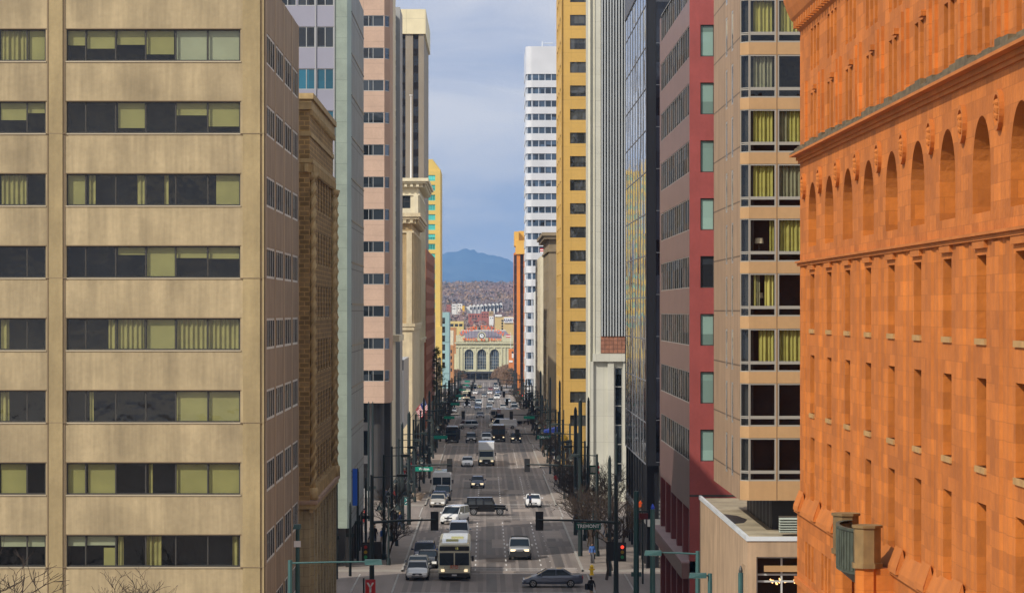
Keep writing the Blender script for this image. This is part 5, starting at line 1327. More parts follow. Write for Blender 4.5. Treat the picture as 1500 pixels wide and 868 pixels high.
def car(kind, px, y_px, label, pm, rz=0, lit=False, D=None, x=None, group=None, extra=()):
    L, W_, H, cl, nz_, cz, hood, ws, rg, boot, bz = SPEC[kind]
    hw = W_/2
    if D is None: D = 88000/(y_px-488) if y_px > 634.6 else 75592/(y_px-508.7)
    R = thing({'suv': 'sport_utility_car', 'sedan': 'saloon_car', 'hatch': 'hatchback_car', 'minivan': 'minivan', 'cargovan': 'cargo_van', 'pickup': 'pickup_truck'}[kind], label, {'sedan': 'car', 'hatch': 'car', 'suv': 'car', 'minivan': 'van', 'cargovan': 'van', 'pickup': 'pickup truck'}[kind], group=group)
    xx = x if x is not None else X(px, D)
    cy = D+(L/2 if abs(math.cos(rz)) > .5 else W_/2)
    R.location = (xx, cy, gz(cy)+.012); R.rotation_euler = (math.atan(-.0075) if abs(math.cos(rz)) > .5 else 0, 0, rz)
    f, b = -L/2, L/2
    mb = MB()
    st = [(f, cl+.12, nz_-.22, hw*.80), (f+.06, cl+.02, nz_-.08, hw*.90), (f+.3, cl, nz_, hw*.97), (f+hood*.6, cl, nz_+(cz-nz_)*.6, hw), (f+hood, cl, cz, hw), (0, cl-.02, cz+.01, hw*1.01), (b-boot-.3, cl, max(bz, cz), hw), (b-.3, cl, bz, hw*.97), (b-.05, cl+.05, bz-.06, hw*.90), (b, cl+.15, bz-.2, hw*.84)]
    if kind == 'sedan': st[-4] = (b-boot, cl, bz, hw)
    loft(mb, st, pm); body = mb.build('body', R, smooth=False, bevel=.02)
    if kind == 'pickup':
        mb = MB(); mb.box(-hw*.82, hw*.82, b-1.6, b-.12, bz-.0, bz+.035, trimd); mb.build('cargo_bed', R)
    # glasshouse
    y0, y1, y2, y3 = f+hood-.05, f+hood+ws, b-boot-rg, b-boot+.02
    if kind != 'sedan': pass
    zb, zt = cz-.02, H-.06; wb, wt = hw*.92, hw*(.78 if kind in ('sedan', 'hatch') else .84)
    g1 = MB(); g1.hexa([(-wb, y0, zb), (wb, y0, zb), (wb, y3, zb), (-wb, y3, zb), (-wt, y1, zt), (wt, y1, zt), (wt, y2, zt), (-wt, y2, zt)], carglass); g1.build('windows', R)
    rf = MB(); e = .012
    rf.hexa([(-wt-e, y1-.06, zt-.02), (wt+e, y1-.06, zt-.02), (wt+e, y2+.08, zt-.02), (-wt-e, y2+.08, zt-.02), (-wt*.9, y1+.08, H), (wt*.9, y1+.08, H), (wt*.9, y2-.05, H), (-wt*.9, y2-.05, H)], pm)
    for s in (-1, 1):
        for (ya, yb_) in ((y0, y1), (y3, y2), ((y0+y3)/2+.1, (y1+y2)/2+.08)): rf.tube([(s*wb, ya, zb), (s*wt, yb_, zt)], [.045, .04], pm, 5)
        if kind == 'cargovan': rf.hexa([(s*wb-.02, y1+.8, zb), (s*wb+.02, y1+.8, zb), (s*wb+.02, y3, zb), (s*wb-.02, y3, zb), (s*wt-.02, y1+.8, zt), (s*wt+.02, y1+.8, zt), (s*wt+.02, y2, zt), (s*wt-.02, y2, zt)], pm)
    rf.build('roof', R, bevel=.02)
    wheels(R, (f+hood*.62+.1 if hood > .9 else f+.85, b-(boot*.5+.55 if boot > .5 else .95)), hw, .36 if kind in ('suv', 'pickup', 'cargovan') else .32)
    for s in (-1, 1):
        mb = MB(); mb.hexa([(s*hw*.58-.24, f-.01, nz_-.27), (s*hw*.58+.24, f-.01, nz_-.27), (s*hw*.6+.2, f+.3, nz_-.24), (s*hw*.6-.2, f+.3, nz_-.24), (s*hw*.6-.23, f+.03, nz_-.07), (s*hw*.6+.22, f+.03, nz_-.07), (s*hw*.62+.2, f+.32, nz_-.03), (s*hw*.62-.2, f+.32, nz_-.03)], hl_on if lit else hl_off); mb.build('headlight', R)
        mb = MB(); mb.box(s*hw*.72-.14, s*hw*.72+.14, b-.12, b+.01, bz-.33, bz-.12, taill); mb.build('tail_light', R)
        mb = MB(); mb.box(s*(hw+.12)-.1, s*(hw+.12)+.1, y0+.3, y0+.42, cz+.0, cz+.16, pm if kind != 'cargovan' else trimd); mb.tube([(s*hw*.93, y0+.4, cz), (s*(hw+.06), y0+.38, cz+.06)], [.03, .03], trimd, 5); mb.build('mirror', R)
    mb = MB(); mb.box(-hw*.42, hw*.42, f-.012, f+.12, nz_-.27, nz_-.12, trimd); mb.box(-hw*.5, hw*.5, f-.036, f+.1, cl+.02, cl+.09, trimd); mb.box(-.09, .09, f-.02, f+.0, nz_-.22, nz_-.16, rimm); mb.build('grille', R)
    mb = MB(); mb.box(-hw*.85, hw*.85, f-.03, f+.1, cl+.0, cl+.17, trimd if 'darkbumper' in extra or kind in ('suv', 'cargovan') else pm); mb.box(-.16, .16, f-.045, f-.03, cl+.1, cl+.22, plate); mb.box(-hw*.6, hw*.6, f+.0, f+.05, cl-.04, cl+.03, trimd); mb.build('bumper', R)
    mb = MB(); mb.box(-.16, .16, b+.0, b+.015, cl+.25, cl+.37, plate); mb.build('number_plate', R)
    if 'rack' in extra:
        mb = MB()
        for yy in (y1+.3, y2-.3): mb.box(-wt*.95, wt*.95, yy, yy+.08, H+.06, H+.12, rackm)
        for s in (-1, 1): mb.box(s*wt*.9-.03, s*wt*.9+.03, y1+.1, y2-.1, H-.0, H+.09, rackm)
        mb.build('roof_rack', R)
    if 'lightbar' in extra:
        mb = MB(); mb.box(-wt*.8, wt*.8, y1+.5, y1+.75, H+.02, H+.14, rackm); mb.build('light_bar', R)
    if 'darkbumper' in extra:
        mb = MB(); mb.box(-hw*.9, hw*.9, f-.05, f+.06, cl-.05, cl+.36, trimd); mb.box(-hw*.3, hw*.3, f-.03, f+.02, nz_-.3, nz_-.06, rimm); mb.build('bull_bar', R)
    return R
def Dof(y): return 88000/(y-488) if y > 634.6 else 75592/(y-508.7)
def truck(px, y_px, label, name, cat, pm, L, W_, H, kind='box', rz=0, lit=True, cabm=None, x=None):
    D = Dof(y_px); R = thing(name, label, cat); cy = D+(L/2 if abs(math.cos(rz)) > .5 else W_/2); R.location = (x if x is not None else X(px, D), cy, gz(cy)+.012); R.rotation_euler = (math.atan(-.0075), 0, rz); hw = W_/2; f, b = -L/2, L/2; cabm = cabm or pm
    if kind == 'box':      # cab over low nose plus a tall box
        mb = MB(); mb.box(-hw*.9, hw*.9, f+.25, f+2.0, .45, 1.15, cabm); mb.hexa([(-hw*.88, f+.05, .5), (hw*.88, f+.05, .5), (hw*.9, f+1.9, .5), (-hw*.9, f+1.9, .5), (-hw*.86, f+.12, 1.35), (hw*.86, f+.12, 1.35), (hw*.9, f+1.9, 1.35), (-hw*.9, f+1.9, 1.35)], cabm)
        mb.hexa([(-hw*.86, f+1.0, 2.18), (hw*.86, f+1.0, 2.18), (hw*.86, f+1.9, 2.18), (-hw*.86, f+1.9, 2.18), (-hw*.8, f+1.1, 2.3), (hw*.8, f+1.1, 2.3), (hw*.8, f+1.9, 2.3), (-hw*.8, f+1.9, 2.3)], cabm); mb.build('cab', R, bevel=.04)
        mb = MB(); mb.hexa([(-hw*.84, f+.35, 1.35), (hw*.84, f+.35, 1.35), (hw*.88, f+1.9, 1.35), (-hw*.88, f+1.9, 1.35), (-hw*.8, f+.95, 2.19), (hw*.8, f+.95, 2.19), (hw*.84, f+1.9, 2.19), (-hw*.84, f+1.9, 2.19)], carglass); mb.build('windscreen', R)
        mb = MB(); mb.box(-hw, hw, f+1.95, b, .75, H, pm); mb.box(-hw*.95, hw*.95, f+1.2, f+1.96, 2.35, H-.03, pm); mb.build('cargo_box', R, bevel=.04)
        mb = MB(); mb.box(-hw*.7, hw*.7, f+2, b-.2, .45, .75, trimd); mb.build('chassis', R)
        gy, gz_ = f+.04, .85
    else:                  # step van or bus: one body
        mb = MB(); st = [(f, .5, H-.15, hw*.95), (f+.12, .42, H-.02, hw*.99), (f+.5, .4, H, hw), (b-.3, .4, H, hw), (b, .5, H-.1, hw*.96)]
        rings = []
        i0 = 0; k = mb.m(pm)
        for (y, zl, zt, w) in st:
            P = [(-w, zl), (-w, zt-.25), (-w*.93, zt-.06), (-w*.8, zt), (w*.8, zt), (w*.93, zt-.06), (w, zt-.25), (w, zl)]; mb.v += [(a, y, c) for a, c in P]
        n = 8
        for j in range(len(st)-1):
            for t in range(n): A = j*n+t; B = j*n+(t+1) % n; mb.f.append((A, B, B+n, A+n)); mb.mi.append(k)
        mb.f.append(tuple(reversed(range(n)))); mb.mi.append(k); mb.f.append(tuple((len(st)-1)*n+t for t in range(n))); mb.mi.append(k)
        mb.build('body', R)
        w0, w1 = (1.25, 2.25) if kind == 'bus' else (1.35, 2.3)
        for s in (-1, 1):
            mb = MB(); a, c = (.05, hw*.92); xa, xb = (a, c) if s > 0 else (-c, -a)
            mb.hexa([(xa, f-.03, w0), (xb, f-.03, w0), (xb, f+.1, w0), (xa, f+.1, w0), (xa, f+.0, w1), (xb, f+.0, w1), (xb, f+.2, w1), (xa, f+.2, w1)], carglass); mb.build('windscreen', R)
        gy, gz_ = f-.02, .95
        mb = MB()
        if kind == 'bus':
            mb.box(-hw*.92, hw*.92, f-.02, f+.1, 2.42, 2.78, trimd); mb.build('destination_display', R)
            text_obj('display_text', '15', .26, mat('display_text', (.75, .7, .2), var=0, emit=.4), R, (.2, f-.026, 2.6))
            for k in range(7):
                for s in (-1, 1):
                    m2 = MB(); m2.box(s*(hw+.002)-.01, s*(hw+.002)+.01, f+.9+k*1.5, f+2.2+k*1.5, 1.35, 2.35, carglass); m2.build('side_window', R)
            m2 = MB(); rm = mat('rack_metal', (.3, .3, .28), .4, var=0, metal=.6)
            for z in (.95, 1.12): m2.box(-.8, .8, f-.3, f-.26, z, z+.035, rm)
            for xx in (-.8, -.4, .4, .78): m2.box(xx, xx+.03, f-.3, f-.02, .9, .94, rm); m2.box(xx, xx+.03, f-.3, f-.27, .9, 1.15, rm)
            m2.build('bicycle_rack', R)
            for s in (-1, 1):
                m2 = MB(); m2.box(-.7 if s < 0 else -.3, .3 if s < 0 else .7, f+4+s*1.6, f+5.2+s*1.6, H-.01, H+.08, mat('olive_roof_hatch', (.42, .42, .2), .7)) ; m2.build('roof_hatch', R)
            text_obj('emblem', 'RTD', .34, mat('emblem_red', (.6, .12, .05), .5, var=0), R, (0, f-.035, 1.1), offset=.012)
            m2 = MB()
            for s in (-1, 1): m2.tube([(s*.25, f-.05, 1.22), (s*.75, f-.05, 1.75)], [.015, .012], trimd, 4)
            m2.build('wiper', R)
    mb = MB(); mb.box(-hw*.97, hw*.97, f-.12, f+.15, .32, .62, trimd); mb.box(-.2, .2, f-.14, f-.12, .4, .52, plate); mb.build('bumper', R)
    if kind != 'bus': mb = MB(); mb.box(-hw*.45, hw*.45, gy-.02, gy+.02, gz_-.22, gz_+.12, trimd); mb.build('grille', R)
    for s in (-1, 1):
        mb = MB(); q = s*hw*.72; mb.box(q-.14, q+.14, gy-.03, gy+.02, gz_-.22, gz_-.02, hl_on if lit else hl_off); mb.build('headlight', R)
        mb = MB(); mb.box(s*(hw+.18)-.09, s*(hw+.18)+.09, f+.25, f+.33, 1.55, 2.0, trimd); mb.tube([(s*hw*.9, f+.3, 1.9), (s*(hw+.18), f+.3, 1.9)], [.02, .02], trimd, 4); mb.build('mirror', R)
    wheels(R, ((f+2.3 if kind == 'bus' else f+.95), b-(3.0 if kind == 'bus' else 1.5)), hw*.98, .46, .3)
    return R
silver = paintm('silver', (.42, .43, .44), .3, .5); whitep = paintm('white', (.66, .66, .66)); dblue = paintm('midnight_blue', (.03, .045, .10)); navy = paintm('slate_blue', (.10, .12, .17), .3, .3); blackp = paintm('black', (.007, .007, .008)); champagne = paintm('champagne', (.42, .38, .32), .3, .4)
greyp = paintm('grey', (.17, .18, .19), .3, .4); cream = paintm('cream', (.60, .57, .43), .45); tealp = paintm('teal', (.05, .32, .28)); yellowp = paintm('yellow', (.85, .55, .02)); redp = paintm('red', (.5, .05, .03)); bluep = paintm('mid_blue', (.08, .16, .36)); brownp = paintm('dark_brown', (.05, .03, .02)); paleblue = paintm('pale_blue', (.45, .52, .6))
car('sedan', 810, 860, 'slate blue grey saloon crossing sideways in the first crossing', navy, rz=-math.pi/2)
truck(665.5, 850, 'cream city bus with lit amber headlights at the near crossing', 'city_bus', 'bus', cream, 12.2, 2.6, 3.05, 'bus')
car('sedan', 611, 850, 'silver saloon parked at the kerb left of the bus, nearest of the parked cars', silver)
car('sedan', 612, 0, 'dark grey saloon nose to tail behind the nearest parked silver saloon', greyp, D=248.9)
car('sedan', 626, 833, 'black saloon with a pale bonnet beside the parked cars', blackp)
car('suv', 619, 0, 'dark blue grey car at the far end of the parked cars beside the bus', dblue, D=260.5, x=-5.3)
car('minivan', 672, 0, 'white minivan queueing right behind the bus', whitep, D=288)
car('minivan', 664, 768, 'white minivan angled across the lane behind the queue', whitep, rz=math.radians(-16), x=-3.2)
car('sedan', 641, 743, 'champagne silver saloon leading the parked row past the second crossing', champagne)
car('sedan', 643.5, 0, 'dark saloon parked second in the row past the second crossing', dblue, D=351.5)
car('suv', 648, 0, 'dark sport utility car third in the row, in front of the white step van', blackp, D=358)
truck(647, 726, 'white step van with a pale windscreen parked past the second crossing', 'step_van', 'van', whitep, 7, 2.35, 3.0, 'step', lit=False)
car('hatch', 699.5, 715, 'dark blue hatchback driving alone in the middle lane', dblue, lit=True)
car('sedan', 781.5, 743, 'white saloon waiting at the second crossing behind a walking man', whitep)
car('pickup', 761.5, 820, 'silver white pickup with a dark roof bar and bumper driving towards the first crossing', silver, lit=True, extra=('rack', 'darkbumper'))
truck(712.5, 682, 'white box truck with a cream cab in the middle lane', 'box_truck', 'truck', whitep, 7.5, 2.45, 3.55, 'box', cabm=cream)
car('sedan', 684.5, 683.5, 'white saloon left of the box truck', whitep)
truck(662, 648.5, 'black delivery truck with a grey top stopped on the left of the fourth crossing', 'delivery_truck', 'truck', blackp, 7, 2.45, 3.0, 'step', lit=False)
car('suv', 690, 648.5, 'black sport utility car stopped in the line at the fourth crossing', blackp)
car('suv', 712.5, 648.5, 'white sport utility car with a roof rack stopped in the line at the fourth crossing', whitep, extra=('rack',))
truck(730.5, 646.5, 'dark brown delivery truck with a pale roof and lit headlights at the fourth crossing', 'parcel_truck', 'truck', brownp, 7.5, 2.45, 3.05, 'step')
car('pickup', 756, 648.5, 'black pickup with lit headlights on the right of the line at the fourth crossing', blackp, lit=True)
car('suv', 684, 628, 'silver sport utility car turning across the fifth crossing', silver, rz=math.radians(-62))
car('cargovan', 736.5, 628, 'long white cargo van crossing sideways at the fifth crossing', whitep, rz=math.radians(-86))
truck(748, 621, 'white truck with a big box behind the crossing cargo van', 'box_truck', 'truck', whitep, 8, 2.5, 3.4, 'box', rz=math.radians(-70))
truck(726, 616, 'white step van facing the camera behind the crossing cargo van', 'step_van', 'van', whitep, 7, 2.3, 2.8, 'step', lit=False)
far = [('sedan', 703.5, 612, 'dark blue saloon alone in the lane past the fifth crossing', dblue), ('suv', 684.5, 597, 'white sport utility car in front of the distant bus', whitep), ('sedan', 700, 600, 'mid blue saloon in the middle lane, nearer of two in line', bluep), ('suv', 701, 593, 'pale blue car behind the mid blue saloon', paleblue),
       ('sedan', 717, 598.5, 'pale blue silver saloon in the right middle lane', paleblue), ('suv', 719, 591, 'silver sport utility car behind the pale blue silver saloon', silver), ('sedan', 664, 605, 'white saloon parked by the left kerb past the fifth crossing', whitep), ('sedan', 737, 599.5, 'white saloon with red marks on the right past the sixth crossing', whitep), ('suv', 754, 602, 'grey sport utility car parked by the right kerb past the sixth crossing', greyp),
       ('sedan', 753, 596, 'silver saloon parked behind the grey sport utility car', silver), ('minivan', 728, 585, 'white minivan far up the right lane', whitep), ('sedan', 744, 590, 'pale blue saloon far up by the right kerb', paleblue), ('sedan', 717.5, 577.5, 'white saloon with an orange roof far up the street', whitep), ('hatch', 718.5, 572.5, 'orange red hatchback far up the street', redp), ('sedan', 702.5, 568.5, 'yellow cab far up the street', yellowp),
       ('sedan', 696, 577.5, 'white saloon far up the left middle lane', whitep), ('minivan', 671, 586, 'teal minivan by the left kerb far up the street', tealp), ('sedan', 686, 567.5, 'teal saloon far up beside the yellow cab', tealp), ('sedan', 729, 577, 'blue saloon in the far right queue', bluep), ('suv', 727, 571, 'white sport utility car in the far right queue', whitep), ('sedan', 731, 581, 'black saloon in the far right queue', blackp), ('suv', 726, 566, 'black sport utility car at the far end of the right queue', blackp),
       ('suv', 692, 588, 'black sport utility car far up in the left lane', blackp), ('sedan', 709, 582, 'grey saloon far up in the middle lane', greyp), ('sedan', 668, 595, 'black saloon parked by the left kerb far up', blackp), ('sedan', 741, 606, 'grey saloon stopped on the right past the fifth crossing', greyp)]
for k, px, y, lb, pm in far: car(k, px, y, lb, pm)
truck(683.5, 586, 'white and green bus far up the left lane', 'city_bus', 'bus', cream, 12, 2.6, 3.1, 'bus')
truck(693.5, 573.5, 'white bus far up the street behind the left lane cars', 'city_bus', 'bus', whitep, 12, 2.6, 3.1, 'bus')
def jeep():
    D = 330; R = thing('off_road_car', 'black boxy off road car crossing the street sideways at the second crossing', 'car'); R.location = (X(713, D), D+.9, gz(D)+.012); R.rotation_euler = (0, 0, math.pi/2)
    L, hw = 4.4, .94; f, b = -L/2, L/2; mb = MB(); p = blackp
    mb.hexa([(-.62, f+.1, .6), (.62, f+.1, .6), (hw*.92, f+1.5, .6), (-hw*.92, f+1.5, .6), (-.58, f+.14, 1.12), (.58, f+.14, 1.12), (hw*.8, f+1.35, 1.2), (-hw*.8, f+1.35, 1.2)], p); mb.box(-hw*.92, hw*.92, f+1.3, b, .42, 1.2, p)
    for s in (-1, 1):
        for y0, y1 in ((f+.15, f+1.35), (b-1.25, b-.1)): mb.box(s*hw-.16, s*hw+.1, y0, y1, .88, .96, trimd)
    mb.build('body', R, bevel=.03)
    mb = MB(); mb.hexa([(-hw*.86, f+1.36, 1.2), (hw*.86, f+1.36, 1.2), (hw*.86, b-.03, 1.2), (-hw*.86, b-.03, 1.2), (-hw*.8, f+1.65, 1.88), (hw*.8, f+1.65, 1.88), (hw*.8, b-.1, 1.88), (-hw*.8, b-.1, 1.88)], mat('tinted_side_glass', (.05, .055, .06), .15, var=0, spec=.3)); mb.build('windows', R)
    mb = MB(); mb.box(-hw*.84, hw*.84, f+1.6, b-.05, 1.86, 1.96, p)
    for s in (-1, 1):
        for y0, y1 in ((f+1.36, f+1.65), (f+2.55, f+2.6), (f+3.35, f+3.4), (b-.06, b-.12)): mb.tube([(s*hw*.87, y0, 1.2), (s*hw*.81, y1, 1.88)], [.09, .09], p, 5)
    mb.build('roof', R)
    wheels(R, (f+.75, b-.75), hw+.05, .42, .28)
    mb = MB(); mb.tube([(0, b+.02, 1.0), (0, b+.28, 1.0)], [.4, .4], tyre, 18); mb.build('spare_wheel', R)
    for s in (-1, 1): mb = MB(); mb.tube([(s*.42, f+.08, .95), (s*.42, f+.14, .95)], [.11, .11], hl_off, 10); mb.build('headlight', R)
    mb = MB(); mb.box(-.8, .8, f-.12, f+.08, .5, .68, trimd); mb.build('bumper', R)
    mb = MB(); mb.box(-.3, .3, f+.08, f+.13, .75, 1.1, trimd); mb.build('grille', R)
jeep()
CLOUD_A = (.76, .81, .92, 1); CLOUD_B = (1.28, 1.21, 1.10, 1); LOW = (.80, .79, .80, 1); HIGH = (.54, .56, .66, 1)
SUN_E = 3.4; HAZE_D = 6e-5; HAZE_C = (.25, .52, 1, 1); EXPO = 0.15
# ------------------------------------------------------------------ street furniture
polem = mat('dark_green_pole_paint', (.012, .023, .023), .5, var=.1, scale=2); tealpole = mat('teal_pole_paint', (.035, .10, .098), .45, var=.1, scale=2); glassw = mat('milky_lamp_glass', (.7, .68, .6), .4, var=0); signg = mat('street_sign_green', (.0, .22, .15), .45, var=0); signw = mat('sign_lettering_white', (.8, .8, .8), .5, var=0)
OR = ['first', 'second', 'third', 'fourth', 'fifth', 'sixth', 'seventh', 'eighth', 'ninth', 'tenth', 'eleventh', 'twelfth', 'thirteenth', 'fourteenth', 'fifteenth', 'sixteenth', 'seventeenth', 'eighteenth', 'nineteenth', 'twentieth', 'twenty-first', 'twenty-second', 'twenty-third', 'twenty-fourth', 'twenty-fifth', 'twenty-sixth']
def lamp(x, y, h, ang, arm, label, m_=None, group='street lamps along the street', head=1):
    m_ = m_ or polem; g = gz(y)+.15; R = thing('street_lamp', label, 'street lamp', (x, y, g), group=group); r = .14
    mb = MB(); mb.tube([(0, 0, 0), (0, 0, .5), (0, 0, .52), (0, 0, h)], [.26, .24, r*1.2, r*.75], m_, 8); mb.build('pole', R)
    dx, dy = math.cos(ang), math.sin(ang); mb = MB(); mb.tube([(0, 0, h-.15), (dx*arm*.5, dy*arm*.5, h-.1), (dx*arm, dy*arm, h-.08)], [.05, .045, .04], m_, 6); mb.build('arm', R)
    mb = MB(); c = Vector((dx*(arm+.3), dy*(arm+.3), h-.1)); a = Vector((dx, dy, 0))*.42; b = Vector((-dy, dx, 0))*.2
    mb.hexa([c-a-b+Vector((0, 0, -.12)), c+a-b+Vector((0, 0, -.12)), c+a+b+Vector((0, 0, -.12)), c-a+b+Vector((0, 0, -.12)), c-a-b+Vector((0, 0, .12)), c+a*.9-b*.8+Vector((0, 0, .12)), c+a*.9+b*.8+Vector((0, 0, .12)), c-a+b+Vector((0, 0, .12))], m_ if head else m_)
    q = mb.build('lamp_head', R); mb = MB(); mb.box(c.x-.2, c.x+.2, c.y-.14, c.y+.14, c.z-.135, c.z-.121, glassw); mb.build('lens', q)
    return R
# the tall teal ones in front
lamp(X(425, 144), 144, 9, 0, 4.0-.3, 'teal street lamp whose long arm reaches over the road before the ornate building base', tealpole)
lamp(X(436, 168), 168, 9.2, -math.pi/2, .25, 'teal lamp post with a white sign below its head, against the tan concrete block', tealpole)
lamp(X(1022, 150), 150, 9, math.pi, X(1022, 150)-X(965, 150), 'teal street lamp reaching left from the front of the tan podium', tealpole)
lamp(X(1040, 146), 146, 8.2, math.pi, .3, 'teal lamp post with a short head, right against the tan podium', tealpole)
def plain_pole(x, y, ztop, label, m_, cap=None, r=.13):
    g = gz(y)+.15; R = thing('utility_pole', label, 'pole', (x, y, g)); mb = MB(R.location); mb.tube([(x, y, g), (x, y, ztop)], [r*1.2, r], m_, 10); mb.build('pole', R)
    if cap: mb = MB(R.location); mb.tube([(x, y, ztop), (x, y, ztop+.12), (x, y, ztop+.32)], [r*.7, r*.8, .03], cap, 8); mb.build('cap', R)
    mb = MB(R.location); mb.box(x-.35, x+.35, y-.03, y+.03, g+3.2, g+3.5, m_); mb.build('bracket', R)
    return R
plain_pole(X(932, 206), 206, Z(719, 206), 'plain tall teal pole in front of the red granite arcade', tealpole, r=.17)
plain_pole(X(956, 184), 184, Z(745, 184), 'teal pole topped with a small blue cap beside the red granite arcade', tealpole, mat('blue_cap', (.02, .08, .6), .4, var=0), r=.15)
plain_pole(X(1085, 140), 140, Z(838, 140), 'short teal pole with a black cap against the podium wall', tealpole, frame_dk, r=.12)
plain_pole(X(491, 243), 243, Z(655, 243), 'dark pole between the ornate building and the green marble tower', polem, polem, r=.2)
# white notice on the left lamp post
b = MB((X(436, 168), 167.8, Z(796, 168))); b.box(X(431, 168), X(441, 168), 167.7, 167.75, Z(800, 168), Z(791, 168), signw); tag(b.build('notice_sign'), 'small white notice fixed on the teal lamp post by the concrete block', 'sign')
def signal_head(mb_parent, x, y, z, face=1, red=False):
    """three-lens signal facing +Y (face=1) away from the camera; z = centre"""
    mb = MB(mb_parent.location); mb.box(x-.3, x+.3, y-.02*face-.01, y-.02*face+.01, z-.72, z+.72, trimd); mb.box(x-.18, x+.18, min(y, y+.22*face), max(y, y+.22*face), z-.6, z+.6, trimd)
    h = mb.build('signal_head', mb_parent)
    for k, c in enumerate(((.35, .02, .02), (.4, .25, .02), (.02, .3, .1))):
        mb = MB(mb_parent.location); mb.tube([(x, y+.22*face, z+.38-.38*k), (x, y+.25*face, z+.38-.38*k)], [.13, .13], mat('lens_%s' % 'red amber green'.split()[k], c, .4, var=0) if not (red and k == 0) else mat('lens_red_lit', (1, .06, .03), var=0, emit=1.2), 10); mb.build('lens', h)
def mast(xp, y, xh, label, arm_h=5.7, sign=None, signx=None, extra_lamp=True, board=True):
    g = gz(y)+.1; R = thing('traffic_signal', label, 'traffic signal', (xp, y, g), group='traffic signals at the crossings'); s = 1 if xh > xp else -1
    mb = MB(R.location); mb.tube([(xp, y, g), (xp, y, g+.4), (xp, y, g+9.2)], [.28, .20, .13], polem, 10); mb.build('pole', R)
    mb = MB(R.location); mb.tube([(xp, y, g+arm_h-.1), ((xp+xh)/2, y, g+arm_h+.05), (xh+s*.1, y, g+arm_h+.1)], [.11, .09, .06], polem, 8); mb.build('arm', R)
    signal_head(R, xh, y+.15, g+arm_h); signal_head(R, xp+s*.45, y+.2, g+3.4)
    signal_head(R, xp-s*.45, y-.3, g+3.4, -1, red=(s < 0))
    if extra_lamp:
        mb = MB(R.location); mb.tube([(xp, y, g+9.0), (xp+s*2.2, y, g+9.15)], [.06, .04], polem, 6); mb.box(xp+s*2.2-.3, xp+s*2.2+.5, y-.15, y+.15, g+9.05, g+9.25, polem); mb.build('lamp_arm', R)
    if board:
        mb = MB(R.location); cx = xp+s*(2.3 if not signx else abs(signx-xp)); 
        mb.box(cx-.95, cx+.95, y-.12, y-.09, g+arm_h-.62, g+arm_h-.14, signg if sign != 'TREMONT' else mat('street_sign_dull_green', (.0, .09, .06), .5, var=0)); p = mb.build('street_sign', R)
        if sign:
            text_obj('sign_text', sign, .36, signw, p, Vector((cx, y-.125, g+arm_h-.38))-R.location, offset=.01)
for i, c in enumerate(IC[:9]):
    y = c-13.5
    mast(-8.6 if i != 1 else -9.0, y, -3.85, 'traffic signal mast on the left side of the %s crossing, signal head over the road' % OR[i], sign='Welton' if i == 1 else None, signx=-6.6 if i == 1 else None, board=(i != 0))
    mast(9.9, y, 4.1 if i == 0 else 4.5, 'traffic signal mast on the right side of the %s crossing, signal head over the road' % OR[i], sign='TREMONT' if i == 0 else ('California' if i == 2 else None), signx=X(862, 227) if i == 0 else (X(797, 422) if i == 2 else None), extra_lamp=(i != 0), board=(i in (0, 2, 3)))
# tall lamps and short bracket lamps between the crossings
def bracket_lamp(x, y, label):
    g = gz(y)+.15; R = thing('bracket_lamp', label, 'street lamp', (x, y, g), group='twin bracket lamps on the pavements')
    mb = MB(); mb.tube([(0, 0, 0), (0, 0, .6), (0, 0, .62), (0, 0, 5.6)], [.18, .16, .09, .07], polem, 8)
    mb.tube([(0, 0, 5.6), (0, 0, 5.9)], [.1, .01], polem, 6); mb.build('pole', R)
    for s in (-1, 1):
        P = [(s*(.75*math.sin(t*math.pi*.5+0) if t < 1 else .75), 0, 4.6+.75*(1-math.cos(t*math.pi)) / 2) for t in (0, .2, .4, .6, .8, 1)]
        mb = MB(); mb.tube(P+[(s*.8, 0, 5.1)], [.04]*7, polem, 5); mb.tube([(s*.8, 0, 5.12), (s*.8, 0, 4.95), (s*.8, 0, 4.72)], [.05, .2, .26], polem, 10); a = mb.build('lamp_shade', R)
        mb = MB(); mb.tube([(s*.8, 0, 4.74), (s*.8, 0, 4.55)], [.2, .1], glassw, 8); mb.build('globe', a)
kl = kr = bl = 0
y = 262
for bi, (a, b) in enumerate(zip([c+12 for c in IC[:8]], [c-14 for c in IC[1:9]])):
    n = 3 if bi < 5 else 2
    for k in range(n):
        yy = a+(b-a)*(k+.5)/n+random.uniform(-2, 2)
        lamp(-8.7+random.uniform(-.3, .3), yy, 9.0+random.uniform(-.5, .6), 0, 1.6, 'tall dark green lamp post on the left pavement, %s along from the first crossing' % OR[kl]); kl += 1
        lamp(10.2+random.uniform(-.3, .3), yy+4, 9.0+random.uniform(-.5, .6), math.pi, 1.6, 'tall dark green lamp post on the right pavement, %s along from the first crossing' % OR[kr]); kr += 1
    if bi < 5:
        for k in range(3):
            yy = a+(b-a)*(k+.2)/3
            bracket_lamp(-8.3, yy, 'short twin bracket lamp on the left pavement, %s along from the first crossing' % OR[bl]); bracket_lamp(9.5, yy+7, 'short twin bracket lamp on the right pavement, %s along from the first crossing' % OR[bl]); bl += 1
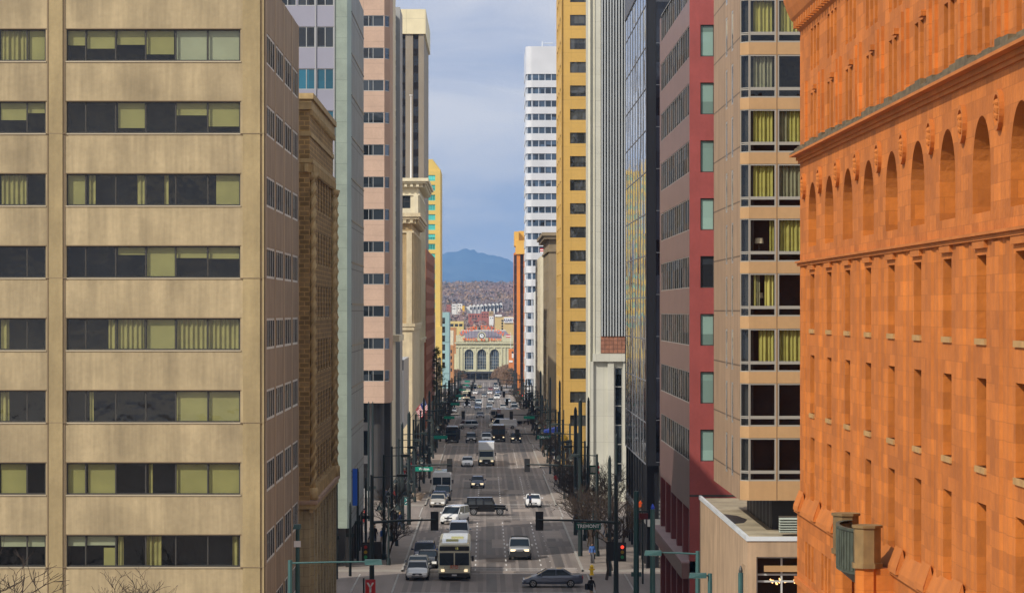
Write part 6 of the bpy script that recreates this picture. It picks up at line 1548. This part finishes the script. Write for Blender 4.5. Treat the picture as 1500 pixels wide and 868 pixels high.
# bare flag and banner poles on the plaza left
for i, (px, D, yt, lb) in enumerate(((540, 318, 592, 'thin dark pole standing left of the thick charcoal column'), (546, 322, 592, 'thin dark pole nearest the thick charcoal column'), (524, 262, 690, 'slim dark post at the foot of the green marble tower'), (536, 270, 703, 'slim dark post past the green marble tower, second from it'), (513, 246, 740, 'slim dark post with finial beside the blue blade sign'))):
    plain_pole(X(px, D), D, Z(yt, D), lb, polem, polem, r=.10)
for px, D, yt, r_, lb in ((599, 312, 606, .26, 'thick dark pole on the left kerb short of the second crossing, taller of the pair'), (589, 306, 622, .2, 'thick dark pole on the left kerb short of the second crossing, shorter of the pair'), (629, 412, 575, .24, 'thick dark pole on the left pavement short of the third crossing'),
        (621, 398, 585, .2, 'dark pole on the left pavement between the white step van and the third crossing'), (640, 520, 560, .24, 'thick dark pole on the left pavement by the black delivery truck'), (850, 268, 588, .25, 'thick dark pole rising from the trees beside the silver pickup'), (843, 296, 600, .24, 'thick dark pole rising from the trees short of the second crossing, thickest of its group'),
        (862, 300, 586, .18, 'slim dark pole rising from the trees in front of the pale stone tower base'), (893, 246, 672, .2, 'dark pole just right of the near right signal mast, square top'), (903, 262, 640, .16, 'slim dark pole against the window strip of the pale stone base'), (820, 400, 560, .2, 'thick dark pole on the right before the ochre tower, nearer one'), (806, 425, 555, .2, 'thick dark pole on the right before the ochre tower, farther one'), (792, 520, 545, .24, 'thick dark pole on the right past the ochre tower')):
    plain_pole(X(px, D), D, Z(yt, D), lb, polem, polem, r=r_*.68)
# hydrant
def hydrant():
    D = 247; x = 8.75; g = gz(D)+.15; ym = mat('hydrant_yellow', (.85, .55, .02), .45, var=.05); R = thing('fire_hydrant', 'bright yellow fire hydrant on the right pavement behind the slate blue saloon', 'fire hydrant', (x, D, g))
    mb = MB(); mb.tube([(0, 0, 0), (0, 0, .06), (0, 0, .07), (0, 0, .6), (0, 0, .62), (0, 0, .68), (0, 0, .8), (0, 0, .86)], [.2, .2, .14, .13, .18, .18, .12, .04], ym, 14); mb.build('barrel', R)
    mb = MB(); mb.tube([(-.24, 0, .48), (.24, 0, .48)], [.07, .07], ym, 10); mb.tube([(0, -.24, .42), (0, 0, .42)], [.09, .09], ym, 10); mb.build('nozzle', R)
hydrant()
# red banner with a white Y at lower left
def banner():
    D = 206; x0, x1 = X(535, D), X(550, D); z1 = Z(848, D); z0 = z1-1.9; rm = mat('banner_red', (.55, .02, .02), .6, var=.05); R = thing('pole_banner', 'red banner with a large white Y hanging low on a post by the left kerb', 'banner', (x0-.1, D, gz(D)+.15))
    mb = MB(R.location); mb.tube([(x0-.1, D, gz(D)), (x0-.1, D, z1+.1)], [.06, .06], polem, 6); mb.build('post', R)
    mb = MB(R.location); mb.box(x0, x1, D-.015, D+.015, z0, z1, rm); c = mb.build('banner_cloth', R)
    mb = MB(R.location); mx, my = (x0+x1)/2, z1-.55; k = .17; F_ = D-.02
    for pts in (((-.26, .34), (-.12, .34), (.04, .02), (.04, -.06), (-.04, -.06)), ((.26, .34), (.12, .34), (-.04, .02), (.04, -.0)), ((-.07, .02), (.07, .02), (.07, -.34), (-.07, -.34))):
        mb.face([(mx+a, F_, my+b) for a, b in pts], signw)
    mb.build('letter_mark', R)
banner()
def small_signs():
    yel = mat('warning_yellow', (.85, .5, .02), .5, var=0); D = 415; x = X(826, D); R = thing('warning_sign', 'yellow diamond warning sign on a post on the right pavement', 'road sign', (x, D, gz(D)+.15)); mb = MB(R.location); z = Z(642, D); r = .62
    mb.face([(x-r, D-.02, z), (x, D-.02, z-r), (x+r, D-.02, z), (x, D-.02, z+r)], yel); mb.face([(x-r, D-.01, z), (x, D-.01, z+r), (x+r, D-.01, z), (x, D-.01, z-r)], yel); mb.build('sign_plate', R)
    mb = MB(R.location); mb.tube([(x, D+.03, gz(D)), (x, D+.03, z+4)], [.06, .05], polem, 6); mb.build('post', R)
    D = 300; x = X(870, D); R = thing('shop_sign', 'hanging green sign with red corners on the right side among the branches', 'sign', (x, D, Z(687, D))); mb = MB(R.location)
    a, b, c, d = X(862, D), X(875, D), Z(694, D), Z(681, D); mb.box(a, b, D, D+.1, c, d, mat('sign_dark_green', (.0, .10, .06), .5, var=0)); mb.box(a+.2, b-.2, D-.02, D, c+.15, d-.15, mat('sign_cream', (.5, .48, .4), .6, var=0)); mb.build('sign_board', R)
    mb = MB(R.location)
    for zz in (c+.05, d-.3): mb.box(b, b+.22, D-.03, D+.1, zz, zz+.25, mat('sign_red', (.6, .03, .03), .5, var=0))
    mb.build('red_lamp', R); mb = MB(R.location); mb.tube([(b+.1, D+.15, gz(D)), (b+.1, D+.15, d+.3)], [.07, .06], polem, 6); mb.build('post', R)
    D = 330; x = X(597, D); R = thing('cross_sign', 'small square teal sign with a white X on the left pavement', 'sign', (x, D, gz(D)+.15)); z = Z(733, D); mb = MB(R.location); mb.box(x-.35, x+.35, D, D+.06, z-.45, z+.45, mat('sign_teal', (.02, .2, .2), .5, var=0)); p = mb.build('sign_board', R)
    mb = MB(R.location)
    for s in (-1, 1): mb.hexa([(x-s*.25-.04, D-.02, z-.3), (x-s*.25+.04, D-.02, z-.3), (x-s*.25+.04, D-.002, z-.3), (x-s*.25-.04, D-.002, z-.3), (x+s*.25-.04, D-.02-.002*s, z+.3), (x+s*.25+.04, D-.02, z+.3), (x+s*.25+.04, D-.002, z+.3), (x+s*.25-.04, D-.002, z+.3)], signw)
    mb.build('white_cross', R); mb = MB(R.location); mb.tube([(x, D+.1, gz(D)), (x, D+.1, z+.5)], [.05, .05], polem, 6); mb.build('post', R)
    # orange and red beacon over the right pavement
    D = 240; x = X(940, D); R = thing('orange_beacon', 'bright orange hooded lamp above a dark red sign panel before the black tower', 'beacon', (x, D, Z(750, D))); mb = MB(R.location); om = mat('beacon_orange', (.9, .13, .02), .4, var=0, emit=.25)
    mb.tube([(x-.15, D, Z(742, D)), (x-.15, D, Z(736, D)), (x-.02, D, Z(734.5, D))], [.12, .14, .16], om, 10); mb.build('lamp_hood', R); mb = MB(R.location); mb.box(x-.3, x+.5, D, D+.15, Z(760, D), Z(751, D), mat('dark_red_panel', (.12, .01, .01), .5, var=0)); mb.box(x-.6, x+.55, D-.05, D+.2, Z(749.5, D), Z(747.5, D), polem); mb.build('sign_panel', R); mb = MB(R.location); mb.tube([(x+.1, D+.25, gz(D)), (x+.1, D+.25, Z(747, D))], [.08, .07], polem, 6); mb.build('post', R)
    # blue awnings right, blue white news box left
    D = 452; S = Fac(X(822, 455), D+14, -90); R = thing('blue_awning', 'dark blue awning over the right pavement in front of the ochre tower', 'awning', (S.x, D+7, gz(D)+3)); mb = MB(R.location); bm = mat('awning_blue', (.006, .03, .24), .7, var=.1); z = gz(D)+4.9
    mb.hexa([S.p(5, 2.6, z), S.p(10, 2.6, z), S.p(10, 0, z), S.p(5, 0, z), S.p(5, 2.5, z+.3), S.p(10, 2.5, z+.3), S.p(10, 0, z+.9), S.p(5, 0, z+.9)], bm); mb.build('canopy', R)
    D = 268; x = -9.6; R = thing('news_box', 'blue and yellow newspaper box on the left pavement past the blue blade sign', 'newspaper box', (x, D, gz(D)+.15)); mb = MB(); mb.box(-.25, .25, -.22, .22, .35, 1.2, mat('box_blue', (.02, .06, .45), .5, var=0)); mb.box(-.2, .2, -.23, -.22, .4, .7, mat('box_yellow', (.8, .6, .05), .5, var=0)); mb.build('cabinet', R, bevel=.02); mb = MB(); mb.tube([(0, 0, 0), (0, 0, .36)], [.06, .06], trimd, 6); mb.box(-.2, .2, -.2, .2, 0, .04, trimd); mb.build('stand', R)
    D = 339+18; x = X(613, D); R = thing('stone_planter', 'round beige stone planter bowl on the left pavement beside the parked champagne saloon', 'planter', (x, D, gz(D)+.15)); mb = MB(); mb.tube([(0, 0, 0), (0, 0, .15), (0, 0, .3), (0, 0, .8), (0, 0, .9)], [.35, .35, .5, .8, .85], mat('planter_stone', (.42, .33, .25), .8), 16); mb.build('bowl', R); mb = MB(); mb.tube([(0, 0, .905), (0, 0, .93)], [.7, .6], mat('planter_soil', (.05, .035, .02), .9), 12); mb.build('soil', R)
small_signs()
def us_flag():
    D = 470; xb, zb = X(628, D), Z(573, D); R = thing('wall_flag', 'striped red and white flag with a blue starred corner slanting over the left pavement', 'flag', (X(633, D), D, Z(569, D)))
    p0 = Vector((X(604, D), D, Z(606, D))); p1 = Vector((X(635, D), D, Z(571, D)))
    mb = MB(R.location); mb.tube([Vector((-11.8, D, Z(612, D))), p1], [.04, .03], trimd, 6); mb.build('staff', R)
    red, wht, blu = mat('flag_red', (.55, .02, .03), .7, var=0), mat('flag_white', (.75, .75, .75), .7, var=0), mat('flag_blue', (.02, .03, .16), .7, var=0)
    mb = MB(R.location); A = Vector((X(622, D), D-.05, Z(584, D))); along = (Vector((X(609, D), D-.05, Z(600, D)))-A); down = Vector((X(622.0, D)-X(616, D), 0, -1.55)); n = 13
    for i in range(n):
        for j in range(8):
            f0, f1, g0, g1 = j/8, (j+1)/8, i/n, (i+1)/n; w = lambda f, g: A+along*f+down*g+Vector((0, .12*math.sin(f*9+g*2), 0))
            m_ = blu if (f0 < .45 and i < 7) else (red if i % 2 == 0 else wht); mb.face([w(f0, g0), w(f1, g0), w(f1, g1), w(f0, g1)], m_)
    for k in range(12):
        f, g = .05+.09*(k % 4), .06+.14*(k//4); c = A+along*f+down*g+Vector((0, -.02+.12*math.sin(f*9+g*2), 0)); mb.face([c+Vector((-.05, 0, 0)), c+Vector((0, 0, -.06)), c+Vector((.05, 0, 0)), c+Vector((0, 0, .06))], wht)
    mb.build('flag_cloth', R)
us_flag()
# rooftop flag on the cream building right
mb = MB((X(797, 660), 664, Z(376, 660))); xx = X(797.5, 660); mb.tube([(xx, 664, Z(376, 660)), (xx, 664, Z(360, 660))], [.08, .06], frame_al, 6)
for k in range(4): mb.box(xx-.9, xx-.08, 663.95, 664.05, Z(363+1.6*(k+1), 660), Z(363+1.6*k, 660)-.01, mat('flag_red', (.5, .02, .03)) if k % 2 == 0 else mat('flag_white', (.7, .7, .7)))
tag(mb.build('rooftop_flag'), 'small striped flag on its pole on the pale yellow building roof', 'flag')

# ------------------------------------------------------------------ trees
bark = mat('bare_tree_bark', (.05, .034, .025), .9, var=.25, scale=2)
def bare_tree_meshes(seed, h, spread=1.0, depth=6, density=3):
    rd = random.Random(seed); tk, cr = MB(), MB()
    def grow(p, d, L, r, dep):
        mb = tk if dep == 0 else cr; P = [p]; R_ = [r]; q = p; dd = d; n = 3 if dep < 3 else 2
        for i in range(n):
            dd = (dd+Vector((rd.gauss(0, .13), rd.gauss(0, .13), rd.gauss(.03, .08)))*(1+dep*.25)).normalized(); q = q+dd*L/n; P.append(q); R_.append(max(.008, r*(1-.4*(i+1)/n)))
        mb.tube(P, R_, bark, 6 if dep < 2 else 4 if dep < 4 else 3, False)
        if dep >= depth: return
        k = density if dep else 4
        for i in range(k+(1 if rd.random() < .4 else 0)):
            t = rd.uniform(.45, 1) if dep else rd.uniform(.7, 1); j = min(n-1, int(t*n)); b = P[j].lerp(P[j+1], t*n-j) if t < 1 else q
            an = rd.random()*6.283; sp = rd.uniform(.35, .8)*spread; side = Vector((math.cos(an), math.sin(an), .15)); grow(b, (dd*(1-sp*.4)+side*sp).normalized(), L*rd.uniform(.58, .8), max(.009, r*rd.uniform(.45, .62)), dep+1)
    grow(Vector((0, 0, 0)), Vector((0, 0, 1)), h*.33, h*.017, 0)
    return tk, cr
protos = []
for s in range(4):
    R = thing('bare_tree', 'x', 'tree'); t, c = bare_tree_meshes(20+s, 7.5, 1.0, 5, 3); t.build('trunk', R); c.build('crown', R); protos.append(R)
scan()
trees = [(9.8, 243, 1.0, 'bare street tree rising behind the yellow hydrant'), (10.6, 252, 1.1, 'bare street tree against the black glass tower, beside the near right signal'), (9.5, 268, 1.15, 'bare street tree on the right pavement level with the silver pickup'), (10.3, 279, 1.1, 'second bare tree past the silver pickup on the right pavement'), (9.6, 292, 1.2, 'broad bare tree halfway along the first right block'), (10.2, 306, 1.15, 'bare tree near the far end of the first right block'), (9.7, 318, 1.0, 'last bare tree before the second crossing on the right'), (10.0, 360, 1.1, 'bare tree before the pale ribbed stone tower'), (9.8, 380, 1.1, 'bare tree just past the pale ribbed stone tower'), (10.0, 402, 1.1, 'bare tree nearing the ochre tower'),
         (9.3, 260, 1.2, 'dark bare tree whose branches lean over the lane beside the silver pickup'), (11.6, 262, 1.2, 'bare tree close to the black columns opposite the green marble tower'), (11.8, 286, 1.2, 'bare tree set back by the black tower, halfway up the block'), (9.2, 300, 1.1, 'low spreading bare tree at the kerb halfway to the second crossing'), (11.6, 312, 1.2, 'bare tree set back near the second crossing on the right'),
         (-8.6, 262, .8, 'small bare tree beside the parked cars past the green marble tower'), (-9.2, 275, .85, 'bare tree behind the parked cars on the left pavement'), (-8.8, 290, .9, 'bare tree halfway along the first left block'), (-9.4, 305, .85, 'last bare tree before the second crossing on the left'), (-9.5, 362, .8, 'bare tree by the charcoal columns of the pink tower'), (-9.2, 400, .8, 'bare tree before the glass fronted bank'),
         (-18.6, 151, 1.15, 'bare tree top reaching up in front of the tan concrete wall'), (-27.0, 150, 1.45, 'large bare tree at the foot of the tan concrete block, partly out of view')]
for i in range(9):
    trees.append((9.6, 450+i*55+random.random()*6, 1.05, 'brown bare tree on the right pavement past the ochre tower, %s of that row' % OR[i])); trees.append((-8.8, 455+i*55+random.random()*6, .9, 'brown bare tree on the left pavement past the flag, %s of that row' % OR[i]))
used = set()
for i, (x, y, s, lb) in enumerate(trees):
    p = protos[i % 4]
    if i % 4 not in used: used.add(i % 4); o = p
    else: o = copy_tree(p)
    o['label'] = lb; o['group'] = 'bare street trees'; o.location = (x, y, gz(y)+.1); o.rotation_euler = (0, 0, i*1.7)
    if y < 160: s = 1.15 if x > -20 else 1.5; top_ = max(v.co.z for k_ in KIDS.get(p.name, []) if k_.name.startswith('crown') for v in k_.data.vertices); s = (Z(828 if x > -20 else 785, y)-gz(y))/top_
    o.scale = (s, s, s)
brush = mat('tan_twigs', (.24, .155, .10), .95, var=.25, scale=.2)
def twig_crown(x, y, h, w, m_, n, nm, lb, rd):
    g = gz(y); R = thing(nm, lb, 'tree', (x, y, g)); mb = MB(R.location); mb.tube([(x, y, g), (x, y, g+h*.5)], [h*.03, h*.015], bark, 6); mb.build('trunk', R); mb = MB(R.location)
    for k in range(n):
        a = rd.random()*6.28; e = rd.random(); r_ = w*.5*math.sqrt(rd.random())*(1-.5*e*e); c = Vector((x+r_*math.cos(a), y+r_*math.sin(a), g+h*(.25+.75*e))); s = h*.055*(.5+rd.random()); d = Vector((rd.gauss(0, 1), rd.gauss(0, 1), rd.gauss(.5, 1))).normalized(); t = d.cross(Vector((rd.random(), rd.random(), .3))).normalized()
        mb.face([c-d*s*2, c+d*s*2, c+d*s*1.5+t*s*.5], m_)
    mb.build('crown', R)
rd = random.Random(2)
for i, (px, D, h, w) in enumerate(((731, 1545, 6, 9), (737, 1540, 7, 10), (743, 1530, 8, 10), (750, 1500, 8, 10), (676, 1540, 5, 6), (668, 1520, 6, 7), (740, 1470, 7, 8), (746, 1380, 7, 8), (752, 1300, 8, 7), (742, 1250, 7, 6))):
    twig_crown(X(px, D), D, h, w, brush, 1300, 'plaza_tree', 'tan bare tree clustered by the station forecourt, %s counted from the widest' % OR[i], rd)
def conifer(px, D, h, lb):
    x = X(px, D); g = gz(D); R = thing('pine_tree', lb, 'tree', (x, D, g)); gm = mat('pine_needles', (.10, .13, .045), .8, var=.35, scale=.6); mb = MB(R.location); mb.tube([(x, D, g), (x, D, g+h)], [h*.022, .03], bark, 7); mb.build('trunk', R); mb = MB(R.location); rd = random.Random(1)
    for k in range(75):
        t = .12+.86*(k/75); L = h*.26*(1-t)**.75*(.7+rd.random()*.5); a = rd.random()*6.28; d = Vector((math.cos(a), math.sin(a), .12)); b0 = Vector((x, D, g+h*t))
        mb.tube([b0, b0+d*L], [.05, .02], bark, 3, False)
        for q in range(26):
            s = rd.uniform(.2, 1); c = b0+d*L*s+Vector((rd.gauss(0, .25), rd.gauss(0, .25), rd.gauss(0, .16))); e = Vector((rd.gauss(0, 1), rd.gauss(0, 1), rd.gauss(0, .6))).normalized()*.42; f_ = e.cross(Vector((rd.random(), rd.random(), 1))).normalized()*.16
            mb.face([c-e, c+e, c+f_], gm)
    mb.build('crown', R)
conifer(639.5, 700, 17.5, 'tall yellow green conifer in front of the golden gabled tower')

# ------------------------------------------------------------------ people
skin = mat('skin', (.45, .26, .18), .6, var=0); shoe = mat('shoe_leather', (.02, .018, .015), .6, var=0)
def person_mesh(seed, stride=.28, coat_long=False, armsw=.2, bend=0):
    J = {'pel': (0, 0, .95), 'wai': (0, 0, 1.10), 'che': (0, -bend*.1, 1.32), 'nek': (0, -bend*.16, 1.48), 'hea': (0, -.02-bend*.2, 1.60), 'top': (0, -.01-bend*.2, 1.71)}
    for s, n in ((-1, 'l'), (1, 'r')):
        st = stride*s
        J['sh'+n] = (s*.18, 0, 1.41); J['el'+n] = (s*.24, armsw*s*.6, 1.14); J['wr'+n] = (s*.24, armsw*s*.2-.12, .92); J['ha'+n] = (s*.24, armsw*s*.2-.15, .85)
        J['hi'+n] = (s*.09, 0, .9); J['kn'+n] = (s*.1, -st*.45-.03, .49); J['an'+n] = (s*.1, -st*.85+.05, .09); J['to'+n] = (s*.11, -st*.85-.13, .045)
    E = [('pel', 'wai'), ('wai', 'che'), ('che', 'nek'), ('nek', 'hea'), ('hea', 'top')]
    for n in 'lr': E += [('che', 'sh'+n), ('sh'+n, 'el'+n), ('el'+n, 'wr'+n), ('wr'+n, 'ha'+n), ('pel', 'hi'+n), ('hi'+n, 'kn'+n), ('kn'+n, 'an'+n), ('an'+n, 'to'+n)]
    Rr = {'pel': .15, 'wai': .14, 'che': .165, 'nek': .06, 'hea': .095, 'top': .07, 'sh': .08, 'el': .055, 'wr': .04, 'ha': .035, 'hi': .105, 'kn': .07, 'an': .05, 'to': .04}
    k = list(J); me = bpy.data.meshes.new('person'); me.from_pydata([J[n] for n in k], [(k.index(a), k.index(b)) for a, b in E], [])
    o = bpy.data.objects.new('person_tmp', me); COL.objects.link(o); o.modifiers.new('s', 'SKIN'); o.modifiers.new('d', 'SUBSURF').levels = 1
    for i, n in enumerate(k):
        r = Rr.get(n, Rr.get(n[:2])); me.skin_vertices[0].data[i].radius = (r, r*(.75 if n in ('che', 'wai', 'pel') else 1)); me.skin_vertices[0].data[i].use_root = (n == 'pel')
    dg = bpy.context.evaluated_depsgraph_get(); m2 = bpy.data.meshes.new_from_object(o.evaluated_get(dg)); bpy.data.objects.remove(o)
    mb = MB(); mb.v = [tuple(v.co) for v in m2.vertices]; body = []
    for p in m2.polygons:
        c = p.center; hand = c.z < .94 and abs(c.x) > .19 and c.z > .7
        mi = 3 if c.z < .09 else 2 if (c.z > 1.50 or hand) else 1 if c.z < (.70 if coat_long else .93) else 0
        mb.f.append(tuple(p.vertices)); body.append(mi)
    for s, n in ((-1, 'l'), (1, 'r')):       # fingers and thumb
        h = Vector(J['ha'+n])
        for q in range(4): a = h+Vector((0, -.03+.02*q, -.01)); mb.tube([a, a+Vector((-s*.01, -.005, -.05)), a+Vector((-s*.03, -.01, -.075-.008*(q in (1, 2))))], [.010, .009, .006], None, 4); body += [2]*(len(mb.f)-len(body))
        a = h+Vector((0, -.035, .03)); mb.tube([a, a+Vector((-s*.015, -.03, -.035)), a+Vector((-s*.03, -.03, -.06))], [.011, .010, .007], None, 4); body += [2]*(len(mb.f)-len(body))
    hc = Vector(J['hea']); mb.tube([hc+Vector((0, -.085, .02)), hc+Vector((0, -.115, -.01))], [.012, .016], None, 4); body += [2]*(len(mb.f)-len(body))
    me = bpy.data.meshes.new('person'); me.from_pydata(mb.v, [], mb.f); me.polygons.foreach_set('material_index', body); me.polygons.foreach_set('use_smooth', [True]*len(body)); me.update()
    hm = MB(); hm.tube([hc+Vector((0, .03, -.04)), hc+Vector((0, .03, .03)), hc+Vector((0, .01, .12)), hc+Vector((0, .0, .15))], [.085, .11, .09, .03], None, 10); hme = bpy.data.meshes.new('hair'); hme.from_pydata(hm.v, [], hm.f)
    return me, hme
POSES = [person_mesh(0, .3), person_mesh(1, .05, armsw=.05), person_mesh(2, .34, True), person_mesh(3, -.25, bend=.5)]
cloth = {n: mat('cloth_'+n, c, .9, var=0) for n, c in (('black', (.012, .012, .015)), ('navy', (.02, .03, .08)), ('grey', (.14, .14, .15)), ('brown', (.12, .07, .04)), ('white', (.6, .6, .6)), ('red', (.4, .03, .03)), ('tan', (.36, .26, .16)), ('blue', (.05, .12, .35)), ('denim', (.07, .1, .18)))}
hairs = {n: mat('hair_'+n, c, .7, var=0) for n, c in (('dark', (.02, .014, .01)), ('fair', (.35, .22, .09)))}
def person(x, y, rz, pose, coat, trs, hr, label, gr=None, dz=.15):
    me, hm = POSES[pose]; me = me.copy(); hm = hm.copy()
    for m_ in (cloth[coat], cloth[trs], skin, shoe): me.materials.append(m_)
    hm.materials.append(hairs[hr]); o = bpy.data.objects.new('person', me); COL.objects.link(o); o.location = (x, y, gz(y)+dz); o.rotation_euler = (0, 0, rz); tag(o, label, 'person', gr); h = bpy.data.objects.new('hair', hm); COL.objects.link(h); h.parent = o; return o
p = person(X(866, 224), 224, 2.6, 2, 'black', 'tan', 'dark', 'person in a black coat and tan trousers with a bag, walking away by the hydrant')
mb = MB(); mb.box(.18, .5, -.12, .12, .75, 1.2, cloth['black']); bg = mb.build('shoulder_bag', bevel=.05); bg.location = p.location; bg.rotation_euler = p.rotation_euler; tag(bg, 'large black shoulder bag carried by the person near the hydrant', 'bag')
person(X(776, 345), 343.5, math.pi/2, 0, 'navy', 'black', 'dark', 'man in a dark suit striding across in front of the waiting white saloon', dz=.01)
rd = random.Random(9); cn = list(cloth); adj = ['walking', 'striding', 'standing', 'strolling']
spots = [(-9.6-2.2*rd.random(), 345+rd.random()*75, 'outside the pink tower columns') for _ in range(16)]+[(-9.8-1.5*rd.random(), 425+rd.random()*70, 'past the glass fronted bank') for _ in range(16)]+[(9.0+2.5*rd.random(), 350+rd.random()*70, 'before the pale ribbed stone tower') for _ in range(6)]+[(-12-6*rd.random(), 292+rd.random()*25, 'on the green tower plaza') for _ in range(12)]+[(-8.6-2.5*rd.random(), 258+rd.random()*60, 'behind the parked cars') for _ in range(8)]+[(9.2+2.5*rd.random(), 256+rd.random()*60, 'among the right bare trees') for _ in range(6)]+[(9.2+2*rd.random(), 455+rd.random()*60, 'by the blue awning') for _ in range(5)]
seen = {}
for i, (x, y, where) in enumerate(spots):
    while True:
        c, t, h, ps = rd.choice(cn[:-1]), rd.choice(['black', 'denim', 'grey', 'tan', 'navy']), rd.choice(['dark', 'dark', 'fair']), rd.randrange(4)
        if (c, t, where) not in seen: seen[(c, t, where)] = 1; break
    person(x, y, rd.choice([0, math.pi, .4, 2.8, 1.6]), ps, c, t, h, 'person in a %s jacket and %s trousers, %s %s' % (c, t if t != 'denim' else 'blue denim', adj[ps], where), 'people on the pavements')

# ------------------------------------------------------------------ air, sky, sun, camera
SUN_AZ = math.radians(225); EL = math.radians(38)       # towards the sun: from behind the camera, to its left
sx, sy, sz = -.72*math.cos(EL), -.69*math.cos(EL), math.sin(EL)
w = bpy.data.worlds.new('World'); SC.world = w; w.use_nodes = True; nt = w.node_tree; L = nt.links; nt.nodes.clear()
sky = nn(nt, 'ShaderNodeTexSky', sky_type='NISHITA'); sky.sun_disc = False; sky.sun_elevation = EL; sky.sun_rotation = math.atan2(sx, sy); sky.air_density = 1.2; sky.dust_density = 1.5
b1 = nn(nt, 'ShaderNodeBackground'); b1.inputs[1].default_value = .09; L.new(sky.outputs[0], b1.inputs[0])
tc = nn(nt, 'ShaderNodeTexCoord'); mp = nn(nt, 'ShaderNodeMapping'); mp.inputs['Scale'].default_value = (11, 11, 42); L.new(tc.outputs['Generated'], mp.inputs[0])
nz = nn(nt, 'ShaderNodeTexNoise'); nz.inputs['Scale'].default_value = 1.0; nz.inputs['Detail'].default_value = 6; nz.inputs['Distortion'].default_value = .5; L.new(mp.outputs[0], nz.inputs[0])
sp = nn(nt, 'ShaderNodeSeparateXYZ'); L.new(tc.outputs['Generated'], sp.inputs[0])
rm = nn(nt, 'ShaderNodeMapRange'); rm.inputs[1].default_value = .40; rm.inputs[2].default_value = .62; L.new(nz.outputs[0], rm.inputs[0])
cr = nn(nt, 'ShaderNodeMix', data_type='RGBA'); cr.inputs[6].default_value = CLOUD_A; cr.inputs[7].default_value = CLOUD_B; L.new(rm.outputs[0], cr.inputs[0])
# the cloud deck thins with height: low sky pale, higher sky bluer
el = nn(nt, 'ShaderNodeMapRange'); el.inputs[1].default_value = -.005; el.inputs[2].default_value = .11; el.inputs[3].default_value = 0; el.inputs[4].default_value = 1; L.new(sp.outputs[2], el.inputs[0])
cm = nn(nt, 'ShaderNodeMix', data_type='RGBA'); cm.inputs[6].default_value = LOW; cm.inputs[7].default_value = HIGH; L.new(el.outputs[0], cm.inputs[0])
mu = nn(nt, 'ShaderNodeMix', data_type='RGBA', blend_type='MULTIPLY'); mu.inputs[0].default_value = 1; L.new(cm.outputs[2], mu.inputs[6]); L.new(cr.outputs[2], mu.inputs[7])
up = nn(nt, 'ShaderNodeMapRange'); up.inputs[1].default_value = .12; up.inputs[2].default_value = .4; L.new(sp.outputs[2], up.inputs[0])   # whiter cloud added overhead, out of view, as neutral fill light
cu_ = nn(nt, 'ShaderNodeMix', data_type='RGBA'); L.new(up.outputs[0], cu_.inputs[0]); L.new(mu.outputs[2], cu_.inputs[6]); cu_.inputs[7].default_value = (1.0, .97, .94, 1)
b2 = nn(nt, 'ShaderNodeBackground'); b2.inputs[1].default_value = 1; L.new(cu_.outputs[2], b2.inputs[0])
cov = nn(nt, 'ShaderNodeMapRange'); cov.inputs[1].default_value = .15; cov.inputs[2].default_value = .8; cov.inputs[3].default_value = .9; cov.inputs[4].default_value = .45; L.new(sp.outputs[2], cov.inputs[0])
ms = nn(nt, 'ShaderNodeMixShader'); L.new(cov.outputs[0], ms.inputs[0]); L.new(b1.outputs[0], ms.inputs[1]); L.new(b2.outputs[0], ms.inputs[2]); wo = nn(nt, 'ShaderNodeOutputWorld'); L.new(ms.outputs[0], wo.inputs[0])
sl = bpy.data.lights.new('sun', 'SUN'); sl.energy = SUN_E; sl.angle = math.radians(.6); sl.color = (1, .93, .82); so = bpy.data.objects.new('sun', sl); COL.objects.link(so); so.rotation_euler = Vector((sx, sy, sz)).to_track_quat('Z', 'Y').to_euler()
hm_ = bpy.data.materials.new('haze_air'); hm_.use_nodes = True; nt = hm_.node_tree; nt.nodes.clear(); pv = nn(nt, 'ShaderNodeVolumePrincipled'); pv.inputs['Density'].default_value = HAZE_D; pv.inputs['Color'].default_value = HAZE_C; mo = nn(nt, 'ShaderNodeOutputMaterial'); nt.links.new(pv.outputs[0], mo.inputs['Volume'])
mb = MB((0, 13000, 0)); mb.box(-6000, 6000, -400, 27500, -70, 640, hm_); hz_o = mb.build('haze'); tag(hz_o, 'thin blue air between the street and the mountains', 'haze', kind='stuff')
cd = bpy.data.cameras.new('camera'); co = bpy.data.objects.new('camera', cd); COL.objects.link(co); SC.camera = co
cd.sensor_width = 36; cd.lens = FPX/1500*36; cd.clip_end = 60000; cd.clip_start = 1; co.rotation_euler = (math.pi/2, 0, 0); co.location = (0, 0, 0); cd.shift_x = 39/1500; cd.shift_y = 21/1500
SC.view_settings.view_transform = 'Standard'; SC.view_settings.look = 'None'; SC.view_settings.exposure = EXPO; SC.view_settings.gamma = 1
